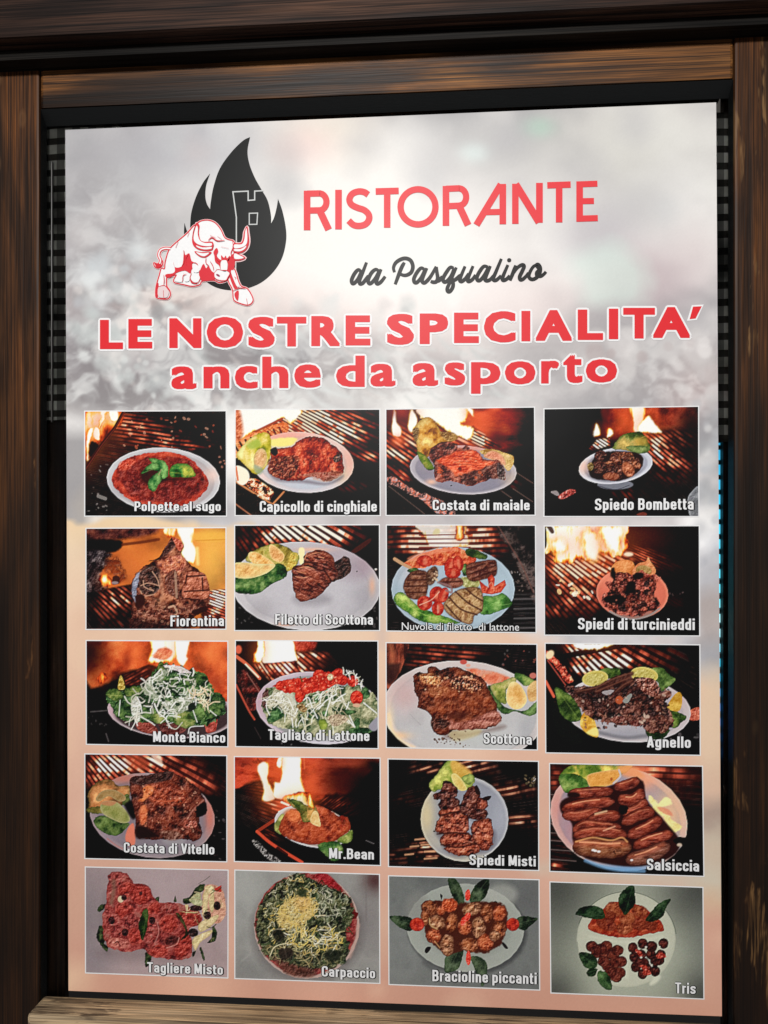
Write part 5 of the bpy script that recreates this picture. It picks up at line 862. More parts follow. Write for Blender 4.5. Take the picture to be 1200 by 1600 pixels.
def photo_tagliere():
    c = Cv([(70, 50), (1180, 75), (1178, 912), (72, 872)], seed=17)
    c.base([(150, 138, 140), (162, 150, 152), (156, 148, 152)], 260, 260, 1.2)
    c.glow(80, 460, 170, 420, (112, 110, 116), .55); c.glow(160, 820, 160, 120, (126, 122, 128), .4); c.glow(740, 190, 220, 160, (168, 158, 162), .5); c.ell(560, 720, 420, 70, (120, 110, 112), soft=90, al=.5); c.ell(240, 480, 60, 240, (116, 110, 114), soft=60, al=.5)
    DG = [(20, 34, 24), (44, 64, 38), (70, 90, 54)]
    for k, q in enumerate(([(165, 380), (185, 345), (225, 340), (215, 370), (180, 400)], [(155, 590), (180, 510), (215, 530), (215, 640), (180, 640)], [(180, 640), (240, 660), (240, 710), (215, 690)], [(535, 720), (580, 720), (580, 780), (540, 830)], [(610, 300), (640, 280), (640, 320)], [(758, 320), (768, 270), (778, 320)], [(830, 300), (880, 280), (930, 210), (990, 180), (1000, 220), (930, 280), (890, 330), (840, 335)], [(1020, 640), (1050, 600), (1060, 510), (1090, 540), (1085, 620)], [(960, 690), (975, 680), (1000, 770), (985, 770)], [(900, 720), (930, 700), (910, 750)])): c.leaf(q, DG, seed=k, sc=24, soft=5)
    c.line([(950, 180), (1000, 150), (1040, 120)], 5, (90, 90, 80), .6)
    R = [(84, 34, 36), (134, 56, 54), (160, 82, 76), (152, 98, 90)]; R2 = [(112, 40, 36), (152, 56, 48), (172, 76, 64)]
    c.shape([(235, 230), (260, 140), (330, 90), (400, 110), (440, 180), (520, 190), (600, 280), (640, 320), (780, 330), (860, 350), (960, 410), (970, 490), (880, 530), (900, 640), (890, 740), (820, 770), (600, 750), (520, 690), (400, 710), (270, 680), (215, 600), (205, 420), (240, 340)], c.tex(R, 44, em=80), warp=10, soft=5)
    for k, (x, y, a, b, r, pal) in enumerate(((340, 150, 100, 60, 20, R), (390, 230, 70, 60, 0, R2), (500, 260, 90, 80, 20, R2), (370, 390, 76, 66, 0, R2), (260, 370, 40, 50, 0, R), (280, 470, 60, 60, 0, R), (300, 580, 90, 80, 20, R), (460, 590, 60, 70, 0, R2), (590, 570, 60, 90, 30, R), (610, 370, 60, 50, 0, R2), (720, 370, 70, 44, 0, R), (720, 490, 76, 70, 0, R2), (880, 450, 90, 56, 20, R2), (640, 700, 76, 50, 0, R2), (830, 660, 66, 100, 20, R2), (740, 620, 60, 40, -20, [(60, 24, 24), (100, 40, 38)]), (420, 470, 60, 60, 0, R), (330, 640, 90, 40, 8, [(150, 80, 74), (190, 130, 116)]))):
        c.ell(x, y, a, b, c.tex(pal, 26, seed=k, em=90), r, warp=9, rim=(8, (186, 116, 104) if k % 2 else (96, 30, 32), .55), soft=8, al=.92)
    c.line([(260, 180), (340, 140), (420, 160)], 10, (190, 120, 110), .5, soft=6); c.line([(290, 160), (290, 240), (270, 330)], 34, (130, 106, 90), .7, soft=24); c.line([(610, 640), (640, 560), (630, 480)], 10, (196, 150, 140), .6, soft=6); c.line([(700, 680), (780, 650), (800, 600)], 7, (200, 160, 150), .6); c.line([(300, 640), (320, 630), (340, 660)], 8, (60, 24, 22), .7)
    c.ell(345, 300, 24, 26, (196, 186, 160), soft=6)
    for x, y, a in ((370, 287, 22), (378, 560, 27), (275, 465, 26), (590, 465, 26), (500, 255, 14)): c.ell(x, y, a, a * 1.1, c.tex([(36, 14, 18), (66, 28, 30)], 20), warp=3)
    c.leaf([(485, 490), (515, 400), (550, 370), (560, 440), (545, 540), (515, 620), (495, 570)], [(30, 60, 28), (56, 90, 38), (80, 110, 56)], [(550, 380), (515, 610)], seed=1); c.leaf([(770, 410), (810, 420), (850, 500), (870, 580), (810, 620), (850, 560), (820, 480)], [(56, 50, 30), (84, 76, 46)], seed=2)
    Wf = [(206, 196, 150), (190, 180, 140), (220, 206, 166)]
    c.shape([(980, 420), (1000, 200), (1100, 200), (1150, 260), (1165, 400), (1120, 480), (1060, 480)], c.tex([(170, 130, 110), (190, 150, 130), (196, 166, 140)], 30, em=60), warp=8, soft=8)
    for k, q in enumerate(([(985, 430), (990, 250), (1030, 240), (1010, 440)], [(1030, 300), (1070, 250), (1070, 370), (1050, 400)], [(880, 310), (940, 250), (970, 270), (950, 320)], [(880, 300), (970, 300), (980, 350), (910, 340)], [(950, 500), (1020, 450), (1110, 425), (1060, 500), (970, 555)], [(900, 640), (930, 590), (1050, 540), (1040, 580), (960, 640), (930, 700)], [(1000, 210), (1050, 190), (1080, 240), (1030, 260)], [(800, 395), (880, 400), (950, 400), (900, 410)], [(845, 345), (870, 345), (860, 390)])): c.shape(q, c.tex(Wf if k not in (2, 3) else [(150, 160, 120), (180, 184, 150)], 30, em=60, seed=k), warp=4, rim=(6, (150, 134, 100), .5))
    c.shape([(1070, 220), (1130, 190), (1130, 245), (1090, 240)], (170, 60, 50), smooth=False)
    for x, y, a, b in ((1095, 350, 28, 34), (1018, 425, 30, 32), (910, 560, 40, 34), (930, 370, 50, 24)): c.ell(x, y, a, b, c.tex([(34, 18, 20), (60, 34, 34)], 20), warp=4)
    c.shreds([(860, 300), (1000, 180), (1150, 300), (1080, 620), (920, 720)], 16, 70, 6, [(60, 70, 44), (150, 140, 100), (206, 196, 160)], .7)
    c.grade((1.12, 1.07, 1.05), .9, 1.25, 3)
    return c

def photo_carpaccio():
    c = Cv([(38, 24), (1162, 58), (1165, 904), (38, 866)], seed=18)
    c.base([(120, 122, 122), (140, 142, 142), (132, 134, 134)], 240, 240, 1.3)
    c.glow(100, 140, 170, 220, (160, 164, 164), .55); c.glow(1060, 420, 160, 260, (112, 106, 110), .5); c.glow(1130, 100, 90, 90, (74, 46, 48), .85); c.line([(1060, 60), (1060, 420)], 10, (108, 104, 106), .5, soft=14); c.glow(130, 820, 200, 120, (106, 108, 110), .5)
    c.line([(160, 620), (150, 680), (90, 730)], 14, (150, 150, 150), .45, soft=16); c.line([(1000, 400), (960, 640), (900, 740)], 30, (96, 84, 84), .5, soft=30); c.ell(600, 500, 440, 420, (92, 88, 90), soft=70, al=.5)
    c.ell(596, 456, 412, 412, (160, 142, 138), warp=5, rim=(10, (176, 160, 156), .6))
    c.ell(590, 446, 400, 400, c.tex([(96, 34, 38), (130, 50, 50), (150, 84, 80), (110, 40, 42)], 46, em=70), warp=8, soft=8)
    c.line([(930, 700), (975, 580), (1000, 450)], 26, (170, 146, 140), .7, soft=20); c.shape([(660, 60), (760, 55), (870, 170), (820, 170), (720, 120)], c.tex([(120, 30, 38), (150, 44, 50)], 40), soft=12); c.shape([(950, 350), (1000, 360), (980, 400), (940, 400)], (96, 22, 24), warp=6)
    DG = [(20, 28, 22), (40, 54, 38), (66, 80, 54), (90, 100, 70)]
    c.shape([(200, 400), (260, 240), (400, 110), (520, 50), (640, 100), (800, 160), (920, 230), (960, 370), (900, 520), (930, 620), (860, 760), (680, 800), (500, 780), (320, 720), (220, 600)], c.tex(DG, 30, em=130, k=2.4), warp=26, soft=14, al=.9)
    c.shape([(330, 700), (500, 760), (660, 800), (640, 850), (450, 830)], c.tex([(66, 40, 34), (110, 66, 56)], 30, em=80), soft=26, warp=10)
    c.shreds([(230, 400), (400, 100), (640, 80), (880, 200), (940, 400), (880, 700), (640, 780), (340, 700)], 150, 54, 10, [(30, 44, 30), (44, 60, 40), (70, 86, 56), (24, 34, 26)], .8)
    W = [(186, 184, 160), (170, 166, 130), (204, 200, 180), (150, 146, 110)]; Y = [(196, 176, 116), (206, 190, 136), (176, 156, 100), (190, 170, 96)]
    c.shape([(370, 380), (440, 260), (600, 230), (660, 280), (650, 380), (520, 470), (400, 460)], c.tex([(150, 130, 84), (190, 170, 116), (204, 190, 140)], 18, em=110), warp=18, soft=16, al=.8)
    c.shreds([(260, 340), (420, 90), (560, 90), (700, 200), (640, 420), (500, 620), (330, 560)], 170, 42, 6, W + Y, al=.75); c.shreds([(380, 380), (470, 240), (640, 230), (680, 340), (560, 460), (400, 470)], 110, 46, 7, Y, al=.75)
    c.shreds([(640, 200), (860, 170), (900, 330), (720, 420)], 60, 54, 7, [(130, 140, 120), (160, 164, 144), (190, 190, 176)], .7); c.shreds([(460, 480), (800, 470), (880, 600), (640, 680), (480, 640)], 120, 60, 7, Y + W); c.shreds([(300, 600), (600, 640), (860, 620), (840, 740), (560, 780), (330, 690)], 70, 70, 6, [(130, 126, 96), (156, 146, 110), (110, 100, 70)], .8)
    for q in ([(320, 540), (350, 490), (430, 480)], [(310, 690), (350, 620), (450, 590)], [(420, 620), (440, 700)], [(700, 560), (800, 560), (855, 505)], [(660, 380), (740, 375)]): c.line(q, 9, (196, 188, 160), .85)
    c.ell(565, 280, 60, 60, (206, 160, 96), soft=50, al=.35); c.shape([(330, 500), (400, 490), (420, 560), (350, 580)], (26, 26, 24), warp=12, soft=14, al=.8); c.shape([(380, 640), (480, 640), (480, 700), (400, 720)], (34, 26, 26), warp=12, soft=16, al=.8); c.shape([(740, 660), (860, 650), (840, 720), (750, 720)], (24, 30, 24), warp=12, soft=16, al=.8); c.ell(560, 200, 40, 34, (40, 50, 36), warp=10, soft=14, al=.8)
    c.grade((1.12, 1.09, 1.05), .95, 1.15, 3)
    return c

def photo_bracioline():
    c = Cv([(37, 42), (1160, 72), (1165, 894), (40, 852)], seed=19)
    c.base([(84, 88, 88), (100, 104, 104), (94, 98, 98)], 200, 200, 1.3)
    c.glow(120, 600, 200, 260, (124, 128, 128), .5); c.glow(1080, 200, 160, 180, (84, 86, 88), .6); c.glow(900, 860, 260, 80, (80, 84, 86), .6); c.line([(300, 690), (400, 760)], 30, (70, 72, 74), .5, soft=24)
    c.ell(625, 452, 448, 330, (58, 60, 62), 4, soft=30, al=.8); c.ell(610, 430, 440, 330, (134, 140, 136), 4, soft=6, rim=(10, (150, 156, 152), .6), warp=3); c.ell(610, 425, 350, 240, (124, 130, 126), 4, soft=30, al=.7); c.ell(250, 300, 90, 140, (116, 118, 116), soft=60, al=.6); c.ell(880, 180, 120, 80, (146, 150, 146), soft=50, al=.6)
    DG = [(22, 34, 28), (38, 54, 42), (58, 76, 58)]
    for k, (q, v) in enumerate((([(480, 60), (530, 60), (580, 130), (605, 230), (580, 270), (510, 190)], [(500, 70), (590, 250)]), ([(640, 230), (660, 150), (720, 80), (785, 65), (780, 160), (740, 220), (690, 245)], [(770, 80), (650, 230)]), ([(40, 350), (110, 340), (200, 355), (230, 420), (190, 455), (110, 420)], [(60, 360), (220, 410)]), ([(985, 370), (1040, 340), (1110, 350), (1150, 365), (1090, 420), (1050, 450), (1000, 430)], [(1000, 400), (1140, 365)]), ([(455, 680), (480, 620), (590, 560), (580, 680), (540, 750), (460, 760)], [(560, 600), (490, 740)]), ([(650, 650), (720, 650), (770, 700), (770, 790), (740, 870), (700, 790)], [(680, 660), (740, 840)]))): c.leaf(q, DG, v, seed=k, sc=40)
    for q in ([(420, 175), (440, 190), (430, 220)], [(800, 260), (830, 230), (850, 240), (820, 280)], [(305, 600), (330, 570), (355, 580), (320, 620)], [(880, 545), (900, 540), (930, 580), (910, 585)]): c.shape(q, (26, 22, 24), warp=3)
    RD = [(120, 30, 26), (160, 52, 40), (180, 70, 50)]
    c.shape([(280, 280), (330, 230), (440, 230), (560, 250), (720, 230), (900, 260), (920, 400), (880, 540), (760, 620), (600, 600), (500, 630), (420, 590), (330, 520), (300, 400)], (64, 32, 24), warp=14, soft=12)
    M = [[(84, 44, 28), (130, 76, 48), (160, 104, 70)], [(104, 48, 30), (150, 76, 48), (170, 100, 66)], [(90, 56, 40), (140, 100, 74), (166, 130, 100)]]
    for k, (x, y, a, b, r) in enumerate(((350, 280, 66, 58, 20), (490, 265, 62, 56, 0), (660, 290, 80, 52, -20), (770, 320, 50, 74, 0), (865, 320, 52, 66, 20), (395, 390, 66, 58, 10), (505, 390, 46, 78, 8), (605, 420, 54, 66, 0), (710, 430, 54, 84, -8), (860, 440, 60, 62, 0), (370, 490, 58, 60, 30), (475, 560, 52, 84, 0), (640, 560, 74, 56, 10), (760, 540, 66, 66, 0), (830, 490, 44, 40, 0), (310, 340, 36, 70, 0), (430, 300, 40, 40, 0))): c.ell(x, y, a, b, c.tex(M[k % 3], 26, seed=k, em=120), r, warp=9, rim=(13, (50, 22, 16), .7)); c.ell(x - a * .2, y - b * .3, a * .4, b * .25, (186, 130, 96), r, soft=16, al=.4)
    c.ell(490, 260, 60, 50, c.tex([(140, 60, 34), (176, 84, 50)], 16, em=120), warp=8, soft=12, al=.8)
    for x, y, a, b in ((250, 405, 54, 52), (965, 405, 48, 50)): c.ell(x, y, a, b, c.tex(RD, 30, em=60), rim=(10, (90, 22, 20), .6))
    for x, y, a, b, r in ((628, 185, 20, 44, 6), (625, 350, 22, 36, 30), (595, 380, 18, 34, 20), (633, 655, 18, 54, 0)): c.ell(x, y, a, b, c.tex([(170, 50, 40), (214, 84, 70)], 20), r, warp=3)
    c.line([(340, 360), (350, 410), (400, 440)], 9, (176, 150, 110), .7); c.line([(700, 380), (690, 500)], 9, (190, 150, 120), .6); c.line([(380, 530), (420, 580)], 8, (176, 140, 100), .7)
    c.grade((1.2, 1.17, 1.14), 1., 1.12, 3)
    return c

def photo_tris():
    c = Cv([(45, 38), (1143, 78), (1150, 878), (52, 834)], seed=20)
    c.base([(128, 134, 126), (142, 148, 140)], 240, 240, 1.2)
    c.glow(600, 500, 460, 380, (156, 162, 152), .8); 
    for x, y, r in ((45, 60, 330), (1150, 90, 300), (1170, 860, 200), (60, 840, 180)): c.glow(x, y, r, r, (56, 58, 58), .8)
    c.glow(60, 450, 150, 400, (92, 96, 92), .5); c.glow(1150, 480, 130, 300, (92, 96, 94), .5)
    c.ell(592, 450, 358, 348, (164, 168, 158), soft=5, rim=(5, (120, 126, 118), .5), al=.9)
    th = np.radians(np.linspace(200, 352, 30)); c.line(np.stack([592 + 362 * np.cos(th), 458 + 350 * np.sin(th)], 1), 6, (84, 92, 84), .75, smooth=False)
    c.line([(240, 470), (250, 560)], 5, (110, 116, 108), .5); c.ell(800, 745, 50, 20, (186, 190, 180), -40, soft=20, al=.7)
    c.line([(330, 430), (590, 470), (850, 430)], 20, (178, 182, 172), .5, soft=20); c.line([(600, 470), (596, 720)], 22, (178, 182, 172), .5, soft=20)
    c.shape([(320, 375), (340, 310), (430, 230), (500, 180), (600, 190), (690, 205), (770, 260), (840, 320), (862, 385), (760, 410), (640, 435), (520, 435), (400, 410)], c.tex([(110, 36, 24), (140, 56, 34), (160, 84, 54), (126, 44, 28)], 40, em=80), warp=7, rim=(14, (124, 30, 26), .7))
    M = [[(104, 48, 32), (136, 78, 50), (156, 100, 70)], [(90, 36, 24), (124, 58, 38)]]
    for k, (x, y, a, b, r) in enumerate(((500, 240, 60, 60, 20), (450, 340, 76, 46, 20), (580, 370, 60, 46, 0), (690, 340, 60, 50, 0), (690, 250, 60, 44, 20), (770, 350, 50, 40, 0), (600, 300, 60, 44, 0), (480, 290, 40, 44, 0))): c.ell(x, y, a, b, c.tex(M[k % 2], 26, seed=k, em=80), r, warp=7, rim=(9, (84, 30, 20), .5), soft=8, al=.85)
    B = [(34, 12, 12), (70, 28, 24), (96, 44, 36)]
    for k, (x, y) in enumerate(((345, 500), (385, 545), (450, 500), (440, 570), (500, 560), (530, 530), (555, 610), (500, 630), (460, 640), (520, 690), (480, 690), (430, 610), (545, 690), (410, 520), (520, 720))): c.ell(x, y, 44, 40, c.tex([(56, 20, 17), (92, 40, 32), (116, 60, 46)], 26, seed=k, em=60), warp=4, rim=(10, (44, 16, 14), .6))
    for k, (x, y) in enumerate(((710, 480), (640, 510), (780, 500), (860, 480), (700, 560), (770, 560), (840, 560), (650, 580), (720, 620), (800, 610), (830, 600), (660, 650), (740, 660), (800, 680), (710, 700), (770, 500), (690, 620))): c.ell(x, y, 36, 38, c.tex(B, 24, seed=k, em=60), warp=4, rim=(9, (26, 9, 10), .7)); c.ell(x - 10, y - 14, 8, 6, (130, 80, 70), soft=6, al=.5)
    for q in ([(655, 530), (680, 520), (710, 560), (690, 572)], [(805, 570), (840, 545), (880, 575), (840, 590)], [(710, 690), (740, 660), (770, 700), (730, 710)], [(690, 640), (740, 640), (730, 680)]): c.shape(q, c.tex([(130, 44, 34), (160, 70, 56)], 16), warp=5)
    for x, y in ((830, 505), (700, 580), (775, 635), (735, 505)): c.ell(x, y, 9, 7, (176, 176, 166), soft=5)
    G = [(18, 40, 26), (36, 64, 40), (60, 90, 58)]
    c.leaf([(535, 170), (560, 110), (640, 60), (655, 130), (655, 200), (610, 250), (580, 275), (545, 220)], [(14, 30, 22), (28, 50, 34), (44, 70, 48)], [(640, 70), (585, 265)], seed=1); c.leaf([(225, 270), (270, 220), (350, 208), (420, 230), (440, 290), (400, 305), (310, 298), (260, 280)], [(14, 32, 24), (28, 54, 36), (48, 76, 52)], [(240, 268), (430, 280)], seed=2); c.leaf([(735, 300), (780, 240), (830, 190), (912, 158), (880, 220), (860, 280), (800, 320), (750, 322)], [(14, 32, 24), (30, 56, 38), (50, 78, 54)], [(900, 165), (750, 310)], seed=3)
    c.leaf([(255, 545), (330, 550), (380, 590), (385, 640), (350, 665), (300, 650), (268, 610)], G, [(265, 555), (380, 650)], seed=4); c.leaf([(305, 690), (340, 655), (385, 670), (360, 715), (325, 718)], G, [(310, 690), (380, 670)], seed=5); c.leaf([(385, 700), (410, 675), (460, 700), (485, 760), (490, 812), (440, 805), (395, 760)], [(26, 56, 32), (50, 84, 50), (70, 104, 66)], [(400, 690), (480, 800)], seed=6)
    c.grade((1.2, 1.17, 1.12), .95, 1.2, 3)
    return c

# ---------------------------------------------------------------- the timber window
DARK = [(.25, (.010, .006, .004)), (.5, (.030, .016, .008)), (.75, (.060, .030, .013))]
WARM = [(.25, (.030, .015, .007)), (.5, (.085, .042, .017)), (.75, (.16, .082, .034))]
PW = [(.28, (.010, .0042, .002)), (.45, (.044, .0165, .0048)), (.60, (.115, .041, .0105)), (.78, (.17, .064, .017))]
post_mat = wood('stained_post_timber', 'z', PW, worn=(.11, .05, .018), worn_at=.68, rough=.45, spec=.16, seed=3.1, low_dark=(CAMZ + .20, .30))
post_worn_mat = wood('worn_post_timber', 'z', PW, worn=(.16, .083, .031), worn_at=.565, rough=.45, spec=.16, seed=11.3, low_dark=(CAMZ + .34, .30), patch=(3.2, 14))
rail_mat = wood('stained_rail_timber', 'x', [(.33, (.014, .006, .0025)), (.46, (.050, .020, .006)), (.58, (.15, .060, .015)), (.72, (.27, .122, .036))], worn=(.26, .14, .05), worn_at=.75, rough=.45, spec=.2, seed=1.7, knots=False)
beam_mat = wood('dark_beam_timber', 'x', [(.28, (.010, .005, .0035)), (.5, (.030, .0145, .0095)), (.72, (.075, .038, .024))], worn_at=.85, rough=.5, spec=.12, seed=5.3, knots=False)
sill_mat = wood('weathered_sill_timber', 'x', [(.3, (.17, .11, .055)), (.48, (.50, .36, .21)), (.7, (.72, .56, .36))], worn=(.09, .06, .035), worn_at=.54, rough=.65, seed=9.2, knots=False)
black_mat, N_, L_, b_ = principled('black_gloss_paint', (.006, .0065, .0065), .32, .2)
t_ = N_.new('ShaderNodeTexNoise'); t_.inputs['Scale'].default_value = 60; bp_ = N_.new('ShaderNodeBump'); bp_.inputs['Strength'].default_value = .25; bp_.inputs['Distance'].default_value = .002
L_.new(t_.outputs['Fac'], bp_.inputs['Height']); L_.new(bp_.outputs[0], b_.inputs['Normal'])

PF, RF, BF, SF = -.016, -.014, -.075, -.055       # front faces of posts, rail, beam, sill
def X(px, py, Y): return float(at(px, py, Y)[0])
def Z(px, py, Y): return float(at(px, py, Y)[2])
xl, xr = X(61, 800, PF), X(1148, 800, PF)
z_rail0, z_rail1 = Z(600, 146, RF), Z(600, 55, RF)
z_beam = Z(600, 29, BF)
z_sill = Z(600, 1578, -.002)
frame = empty('window_frame', (0, 0, z_sill - .12), label='dark stained timber window frame enclosing the menu poster', cat='window frame', kind='thing')
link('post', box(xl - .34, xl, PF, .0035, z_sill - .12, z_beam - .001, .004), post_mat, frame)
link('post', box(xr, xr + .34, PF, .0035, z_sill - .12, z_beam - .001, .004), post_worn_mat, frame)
link('top_rail', box(xl + .001, xr - .001, RF, .06, z_rail0, z_rail1, .005), rail_mat, frame, label='warm brown horizontal rail with a lighter middle')
link('sill', box(xl + .001, xr - .001, SF, .0002, z_sill - .12, z_sill, .005), sill_mat, frame, label='pale rubbed wooden sill below the poster')
# black sash with chamfered inner edge
def sash(name, ring_out, ring_in, y0, y1):
    (a0, a1, c0, c1), (b0, b1, d0, d1) = ring_out, ring_in
    V = [(a0, y0, c0), (a1, y0, c0), (a1, y0, c1), (a0, y0, c1), (b0, y1, d0), (b1, y1, d0), (b1, y1, d1), (b0, y1, d1)]
    V += [(x, .0044, z) for x, _, z in V[:4]] + [(x, .0044, z) for x, _, z in V[4:]]
    Fc = []
    for i in range(4):
        j = (i + 1) % 4
        Fc += [(i, j, 4 + j, 4 + i), (4 + i, 4 + j, 12 + j, 12 + i), (8 + i, 12 + i, 12 + j, 8 + j), (i, 8 + i, 8 + j, j)]
    return link(name, mesh(name, V, Fc), black_mat, frame)
gx0, gx1 = xl + .0025, xr - .0025
gz1, gz0 = Z(600, 176, .004), z_sill - .012
sash('sash', (xl + .0005, xr - .0005, z_sill - .03, z_rail0 - .0005), (gx0, gx1, gz0, gz1), -.012, .004)
link('glazing_bead', box(X(81.5, 800, 0) - .0012, X(81.5, 800, 0) + .0012, -.003, .003, Z(90, 660, 0), gz1 - .06, .0008), principled('bead_varnish', (.012, .010, .008), .35, .25)[0], frame)
glass_mat, N_, L_, b_ = principled('window_glass', (1, 1, 1), .02, .5)
b_.inputs['Transmission Weight'].default_value = 1; b_.inputs['IOR'].default_value = 1.01; b_.inputs['Roughness'].default_value = 0
link('glass_pane', box(gx0 - .02, gx1 + .02, .0045, .0075, gz0, gz1, 0), glass_mat, frame)

stile_mat = wood('dark_stile_timber', 'z', [(.3, (.010, .006, .004)), (.55, (.026, .014, .008)), (.75, (.045, .025, .014))], worn=(.09, .06, .04), worn_at=.7, spec=.15, seed=2.2, knots=False)
link('stile', box(xl - .03, X(101.5, 800, .016), .016, .030, z_sill - .03, gz1 + .02, .001), stile_mat, frame)
link('stile', box(X(1130, 800, .016), xr + .03, .016, .030, z_sill - .03, gz1 + .02, .001), stile_mat, frame)

beam = empty('lintel_beam', (0, BF, z_beam), label='dark wooden lintel beam running across above the window', cat='beam', kind='thing')
link('timber', box(-1.3, 1.3, BF, .10, z_beam, z_beam + .40, .006), beam_mat, beam)
mz = Z(600, 62, -.045)
moulding_mat = wood('black_moulding_timber', 'x', [(.3, (.006, .005, .0045)), (.7, (.014, .012, .010))], worn_at=.9, rough=.5, spec=.08, knots=False)
link('moulding', box(-1.3, 1.3, -.045, .05, Z(600, 66, -.045), z_beam - .0005, .0012), moulding_mat, beam, label='narrow black moulding strip under the beam')

# the room behind the pane
room_mat, N_, L_, b_ = principled('dim_room_plaster', (.06, .055, .05), .9)
t_ = N_.new('ShaderNodeTexNoise'); t_.inputs['Scale'].default_value = 6; r_ = ramp_node(N_, [(.3, (.035, .032, .03)), (.7, (.075, .068, .06))]); L_.new(t_.outputs['Fac'], r_.inputs[0]); L_.new(r_.outputs[0], b_.inputs['Base Color'])
link('room_wall', box(-1.6, 1.6, .9, 1.0, CAMZ - 1.6, CAMZ + 1.4, 0), room_mat, kind='structure')

def gingham(name, px0, px1, py0, py1, Y, cell, label):
    """a strip of checked cloth with soft folds"""
    a = at(px0, py0, Y); c = at(px1, py1, Y)
    n, mrows = 24, 90
    V = []; Fc = []
    for j in range(mrows + 1):
        for i in range(n + 1):
            u = i / n; v = j / mrows
            V.append((a[0] + (c[0] - a[0]) * u, Y + .0014 * math.sin(u * 9 + 2 * math.sin(v * 3)) + .0006 * math.sin(v * 23), a[2] + (c[2] - a[2]) * v))
    for j in range(mrows):
        for i in range(n): k = j * (n + 1) + i; Fc.append((k, k + 1, k + n + 2, k + n + 1))
    m, N, L, b = principled(name + '_cloth', rough=.9, spec=.1)
    tc = N.new('ShaderNodeTexCoord'); sp = N.new('ShaderNodeSeparateXYZ'); L.new(tc.outputs['Object'], sp.inputs[0])
    s = []
    for ax in ('X', 'Z'):
        q = N.new('ShaderNodeMath'); q.operation = 'MULTIPLY'; q.inputs[1].default_value = 1 / cell; L.new(sp.outputs[ax], q.inputs[0])
        f = N.new('ShaderNodeMath'); f.operation = 'FRACT'; L.new(q.outputs[0], f.inputs[0])
        g = N.new('ShaderNodeMath'); g.operation = 'GREATER_THAN'; g.inputs[1].default_value = .42 if ax == 'Z' else .5; L.new(f.outputs[0], g.inputs[0]); s.append(g)
    ad = N.new('ShaderNodeMath'); ad.operation = 'MULTIPLY_ADD'; ad.inputs[1].default_value = .62; L.new(s[1].outputs[0], ad.inputs[0])
    h = N.new('ShaderNodeMath'); h.operation = 'MULTIPLY'; h.inputs[1].default_value = .38; L.new(s[0].outputs[0], h.inputs[0]); L.new(h.outputs[0], ad.inputs[2])
    nz = N.new('ShaderNodeTexNoise'); nz.inputs['Scale'].default_value = 7; nz.inputs['Detail'].default_value = 5; L.new(tc.outputs['Object'], nz.inputs['Vector'])
    cr = ramp_pick(N, L, ad.outputs[0], ((0, (.014, .013, .011)), (.38, (.028, .025, .020)), (.62, (.13, .13, .115)), (1, (.40, .40, .35))))
    x = N.new('ShaderNodeMix'); x.data_type = 'RGBA'; x.blend_type = 'MULTIPLY'; x.inputs[0].default_value = 1; L.new(cr, x.inputs[6])
    L.new(ramp_pick(N, L, nz.outputs['Fac'], ((.36, (.12,) * 3), (.62, (1.1,) * 3))), x.inputs[7]); L.new(x.outputs[2], b.inputs['Base Color'])
    o = link(name, mesh(name, V, Fc), m)
    sm = o.modifiers.new('thickness', 'SOLIDIFY'); sm.thickness = .0012
    for p in o.data.polygons: p.use_smooth = True
    return tag(o, label, 'curtain', 'checked curtains beside the poster')
gingham('gingham_curtain', 40, 190, 185, 655, .0108, .0262, 'checked cloth curtain showing left of the poster near the post with knots')
gingham('gingham_curtain', 1040, 1170, 180, 690, .0108, .0262, 'checked cloth curtain showing right of the poster above the blue glow')

# slatted blind close behind the pane, and the lit screen that shines between its slats
slat_mat = principled('dark_slat_enamel', (.012, .012, .013), .5)[0]
bm = bmesh.new()
zb0, zb1 = z_sill - .01, z_rail0 - .02; pitch = at(600, 800, .05)[2] - at(600, 822.5, .05)[2]
k = 0
while zb0 + k * pitch < zb1:
    zc = zb0 + k * pitch
    g = bmesh.ops.create_cube(bm, size=1)
    for v in g['verts']: v.co = Vector((v.co.x * (xr - xl + .10) + (xl + xr) / 2, .05 + v.co.y * .012, zc + v.co.z * pitch * .30 + v.co.y * .002))
    k += 1
me = bpy.data.meshes.new('slatted_blind'); bm.to_mesh(me); bm.free()
tag(link('slatted_blind', me, slat_mat), 'dark slatted blind hanging close behind the poster', 'blind')
scr = empty('glowing_screen', at(1115, 1165, .10), label='blue glowing screen seen as dashes between slats at the right edge of the poster', cat='screen')
s0, s1 = at(1040, 1180, .10), at(1128.6, 692, .10)
link('case', box(s0[0] - .008, s1[0] + .004, .102, .13, s0[2] - .01, s1[2] + .01, .002), slat_mat, scr)
em, N_, L_, b_ = principled('screen_glow', (.02, .02, .02), .3)
tc = N_.new('ShaderNodeTexCoord'); sp = N_.new('ShaderNodeSeparateXYZ'); L_.new(tc.outputs['Generated'], sp.inputs[0])
cc = ramp_pick(N_, L_, sp.outputs['Z'], ((0, (.0, .10, .35)), (.15, (.01, .22, .75)), (.3, (.03, .62, .9)), (.42, (.5, .95, 1.0)), (.5, (.12, .75, .9)), (.8, (.06, .55, .85)), (1, (.03, .30, .5))))
L_.new(cc, b_.inputs['Emission Color']); b_.inputs["Emission Strength"].default_value = 1.4
link('display', box(s0[0], s1[0], .0995, .1015, s0[2], s1[2], 0), em, scr)

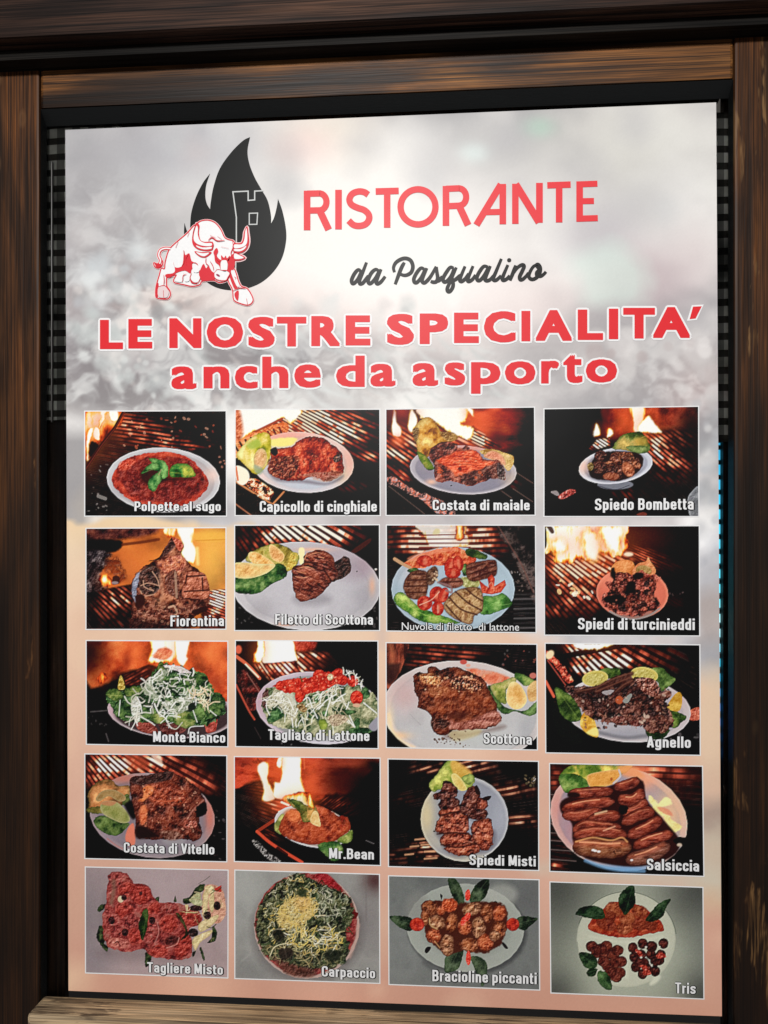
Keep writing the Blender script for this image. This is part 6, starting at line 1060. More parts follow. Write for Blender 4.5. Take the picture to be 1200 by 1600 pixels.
# ---------------------------------------------------------------- the poster
PC = [(102, 203), (1119, 160), (1128, 1588), (107, 1548)]
poster = empty('menu_poster', at(615, 1568, 0), label='large printed poster of twenty grilled dishes with red and black lettering', cat='poster')
PRINT = print_mat()
WHITE = ink('white_ink', (236, 236, 236)); BLACK = ink('black_ink', (8, 10, 10)); RED = ink('red_ink', (222, 48, 54)); CORAL = ink('coral_ink', (224, 60, 66)); SCRIPT = ink('charcoal_ink', (20, 20, 20)); KEY = ink('key_black_ink', (14, 13, 13)); TOWER = ink('pale_grey_ink', (196, 198, 196))

def fit(px, py, T):
    x = (np.asarray(px, float) - 600) / 600; y = (np.asarray(py, float) - 800) / 800
    T = np.asarray(T, float)
    B = [x ** i * y ** j for i in range(4) for j in range(5)]
    return sum(t * b for t, b in zip(T, B))

def albedo(rgb, px, py):
    """print colour that shows as rgb (display) under this lamp"""
    v = lin(rgb)
    if E_FIT is not None:
        v = (v - fit(px, py, S_FIT)[..., None]) / fit(px, py, E_FIT)[..., None]
    return np.clip(v, .004, .9)

def grid_print(name, img, c4, Y, parent, **k):
    H, W = img.shape[:2]
    u = np.linspace(0, 1, W)[None, :]; v = np.linspace(0, 1, H)[:, None]
    (ax, ay), (bx, by), (cx, cy), (dx, dy) = c4
    PX = (ax * (1 - u) + bx * u) * (1 - v) + (dx * (1 - u) + cx * u) * v
    PY = (ay * (1 - u) + by * u) * (1 - v) + (dy * (1 - u) + cy * u) * v
    P = at(PX, PY, 0).reshape(-1, 3); P[:, 1] = Y
    idx = np.arange(H * W).reshape(H, W)
    q = np.stack([idx[1:, :-1], idx[1:, 1:], idx[:-1, 1:], idx[:-1, :-1]], -1).reshape(-1, 4)
    me = bpy.data.meshes.new(name)
    me.vertices.add(len(P)); me.vertices.foreach_set('co', P.astype(np.float32).ravel())
    me.loops.add(q.size); me.loops.foreach_set('vertex_index', q.astype(np.int32).ravel())
    me.polygons.add(len(q)); me.polygons.foreach_set('loop_start', np.arange(0, q.size, 4, dtype=np.int32)); me.polygons.foreach_set('loop_total', np.full(len(q), 4, dtype=np.int32))
    me.update(calc_edges=True)
    col = np.ones((H * W, 4), np.float32); col[:, :3] = albedo(img, PX, PY).reshape(-1, 3)
    if CAL == 'white': col[:, :3] = .4
    if CAL == 'black': col[:, :3] = .0
    a = me.color_attributes.new('print', 'FLOAT_COLOR', 'POINT'); a.data.foreach_set('color', col.ravel())
    return link(name, me, PRINT, parent, **k)

link('backing', box(float(at(*PC[3])[0]) + .001, float(at(*PC[1])[0]) - .001, .0006, .0024, float(at(*PC[3])[2]) + .012, float(at(*PC[0])[2]) - .004, 0), principled('white_board', (.6, .6, .58), .7)[0], poster)

def paint_sheet():
    c = Cv(PC, 1020, 1380, seed=31)
    X, Y = c.X, c.Y
    full = (slice(None), slice(None))
    n = sharpen(fbm(X / 190, Y / 150, 5, 4), 2.2)
    top = ramp(n, [(166, 166, 171), (206, 204, 207), (234, 233, 234), (248, 248, 249)])
    c.a[:] = top
    # soft, out of focus areas of the picture behind the lettering; centre glare painted in
    for q in ((150, 330, 150, 190, (168, 168, 174), .75), (330, 240, 130, 60, (176, 178, 188), .7), (520, 230, 90, 70, (236, 226, 214), .7), (480, 240, 50, 40, (240, 206, 206), .55), (560, 400, 230, 120, (252, 250, 250), .9), (640, 230, 90, 60, (238, 238, 240), .7), (820, 250, 160, 90, (212, 212, 214), .7), (1000, 230, 160, 110, (214, 214, 212), .8), (1060, 330, 60, 90, (224, 224, 226), .6), (1000, 320, 50, 40, (192, 192, 196), .55), (1090, 400, 50, 60, (222, 214, 216), .6), (930, 370, 70, 60, (186, 184, 192), .75), (1010, 440, 80, 60, (196, 182, 188), .75), (840, 200, 26, 16, (190, 214, 204), .7), (740, 240, 24, 16, (222, 236, 238), .7), (690, 500, 160, 70, (236, 226, 226), .6), (480, 470, 130, 40, (240, 214, 210), .55), (250, 470, 90, 26, (226, 196, 188), .6), (150, 470, 60, 30, (206, 186, 186), .5), (820, 470, 90, 40, (224, 206, 208), .5), (200, 560, 120, 50, (150, 146, 150), .75), (330, 560, 90, 70, (168, 166, 170), .6), (160, 620, 90, 30, (150, 148, 150), .6), (900, 560, 180, 60, (206, 202, 204), .6), (1080, 600, 60, 50, (196, 172, 172), .6), (520, 600, 120, 40, (206, 204, 204), .5), (1030, 580, 80, 50, (214, 212, 214), .5)):
        c.glow(*q[:5], q[5], p=2.4)
    c.shape([(890, 400), (960, 380), (1010, 420), (1000, 470), (930, 480), (900, 440)], (210, 230, 225), soft=34, al=.6, warp=8)
    c.shape([(690, 430), (720, 440), (715, 480), (700, 478)], (250, 246, 248), soft=14, al=.6)
    rs = c.rs
    def bokeh(pts, n_, r0, r1, cols, al, soft):
        P = smooth_loop(pts); lo, up = P.min(0), P.max(0)
        for _ in range(n_):
            q = lo + rs.rand(2) * (up - lo)
            if not _inside(P, q): continue
            r = r0 + (r1 - r0) * rs.rand() ** 2
            c.shape(ell_pts(q[0], q[1], r, r * (.7 + .4 * rs.rand()), rs.rand() * 180, 12), cols[rs.randint(len(cols))], soft=soft * r, al=al * (.4 + .6 * rs.rand()), warp=r * .25, wsc=r * 1.2, smooth=False, seed=rs.randint(50))
    wx = X + (fbm(X / 50, Y / 50, 41, 3) - .5) * 60; wy = Y + (fbm(X / 50 + 9, Y / 50, 43, 3) - .5) * 60
    cl = sharpen(fbm(wx / 46, wy / 30, 45, 5, .6), 3.4)
    def zone(cx, cy, rx, ry): return np.exp(-((X - cx) / rx) ** 2 - ((Y - cy) / ry) ** 2)
    zn = np.clip(zone(190, 470, 130, 90) + zone(170, 590, 120, 60) + .8 * zone(420, 560, 200, 60) + .75 * zone(300, 620, 160, 40) + .6 * zone(1040, 580, 110, 70) + .5 * zone(700, 590, 160, 40) + .4 * zone(160, 330, 70, 60), 0, 1)
    c.mix(full, zn * .6, ramp(cl, [(146, 142, 146), (170, 168, 172), (212, 214, 217), (236, 238, 240)]))
    c.glow(560, 350, 240, 110, (255, 254, 254), .95); c.glow(640, 450, 260, 60, (250, 246, 247), .7); c.glow(790, 330, 110, 60, (232, 230, 232), .5)  # whitens the upper centre: lamp glare put into the print colour
    LT = [(214, 218, 220), (226, 230, 232), (200, 206, 208), (232, 228, 228)]
    bokeh([(110, 200), (1110, 170), (1110, 330), (600, 300), (110, 380)], 46, 18, 46, [(206, 208, 212), (226, 226, 228), (190, 190, 196), (214, 206, 208)], .45, 1.2)
    bokeh([(105, 480), (150, 420), (230, 400), (240, 480), (300, 470), (240, 540), (260, 600), (170, 570), (105, 540)], 150, 5, 20, LT + [(170, 172, 176), (182, 178, 182)], .7, .7)
    bokeh([(105, 420), (240, 380), (250, 430), (130, 480)], 40, 8, 24, [(226, 230, 234), (206, 212, 218), (190, 192, 198)], .6, .9)
    bokeh([(150, 560), (230, 560), (250, 620), (170, 600)], 50, 4, 12, LT, .55, .7)
    bokeh([(330, 480), (640, 470), (600, 560), (420, 560)], 60, 5, 18, LT + [(186, 186, 190)], .5, .9)
    bokeh([(880, 540), (1110, 520), (1120, 640), (1000, 640)], 60, 8, 24, [(222, 220, 222), (206, 204, 206), (232, 230, 232), (190, 180, 182)], .6, .5)
    bokeh([(250, 620), (300, 590), (420, 640), (250, 650)], 30, 4, 10, LT, .5, .8)
    for _ in range(46):                                   # pale drawn-out splashes
        x = 280 + rs.rand() * 520; y = 510 + rs.rand() * 110; l = 20 + rs.rand() * 46
        c.line([(x, y), (x + l * .45, y + l * .45), (x + l, y + l * .62)], 2 + rs.rand() * 7, LT[rs.randint(4)], .35 + .3 * rs.rand(), soft=7, taper=True)
    c.a[:] = np.clip((c.a - 206) * 1.22 + 207, 0, 255)
    # the warm, flame coloured lower part: edge rises and falls, left high, right low
    n2 = fbm(X / 90, Y / 90, 9, 4)
    edge = np.interp(X, [100, 400, 440, 700, 860, 900, 1130], [805, 812, 880, 900, 985, 1010, 1040])
    m = np.clip((Y - edge + (n2 - .5) * 50) / np.interp(X, [100, 400, 430, 1130], [10, 12, 50, 40]), 0, 1)
    grey = ramp(sharpen(fbm(X / 60, Y / 60, 13, 4), 2), [(184, 180, 182), (206, 200, 202), (216, 206, 206)])
    mg = np.clip((Y - 640) / 90, 0, 1) * np.clip((X - 380) / 60, 0, 1) * np.clip((1080 - X) / 30, 0, 1)
    c.mix(full, mg * .8, grey)
    ml = np.clip((Y - 660) / 30, 0, 1) * np.clip((150 - X) / 20, 0, 1); c.mix(full, ml * .9, np.array((158., 156, 160)))
    t = np.clip((Y - 800) / 760, 0, 1)
    warm = ramp(t * .9 + (fbm(X / 120, Y / 160, 21, 3) - .5) * .35, [(242, 211, 172), (240, 199, 166), (230, 181, 151), (217, 163, 137), (204, 147, 122), (194, 136, 112)])
    c.mix(full, m, warm)
    bokeh([(105, 800), (360, 800), (360, 1580), (105, 1560)], 40, 20, 60, [(244, 214, 168), (232, 186, 150), (214, 176, 140)], .35, 1.3)
    bokeh([(1085, 640), (1125, 640), (1125, 900), (1085, 900)], 60, 6, 20, [(206, 210, 218), (186, 190, 198), (222, 222, 224), (170, 172, 178)], .6, .8)
    for y0, y1, col in ((880, 960, (168, 166, 172)), (930, 1000, (176, 158, 150)), (1000, 1050, (158, 156, 160)), (1060, 1200, (226, 196, 160)), (1200, 1260, (216, 180, 150)), (1255, 1300, (150, 134, 122)), (1300, 1380, (190, 182, 158)), (1380, 1420, (206, 176, 140))):
        c.shape([(1090, y0), (1135, y0), (1135, y1), (1088, y1)], col, soft=34, al=.7, warp=10)
    c.shape([(590, 820), (600, 820), (602, 990), (592, 990)], (190, 176, 176), soft=20, al=.5); c.shape([(820, 1350), (1120, 1358), (1120, 1392), (960, 1380)], (196, 186, 164), soft=30, al=.7, warp=8)
    bokeh([(105, 1000), (1120, 1000), (1120, 1585), (105, 1545)], 50, 14, 40, [(236, 196, 160), (206, 158, 128), (226, 206, 170)], .3, 1.3)
    yy = np.clip((Y - 780) / 80, 0, 1)[..., None]; g_ = c.a.mean(-1, keepdims=True); c.a = (c.a + (g_ - c.a) * .2 * yy) * (1 - (1 - yy) * (1 - np.array((1., .992, .972))))
    c.grade(grain=3)
    return c.out()
grid_print('printed_sheet', paint_sheet(), PC, 0.0, poster)

# ---- flat shapes and strokes in print
def flat(name, polys, mat, Y, parent, **k):
    """polys: outlines in photo pixels, filled"""
    V = []; Fc = []
    for P in polys:
        P = np.asarray(P, float); W = at(P[:, 0], P[:, 1], 0); W[:, 1] = Y
        b = len(V); V += [tuple(p) for p in W]
        for t in tessellate_polygon([[Vector((p[0], p[2], 0)) for p in W]]):
            a, b2, c = (W[i] for i in t); s = (b2[0] - a[0]) * (c[2] - a[2]) - (b2[2] - a[2]) * (c[0] - a[0])
            Fc.append(tuple(b + i for i in (t if s > 0 else t[::-1])))
    return link(name, mesh(name, V, Fc), mat, parent, **k)

def stroke(pts, width, smooth=True, closed=False, taper=None, cap=False):
    """thick line as an outline polygon (photo pixels or any 2D)"""
    P = np.asarray(pts, float)
    if smooth and len(P) > 2: P = smooth_loop(P, 6) if closed else smooth_line(P, 6)
    if closed: P = np.vstack([P, P[:2]])
    T = np.gradient(P, axis=0); T /= np.linalg.norm(T, axis=1, keepdims=True) + 1e-9
    Nn = np.stack([-T[:, 1], T[:, 0]], 1)
    w_ = np.full(len(P), width / 2.0)
    if taper is not None: w_ *= np.interp(np.linspace(0, 1, len(P)), np.linspace(0, 1, len(taper)), taper)
    A, B = P + Nn * w_[:, None], P - Nn * w_[:, None]
    quads = [[A[i], A[i + 1], B[i + 1], B[i]] for i in range(len(P) - 1)]
    return quads

def strokes(name, quads, mat, Y, parent, **k):
    V = []; Fc = []
    for i, q in enumerate(quads):
        q = np.asarray(q); W = at(q[:, 0], q[:, 1], 0); W[:, 1] = Y - 2e-6 * (i % 30)
        b = len(V); V += [tuple(p) for p in W]
        s = sum(W[j][0] * W[(j + 1) % 4][2] - W[(j + 1) % 4][0] * W[j][2] for j in range(4))
        Fc.append((b, b + 1, b + 2, b + 3) if s > 0 else (b + 3, b + 2, b + 1, b))
    return link(name, mesh(name, V, Fc), mat, parent, **k)

def zc(pts, x0, y0, s):
    p = np.asarray(pts, float); return p / s + np.array((x0, y0))

# ---- lettering set with the built-in letter shapes
_cache = {}
def glyphs(text, offset=0., shear=0., res=3):
    key = (text, round(offset, 4), shear)
    if key in _cache: return _cache[key]
    cu = bpy.data.curves.new('t', 'FONT'); cu.body = text; cu.offset = offset; cu.shear = shear; cu.resolution_u = res; cu.size = 1
    o = bpy.data.objects.new('t', cu); COL.objects.link(o)
    dg = bpy.context.evaluated_depsgraph_get(); me = bpy.data.meshes.new_from_object(o.evaluated_get(dg))
    V = np.array([v.co[:2] for v in me.vertices]); Fc = [tuple(p.vertices) for p in me.polygons]
    bpy.data.objects.remove(o); bpy.data.curves.remove(cu); bpy.data.meshes.remove(me)
    _cache[key] = (V, Fc); return V, Fc

def type_on(name, items, mat, Y, parent, **k):
    """items = [(V, F, x0, x1, ybase_l, ybase_r, ytop_l, ytop_r, ref box)] placed into photo pixels"""
    AV = []; AF = []
    for V, Fc, x0, x1, bl, br, tl, tr, (u0, u1, v0, v1) in items:
        u = (V[:, 0] - u0) / (u1 - u0); v = (V[:, 1] - v0) / (v1 - v0)
        px = x0 + (x1 - x0) * u
        py = (bl * (1 - u) + br * u) * (1 - v) + (tl * (1 - u) + tr * u) * v
        W = at(px, py, 0); W[:, 1] = Y
        b = len(AV); AV += [tuple(p) for p in W]; AF += [tuple(b + i for i in f) for f in Fc]
    return link(name, mesh(name, AV, AF), mat, parent, **k)

def bbox(V): return (V[:, 0].min(), V[:, 0].max(), V[:, 1].min(), V[:, 1].max())

# heading in two lines: every letter fitted to its own place
HEAD1 = [('L', 156.5, 192.5, 500, 545.7), ('E', 200.8, 238.2, 498.6, 544.8), ('N', 264.8, 315, 497.5, 544), ('O', 323.2, 380, 495.3, 543.6), ('S', 388, 429.4, 495.2, 543.4), ('T', 432.8, 478.8, 495.2, 541.6), ('R', 486.5, 531.4, 494, 541), ('E', 540.1, 578.8, 493, 540), ('S', 604.6, 646.9, 490.6, 539), ('P', 655.8, 700.2, 490, 537.8), ('E', 709.4, 748.2, 488.7, 536.2), ('C', 756.1, 805.6, 486.4, 535.4), ('I', 814.6, 828.6, 486, 533.5), ('A', 836.8, 893.6, 484.7, 532.7), ('L', 902.6, 942.2, 483.9, 531.4), ('I', 951.2, 965.9, 482.5, 530.2), ('T', 973.6, 1023.2, 481.2, 529.2), ('A', 1020, 1077.9, 480, 528.2)]
HEAD2 = [('a', 268, 307.2, 572.6, 608.2), ('n', 318.2, 358.7, 572.6, 607), ('c', 367.2, 402.8, 572, 607.4), ('h', 409.9, 450.8, 557.4, 606.5), ('e', 460, 501.3, 569.4, 606), ('d', 525.2, 570, 555.8, 604.7), ('a', 578.8, 618, 568.6, 604.2), ('a', 644.6, 684.6, 567.4, 603.4), ('s', 694.8, 726.8, 566.4, 602.6), ('p', 736, 782, 566, 615.4), ('o', 788.8, 836.5, 564.6, 600.8), ('r', 845.4, 873.4, 563.8, 599.4), ('t', 880, 910, 554, 598.6), ('o', 915.2, 964, 561.4, 598)]
def grown(items, off, inx, iny, extra=0):
    """each letter repeated around a small rectangle (square corners kept), then around a circle for the surround"""
    out = []
    sq = [(-1, -1), (0, -1), (1, -1), (1, 0), (1, 1), (0, 1), (-1, 1), (-1, 0)]
    ofs = [(a * inx, b * iny) for a, b in sq] if not extra else [(a * inx + extra * math.cos(t), b * iny + extra * math.sin(t)) for a, b in sq[::2] for t in np.linspace(0, 2 * np.pi, 8, endpoint=False)]
    for ch, x0, x1, yt, yb in items:
        V, Fc = glyphs(ch, off); b = bbox(V)
        for dx, dy in ofs:
            out.append((V, Fc, x0 + inx + dx, x1 - inx + dx, yb - iny + dy, yb - iny + dy, yt + iny + dy, yt + iny + dy, b))
    return out
def layered(out, n, mat, Y, name, parent=None, **k_):
    o = type_on(name, out, mat, Y, parent or poster, **k_)
    me = o.data; co = np.empty(len(me.vertices) * 3, np.float32); me.vertices.foreach_get('co', co); co = co.reshape(-1, 3)
    cnt = [len(i[0]) for i in out]; k = np.repeat(np.arange(len(out)) % n, cnt); co[:, 1] -= k * 4e-6
    me.vertices.foreach_set('co', co.ravel()); me.update(); return o
for word, off_, ix, iy in ((HEAD1[:2], .012, 2.6, 1.9), (HEAD1[2:8], .012, 2.6, 1.9), (HEAD1[8:], .012, 2.6, 1.9), (HEAD2[:5], .004, 2.7, 1.4), (HEAD2[5:7], .004, 2.7, 1.4), (HEAD2[7:], .004, 2.7, 1.4)):
    layered(grown(word, off_, ix, iy, 3.1), 32, WHITE, -.0004, 'heading_surround')
    layered(grown(word, off_, ix, iy), 8, RED, -.0008, 'heading')
ap = zc([(1135, 35), (1186, 33), (1150, 104), (1115, 108)], 780, 470, 3.75)
flat('heading_surround', [zc([(1128, 26), (1198, 22), (1157, 113), (1100, 118)], 780, 470, 3.75)], WHITE, -.0004, poster); flat('heading', [ap], RED, -.0008, poster)

# the coral name: strokes of even width
q = []
def s2(pts, w_=48, sm=True, closed=False, o=(460, 270), s=5): q.extend([zc(x, o[0], o[1], s) for x in stroke(pts, w_ + 3, sm, closed)])
arc = lambda cx, cy, rx, ry, a0, a1, n=14: [(cx + rx * math.cos(math.radians(a)), cy + ry * math.sin(math.radians(a))) for a in np.linspace(a0, a1, n)]
s2([(99.5, 141), (99.5, 450)], 49, False); s2([(99, 164), (200, 162)] + arc(196, 228, 55, 66, -84, 84) + [(196, 294), (99, 296)], 46, False); s2([(196, 292), (268, 446)], 52, False)
s2([(345, 134), (345, 443)], 49, False)
s2([(577, 172), (545, 152), (500, 147), (452, 166), (430, 208), (445, 248), (490, 273), (545, 292), (580, 326), (583, 366), (556, 402), (508, 416), (462, 408), (424, 374)], 47)
s2([(635, 147), (815, 142)], 48, False); s2([(725, 143), (725, 430)], 48, False)
s2(arc(966, 267, 136, 137, 0, 345, 24), 47, True, True)
o3 = dict(o=(700, 270))
s2([(-16, 104), (-16, 415)], 49, False, **o3); s2([(-16, 126), (88, 122)] + arc(86, 190, 56, 67, -84, 84) + [(84, 258), (-16, 262)], 46, False, **o3); s2([(86, 258), (157, 410)], 52, False, **o3)
s2([(414, 91), (222, 409)], 50, False, **o3); s2([(428, 90), (428, 403)], 49, False, **o3); s2([(395, 113), (452, 112)], 45, False, **o3); s2([(290, 309), (428, 306)], 44, False, **o3)
s2([(526, 87), (526, 400)], 48, False, **o3); s2([(528, 90), (712, 388)], 54, False, **o3); s2([(714, 80), (714, 391)], 50, False, **o3)
s2([(775, 99), (958, 93)], 47, False, **o3); s2([(868, 95), (868, 389)], 49, False, **o3)
s2([(1028, 68), (1028, 383)], 49, False, **o3); s2([(1004, 92), (1167, 86)], 44, False, **o3); s2([(1028, 223), (1140, 221)], 44, False, **o3); s2([(1005, 360), (1170, 355)], 45, False, **o3)
strokes('restaurant_name', q, CORAL, -.0006, poster)

q = []
sc = dict(o=(530, 390), s=3.53)
TP = [.8, 1.04, 1.08, 1.04, .85]
def s3(x0, pts, w_=52): q.extend([zc(x, x0, 395, 9.23) for x in stroke(pts, w_, True, False, TP)])
for x0, P_ in ((540, ([(222, 268), (182, 246), (130, 300), (88, 390), (98, 440), (132, 434), (182, 370), (226, 268)], [(302, 140), (248, 280), (202, 395), (208, 446), (250, 436), (300, 372), (330, 330)],
                      [(478, 260), (432, 242), (372, 292), (326, 390), (338, 440), (372, 436), (428, 370), (486, 258)], [(512, 238), (458, 370), (440, 420), (462, 448), (512, 418), (572, 342)],
                      [(848, 140), (800, 230), (715, 456)], [(704, 282), (692, 210), (736, 132), (840, 82), (930, 105), (970, 190), (950, 276), (894, 318), (842, 326), (796, 312)])),
               (610, ([(492, 240), (442, 222), (386, 280), (340, 370), (348, 424), (386, 426), (444, 356), (500, 238)], [(526, 222), (468, 360), (456, 408), (482, 434), (520, 414), (582, 340), (662, 200)],
                      [(664, 204), (672, 290), (682, 366), (660, 418), (612, 424), (582, 410)], [(668, 416), (712, 392), (750, 340)],
                      [(912, 222), (862, 212), (802, 290), (760, 370), (772, 418), (812, 412), (872, 340), (920, 222)], [(950, 212), (872, 395), (822, 510), (828, 556), (860, 556), (898, 500), (904, 440), (880, 410), (830, 424)], [(890, 412), (950, 378), (1010, 320)],
                      [(1076, 196), (1014, 345), (1000, 396), (1028, 414), (1078, 376), (1130, 300)])),
               (730, ([(84, 192), (22, 340), (4, 392), (26, 414), (78, 382), (120, 320)], [(302, 208), (242, 196), (186, 260), (140, 350), (152, 398), (192, 392), (244, 326), (308, 205)], [(334, 192), (272, 340), (256, 384), (282, 404), (330, 388), (380, 330)],
                      [(492, 88), (412, 280), (376, 366), (390, 398), (430, 388), (490, 330)], [(586, 176), (528, 310), (506, 376), (526, 398), (570, 378), (614, 330)], [(700, 182), (664, 280), (616, 402)], [(650, 318), (718, 222), (788, 176), (820, 196), (792, 268), (756, 346), (766, 388), (802, 382), (850, 338), (884, 290)],
                      [(1014, 172), (954, 200), (904, 280), (890, 348), (930, 384), (990, 366), (1040, 304), (1054, 226), (1026, 174), (1000, 182), (1040, 240), (1004, 286), (1006, 330), (1058, 340), (1104, 310), (1136, 274)]))):
    for p in P_: s3(x0, p)
strokes('owner_name', q, SCRIPT, -.0006, poster)
flat('owner_name', [zc(ell_pts(605, 108, 31, 30, 0, 14), 730, 395, 9.23)], SCRIPT, -.0006, poster)

# ---- the emblem: flame, tower outline, bull
FZ = lambda p: zc(p, 220, 190, 4.615)
segs = [[(788, 112), (735, 140), (650, 225), (570, 340), (525, 470), (505, 580), (500, 632)], [(500, 632), (478, 596), (466, 540), (472, 460), (500, 375)], [(500, 375), (450, 440), (400, 540), (366, 650), (357, 740), (357, 830)], [(357, 830), (334, 790), (315, 730)], [(315, 730), (313, 830), (335, 930), (380, 1040), (450, 1135), (540, 1195), (650, 1217), (760, 1205), (870, 1160), (960, 1080), (1020, 980), (1048, 860), (1045, 760), (1020, 640), (990, 558)], [(990, 558), (980, 620), (962, 690), (940, 735)], [(940, 735), (938, 670), (915, 570), (870, 490), (820, 400), (782, 300), (770, 210), (788, 112)]]
fl = np.vstack([smooth_line(s, 6)[:-1] for s in segs])
emblem = flat('flame_emblem', [FZ(fl)], BLACK, -.0004, poster, label='black flame with a tower outline and a charging red and white bull')
tw = []
for a, b in zip([(684, 1090), (690, 880), (690, 692), (665, 508), (775, 503), (775, 570), (822, 566), (822, 503)], [(690, 880), (690, 692), (665, 508), (775, 503), (775, 570), (822, 566), (822, 503), (880, 500)]):
    d_ = np.subtract(b, a) / np.linalg.norm(np.subtract(b, a)) * 4.5
    tw += [FZ(x) for x in stroke([np.subtract(a, d_), np.add(b, d_)], 9, False)]
for a, b in zip([(783, 663), (843, 661), (838, 742), (783, 743)], [(843, 661), (838, 742), (783, 743), (783, 663)]):
    d_ = np.subtract(b, a) / np.linalg.norm(np.subtract(b, a)) * 4
    tw += [FZ(x) for x in stroke([np.subtract(a, d_), np.add(b, d_)], 8, False)]
strokes('tower_outline', tw, TOWER, -.0008, emblem)
BZ = lambda p: zc(p, 230, 330, 7.06)
PINK = ink('pale_pink_ink', (240, 206, 206)); BRED = ink('bull_red_ink', (212, 44, 56)); BGREY = ink('pale_hoof_ink', (226, 206, 206))
torso = smooth_loop([(545, 150), (590, 115), (670, 103), (750, 130), (815, 205), (855, 290), (900, 318), (960, 340), (972, 450), (966, 560), (930, 660), (890, 760), (800, 790), (740, 765), (610, 775), (585, 812), (500, 832), (400, 812), (305, 790), (300, 750), (325, 705), (232, 735), (218, 740), (218, 825), (252, 880), (258, 930), (232, 968), (180, 972), (110, 958), (98, 920), (104, 830), (140, 700), (160, 632), (195, 640), (202, 570), (240, 440), (300, 370), (370, 310), (450, 240), (510, 170)], 3)
leg = smooth_loop([(950, 630), (985, 690), (1005, 760), (1040, 830), (1110, 860), (1168, 960), (1160, 1012), (1110, 1040), (1020, 1018), (958, 982), (948, 900), (936, 850), (900, 780), (890, 710)], 3)
hornL = smooth_loop([(545, 135), (582, 165), (575, 240), (592, 322), (640, 345), (722, 345), (728, 430), (650, 445), (560, 425), (508, 372), (502, 300), (528, 220)], 3)
hornR = smooth_loop([(955, 365), (1035, 358), (1062, 310), (1072, 235), (1106, 170), (1118, 235), (1128, 340), (1102, 422), (1040, 465), (955, 458)], 3)
earL = smooth_loop([(525, 450), (600, 458), (712, 455), (690, 490), (640, 518), (580, 505)], 3); earR = smooth_loop([(960, 462), (1020, 480), (1088, 518), (1030, 548), (960, 542)], 3)
tail = [(262, 418), (200, 415), (150, 436), (132, 490), (152, 545), (140, 590)]
tuft = smooth_loop([(165, 545), (150, 575), (110, 585), (78, 572), (84, 610), (120, 632), (160, 612), (176, 570)], 3)
def outl(P, wd): return stroke(P[::1], wd, False, True)
halo_q = []
for P in (torso, leg, hornL, hornR, earL, earR, tuft): halo_q += outl(P, 26)
halo_q += stroke(tail, 52)
bull = strokes('bull', [BZ(x) for x in halo_q], PINK, -.0010, emblem, label='red and white bull charging forward in front of the flame')
flat('bull_body', [BZ(P) for P in (torso, leg, tuft)], WHITE, -.0014, emblem)
L1 = []
for P in (torso, leg, tuft): L1 += outl(P, 12)
L1 += stroke(tail, 34)
strokes('bull_line', [BZ(x) for x in L1], BRED, -.0018, emblem)
strokes('bull_tail', [BZ(x) for x in stroke(tail, 15)], WHITE, -.0020, emblem)
flat('bull_shade', [BZ(smooth_loop(P, 3)) for P in (
    [(290, 560), (305, 615), (345, 628), (395, 595), (410, 440), (425, 490), (470, 470), (495, 555), (560, 585), (555, 640), (500, 640), (478, 690), (420, 660), (330, 685), (262, 735), (205, 725), (215, 700), (285, 690), (312, 655)],
    [(590, 650), (625, 585), (655, 635), (678, 605), (715, 665), (745, 690), (755, 755), (605, 772), (575, 690)],
    [(890, 550), (962, 470), (968, 610), (925, 690), (885, 690), (895, 600)], [(735, 455), (770, 410), (788, 450), (772, 495), (800, 535), (830, 555), (815, 640), (795, 600), (755, 565), (745, 500)],
    [(905, 700), (930, 690), (975, 780), (1000, 845), (970, 862), (945, 820)], [(968, 910), (1012, 880), (1006, 988), (975, 960)], [(490, 740), (510, 770), (560, 800), (520, 805), (490, 780)], [(106, 830), (130, 800), (125, 940), (104, 940)], [(180, 880), (192, 880), (205, 965), (178, 965)], [(90, 580), (160, 590), (150, 622), (110, 624)], [(820, 490), (850, 520), (870, 495), (885, 525), (915, 495), (900, 555), (830, 560)])], BRED, -.0022, emblem)
for nm_, P in (('bull_horn', hornL), ('bull_horn', hornR), ('bull_ear', earL), ('bull_ear', earR)): flat(nm_, [BZ(P)], BRED, -.0026, emblem)
flat('bull_highlight', [BZ(smooth_loop(P, 3)) for P in (
    [(550, 168), (566, 200), (564, 260), (586, 328), (640, 358), (714, 360), (712, 390), (640, 392), (565, 372), (522, 330), (522, 260)], [(545, 385), (620, 408), (712, 402), (710, 422), (640, 430), (570, 412)],
    [(968, 375), (1048, 372), (1078, 312), (1085, 240), (1102, 198), (1110, 330), (1085, 388), (1030, 412), (968, 416)], [(968, 426), (1040, 424), (1098, 388), (1080, 424), (1030, 450), (968, 446)],
    [(545, 460), (620, 472), (690, 466), (640, 504), (590, 494)], [(968, 474), (1020, 492), (1070, 520), (1025, 534), (968, 530)],
    [(745, 690), (780, 655), (830, 662), (880, 668), (916, 692), (895, 738), (870, 768), (790, 762), (752, 738)], [(818, 565), (850, 548), (886, 562), (884, 668), (822, 656)],
    [(485, 745), (510, 695), (560, 695), (588, 740), (570, 785), (520, 790)], [(312, 775), (342, 706), (395, 672), (410, 715), (392, 785)], [(420, 748), (450, 706), (474, 726), (468, 776), (424, 782)], [(505, 590), (560, 600), (580, 670), (520, 680)], [(930, 680), (960, 670), (1020, 820), (990, 830)], [(750, 590), (790, 600), (812, 650), (770, 650)])], WHITE, -.0030, emblem)
flat('bull_hoof', [BZ(smooth_loop([(132, 842), (200, 830), (244, 882), (240, 930), (214, 960), (130, 948)], 3))], BGREY, -.0030, emblem)
L2 = []
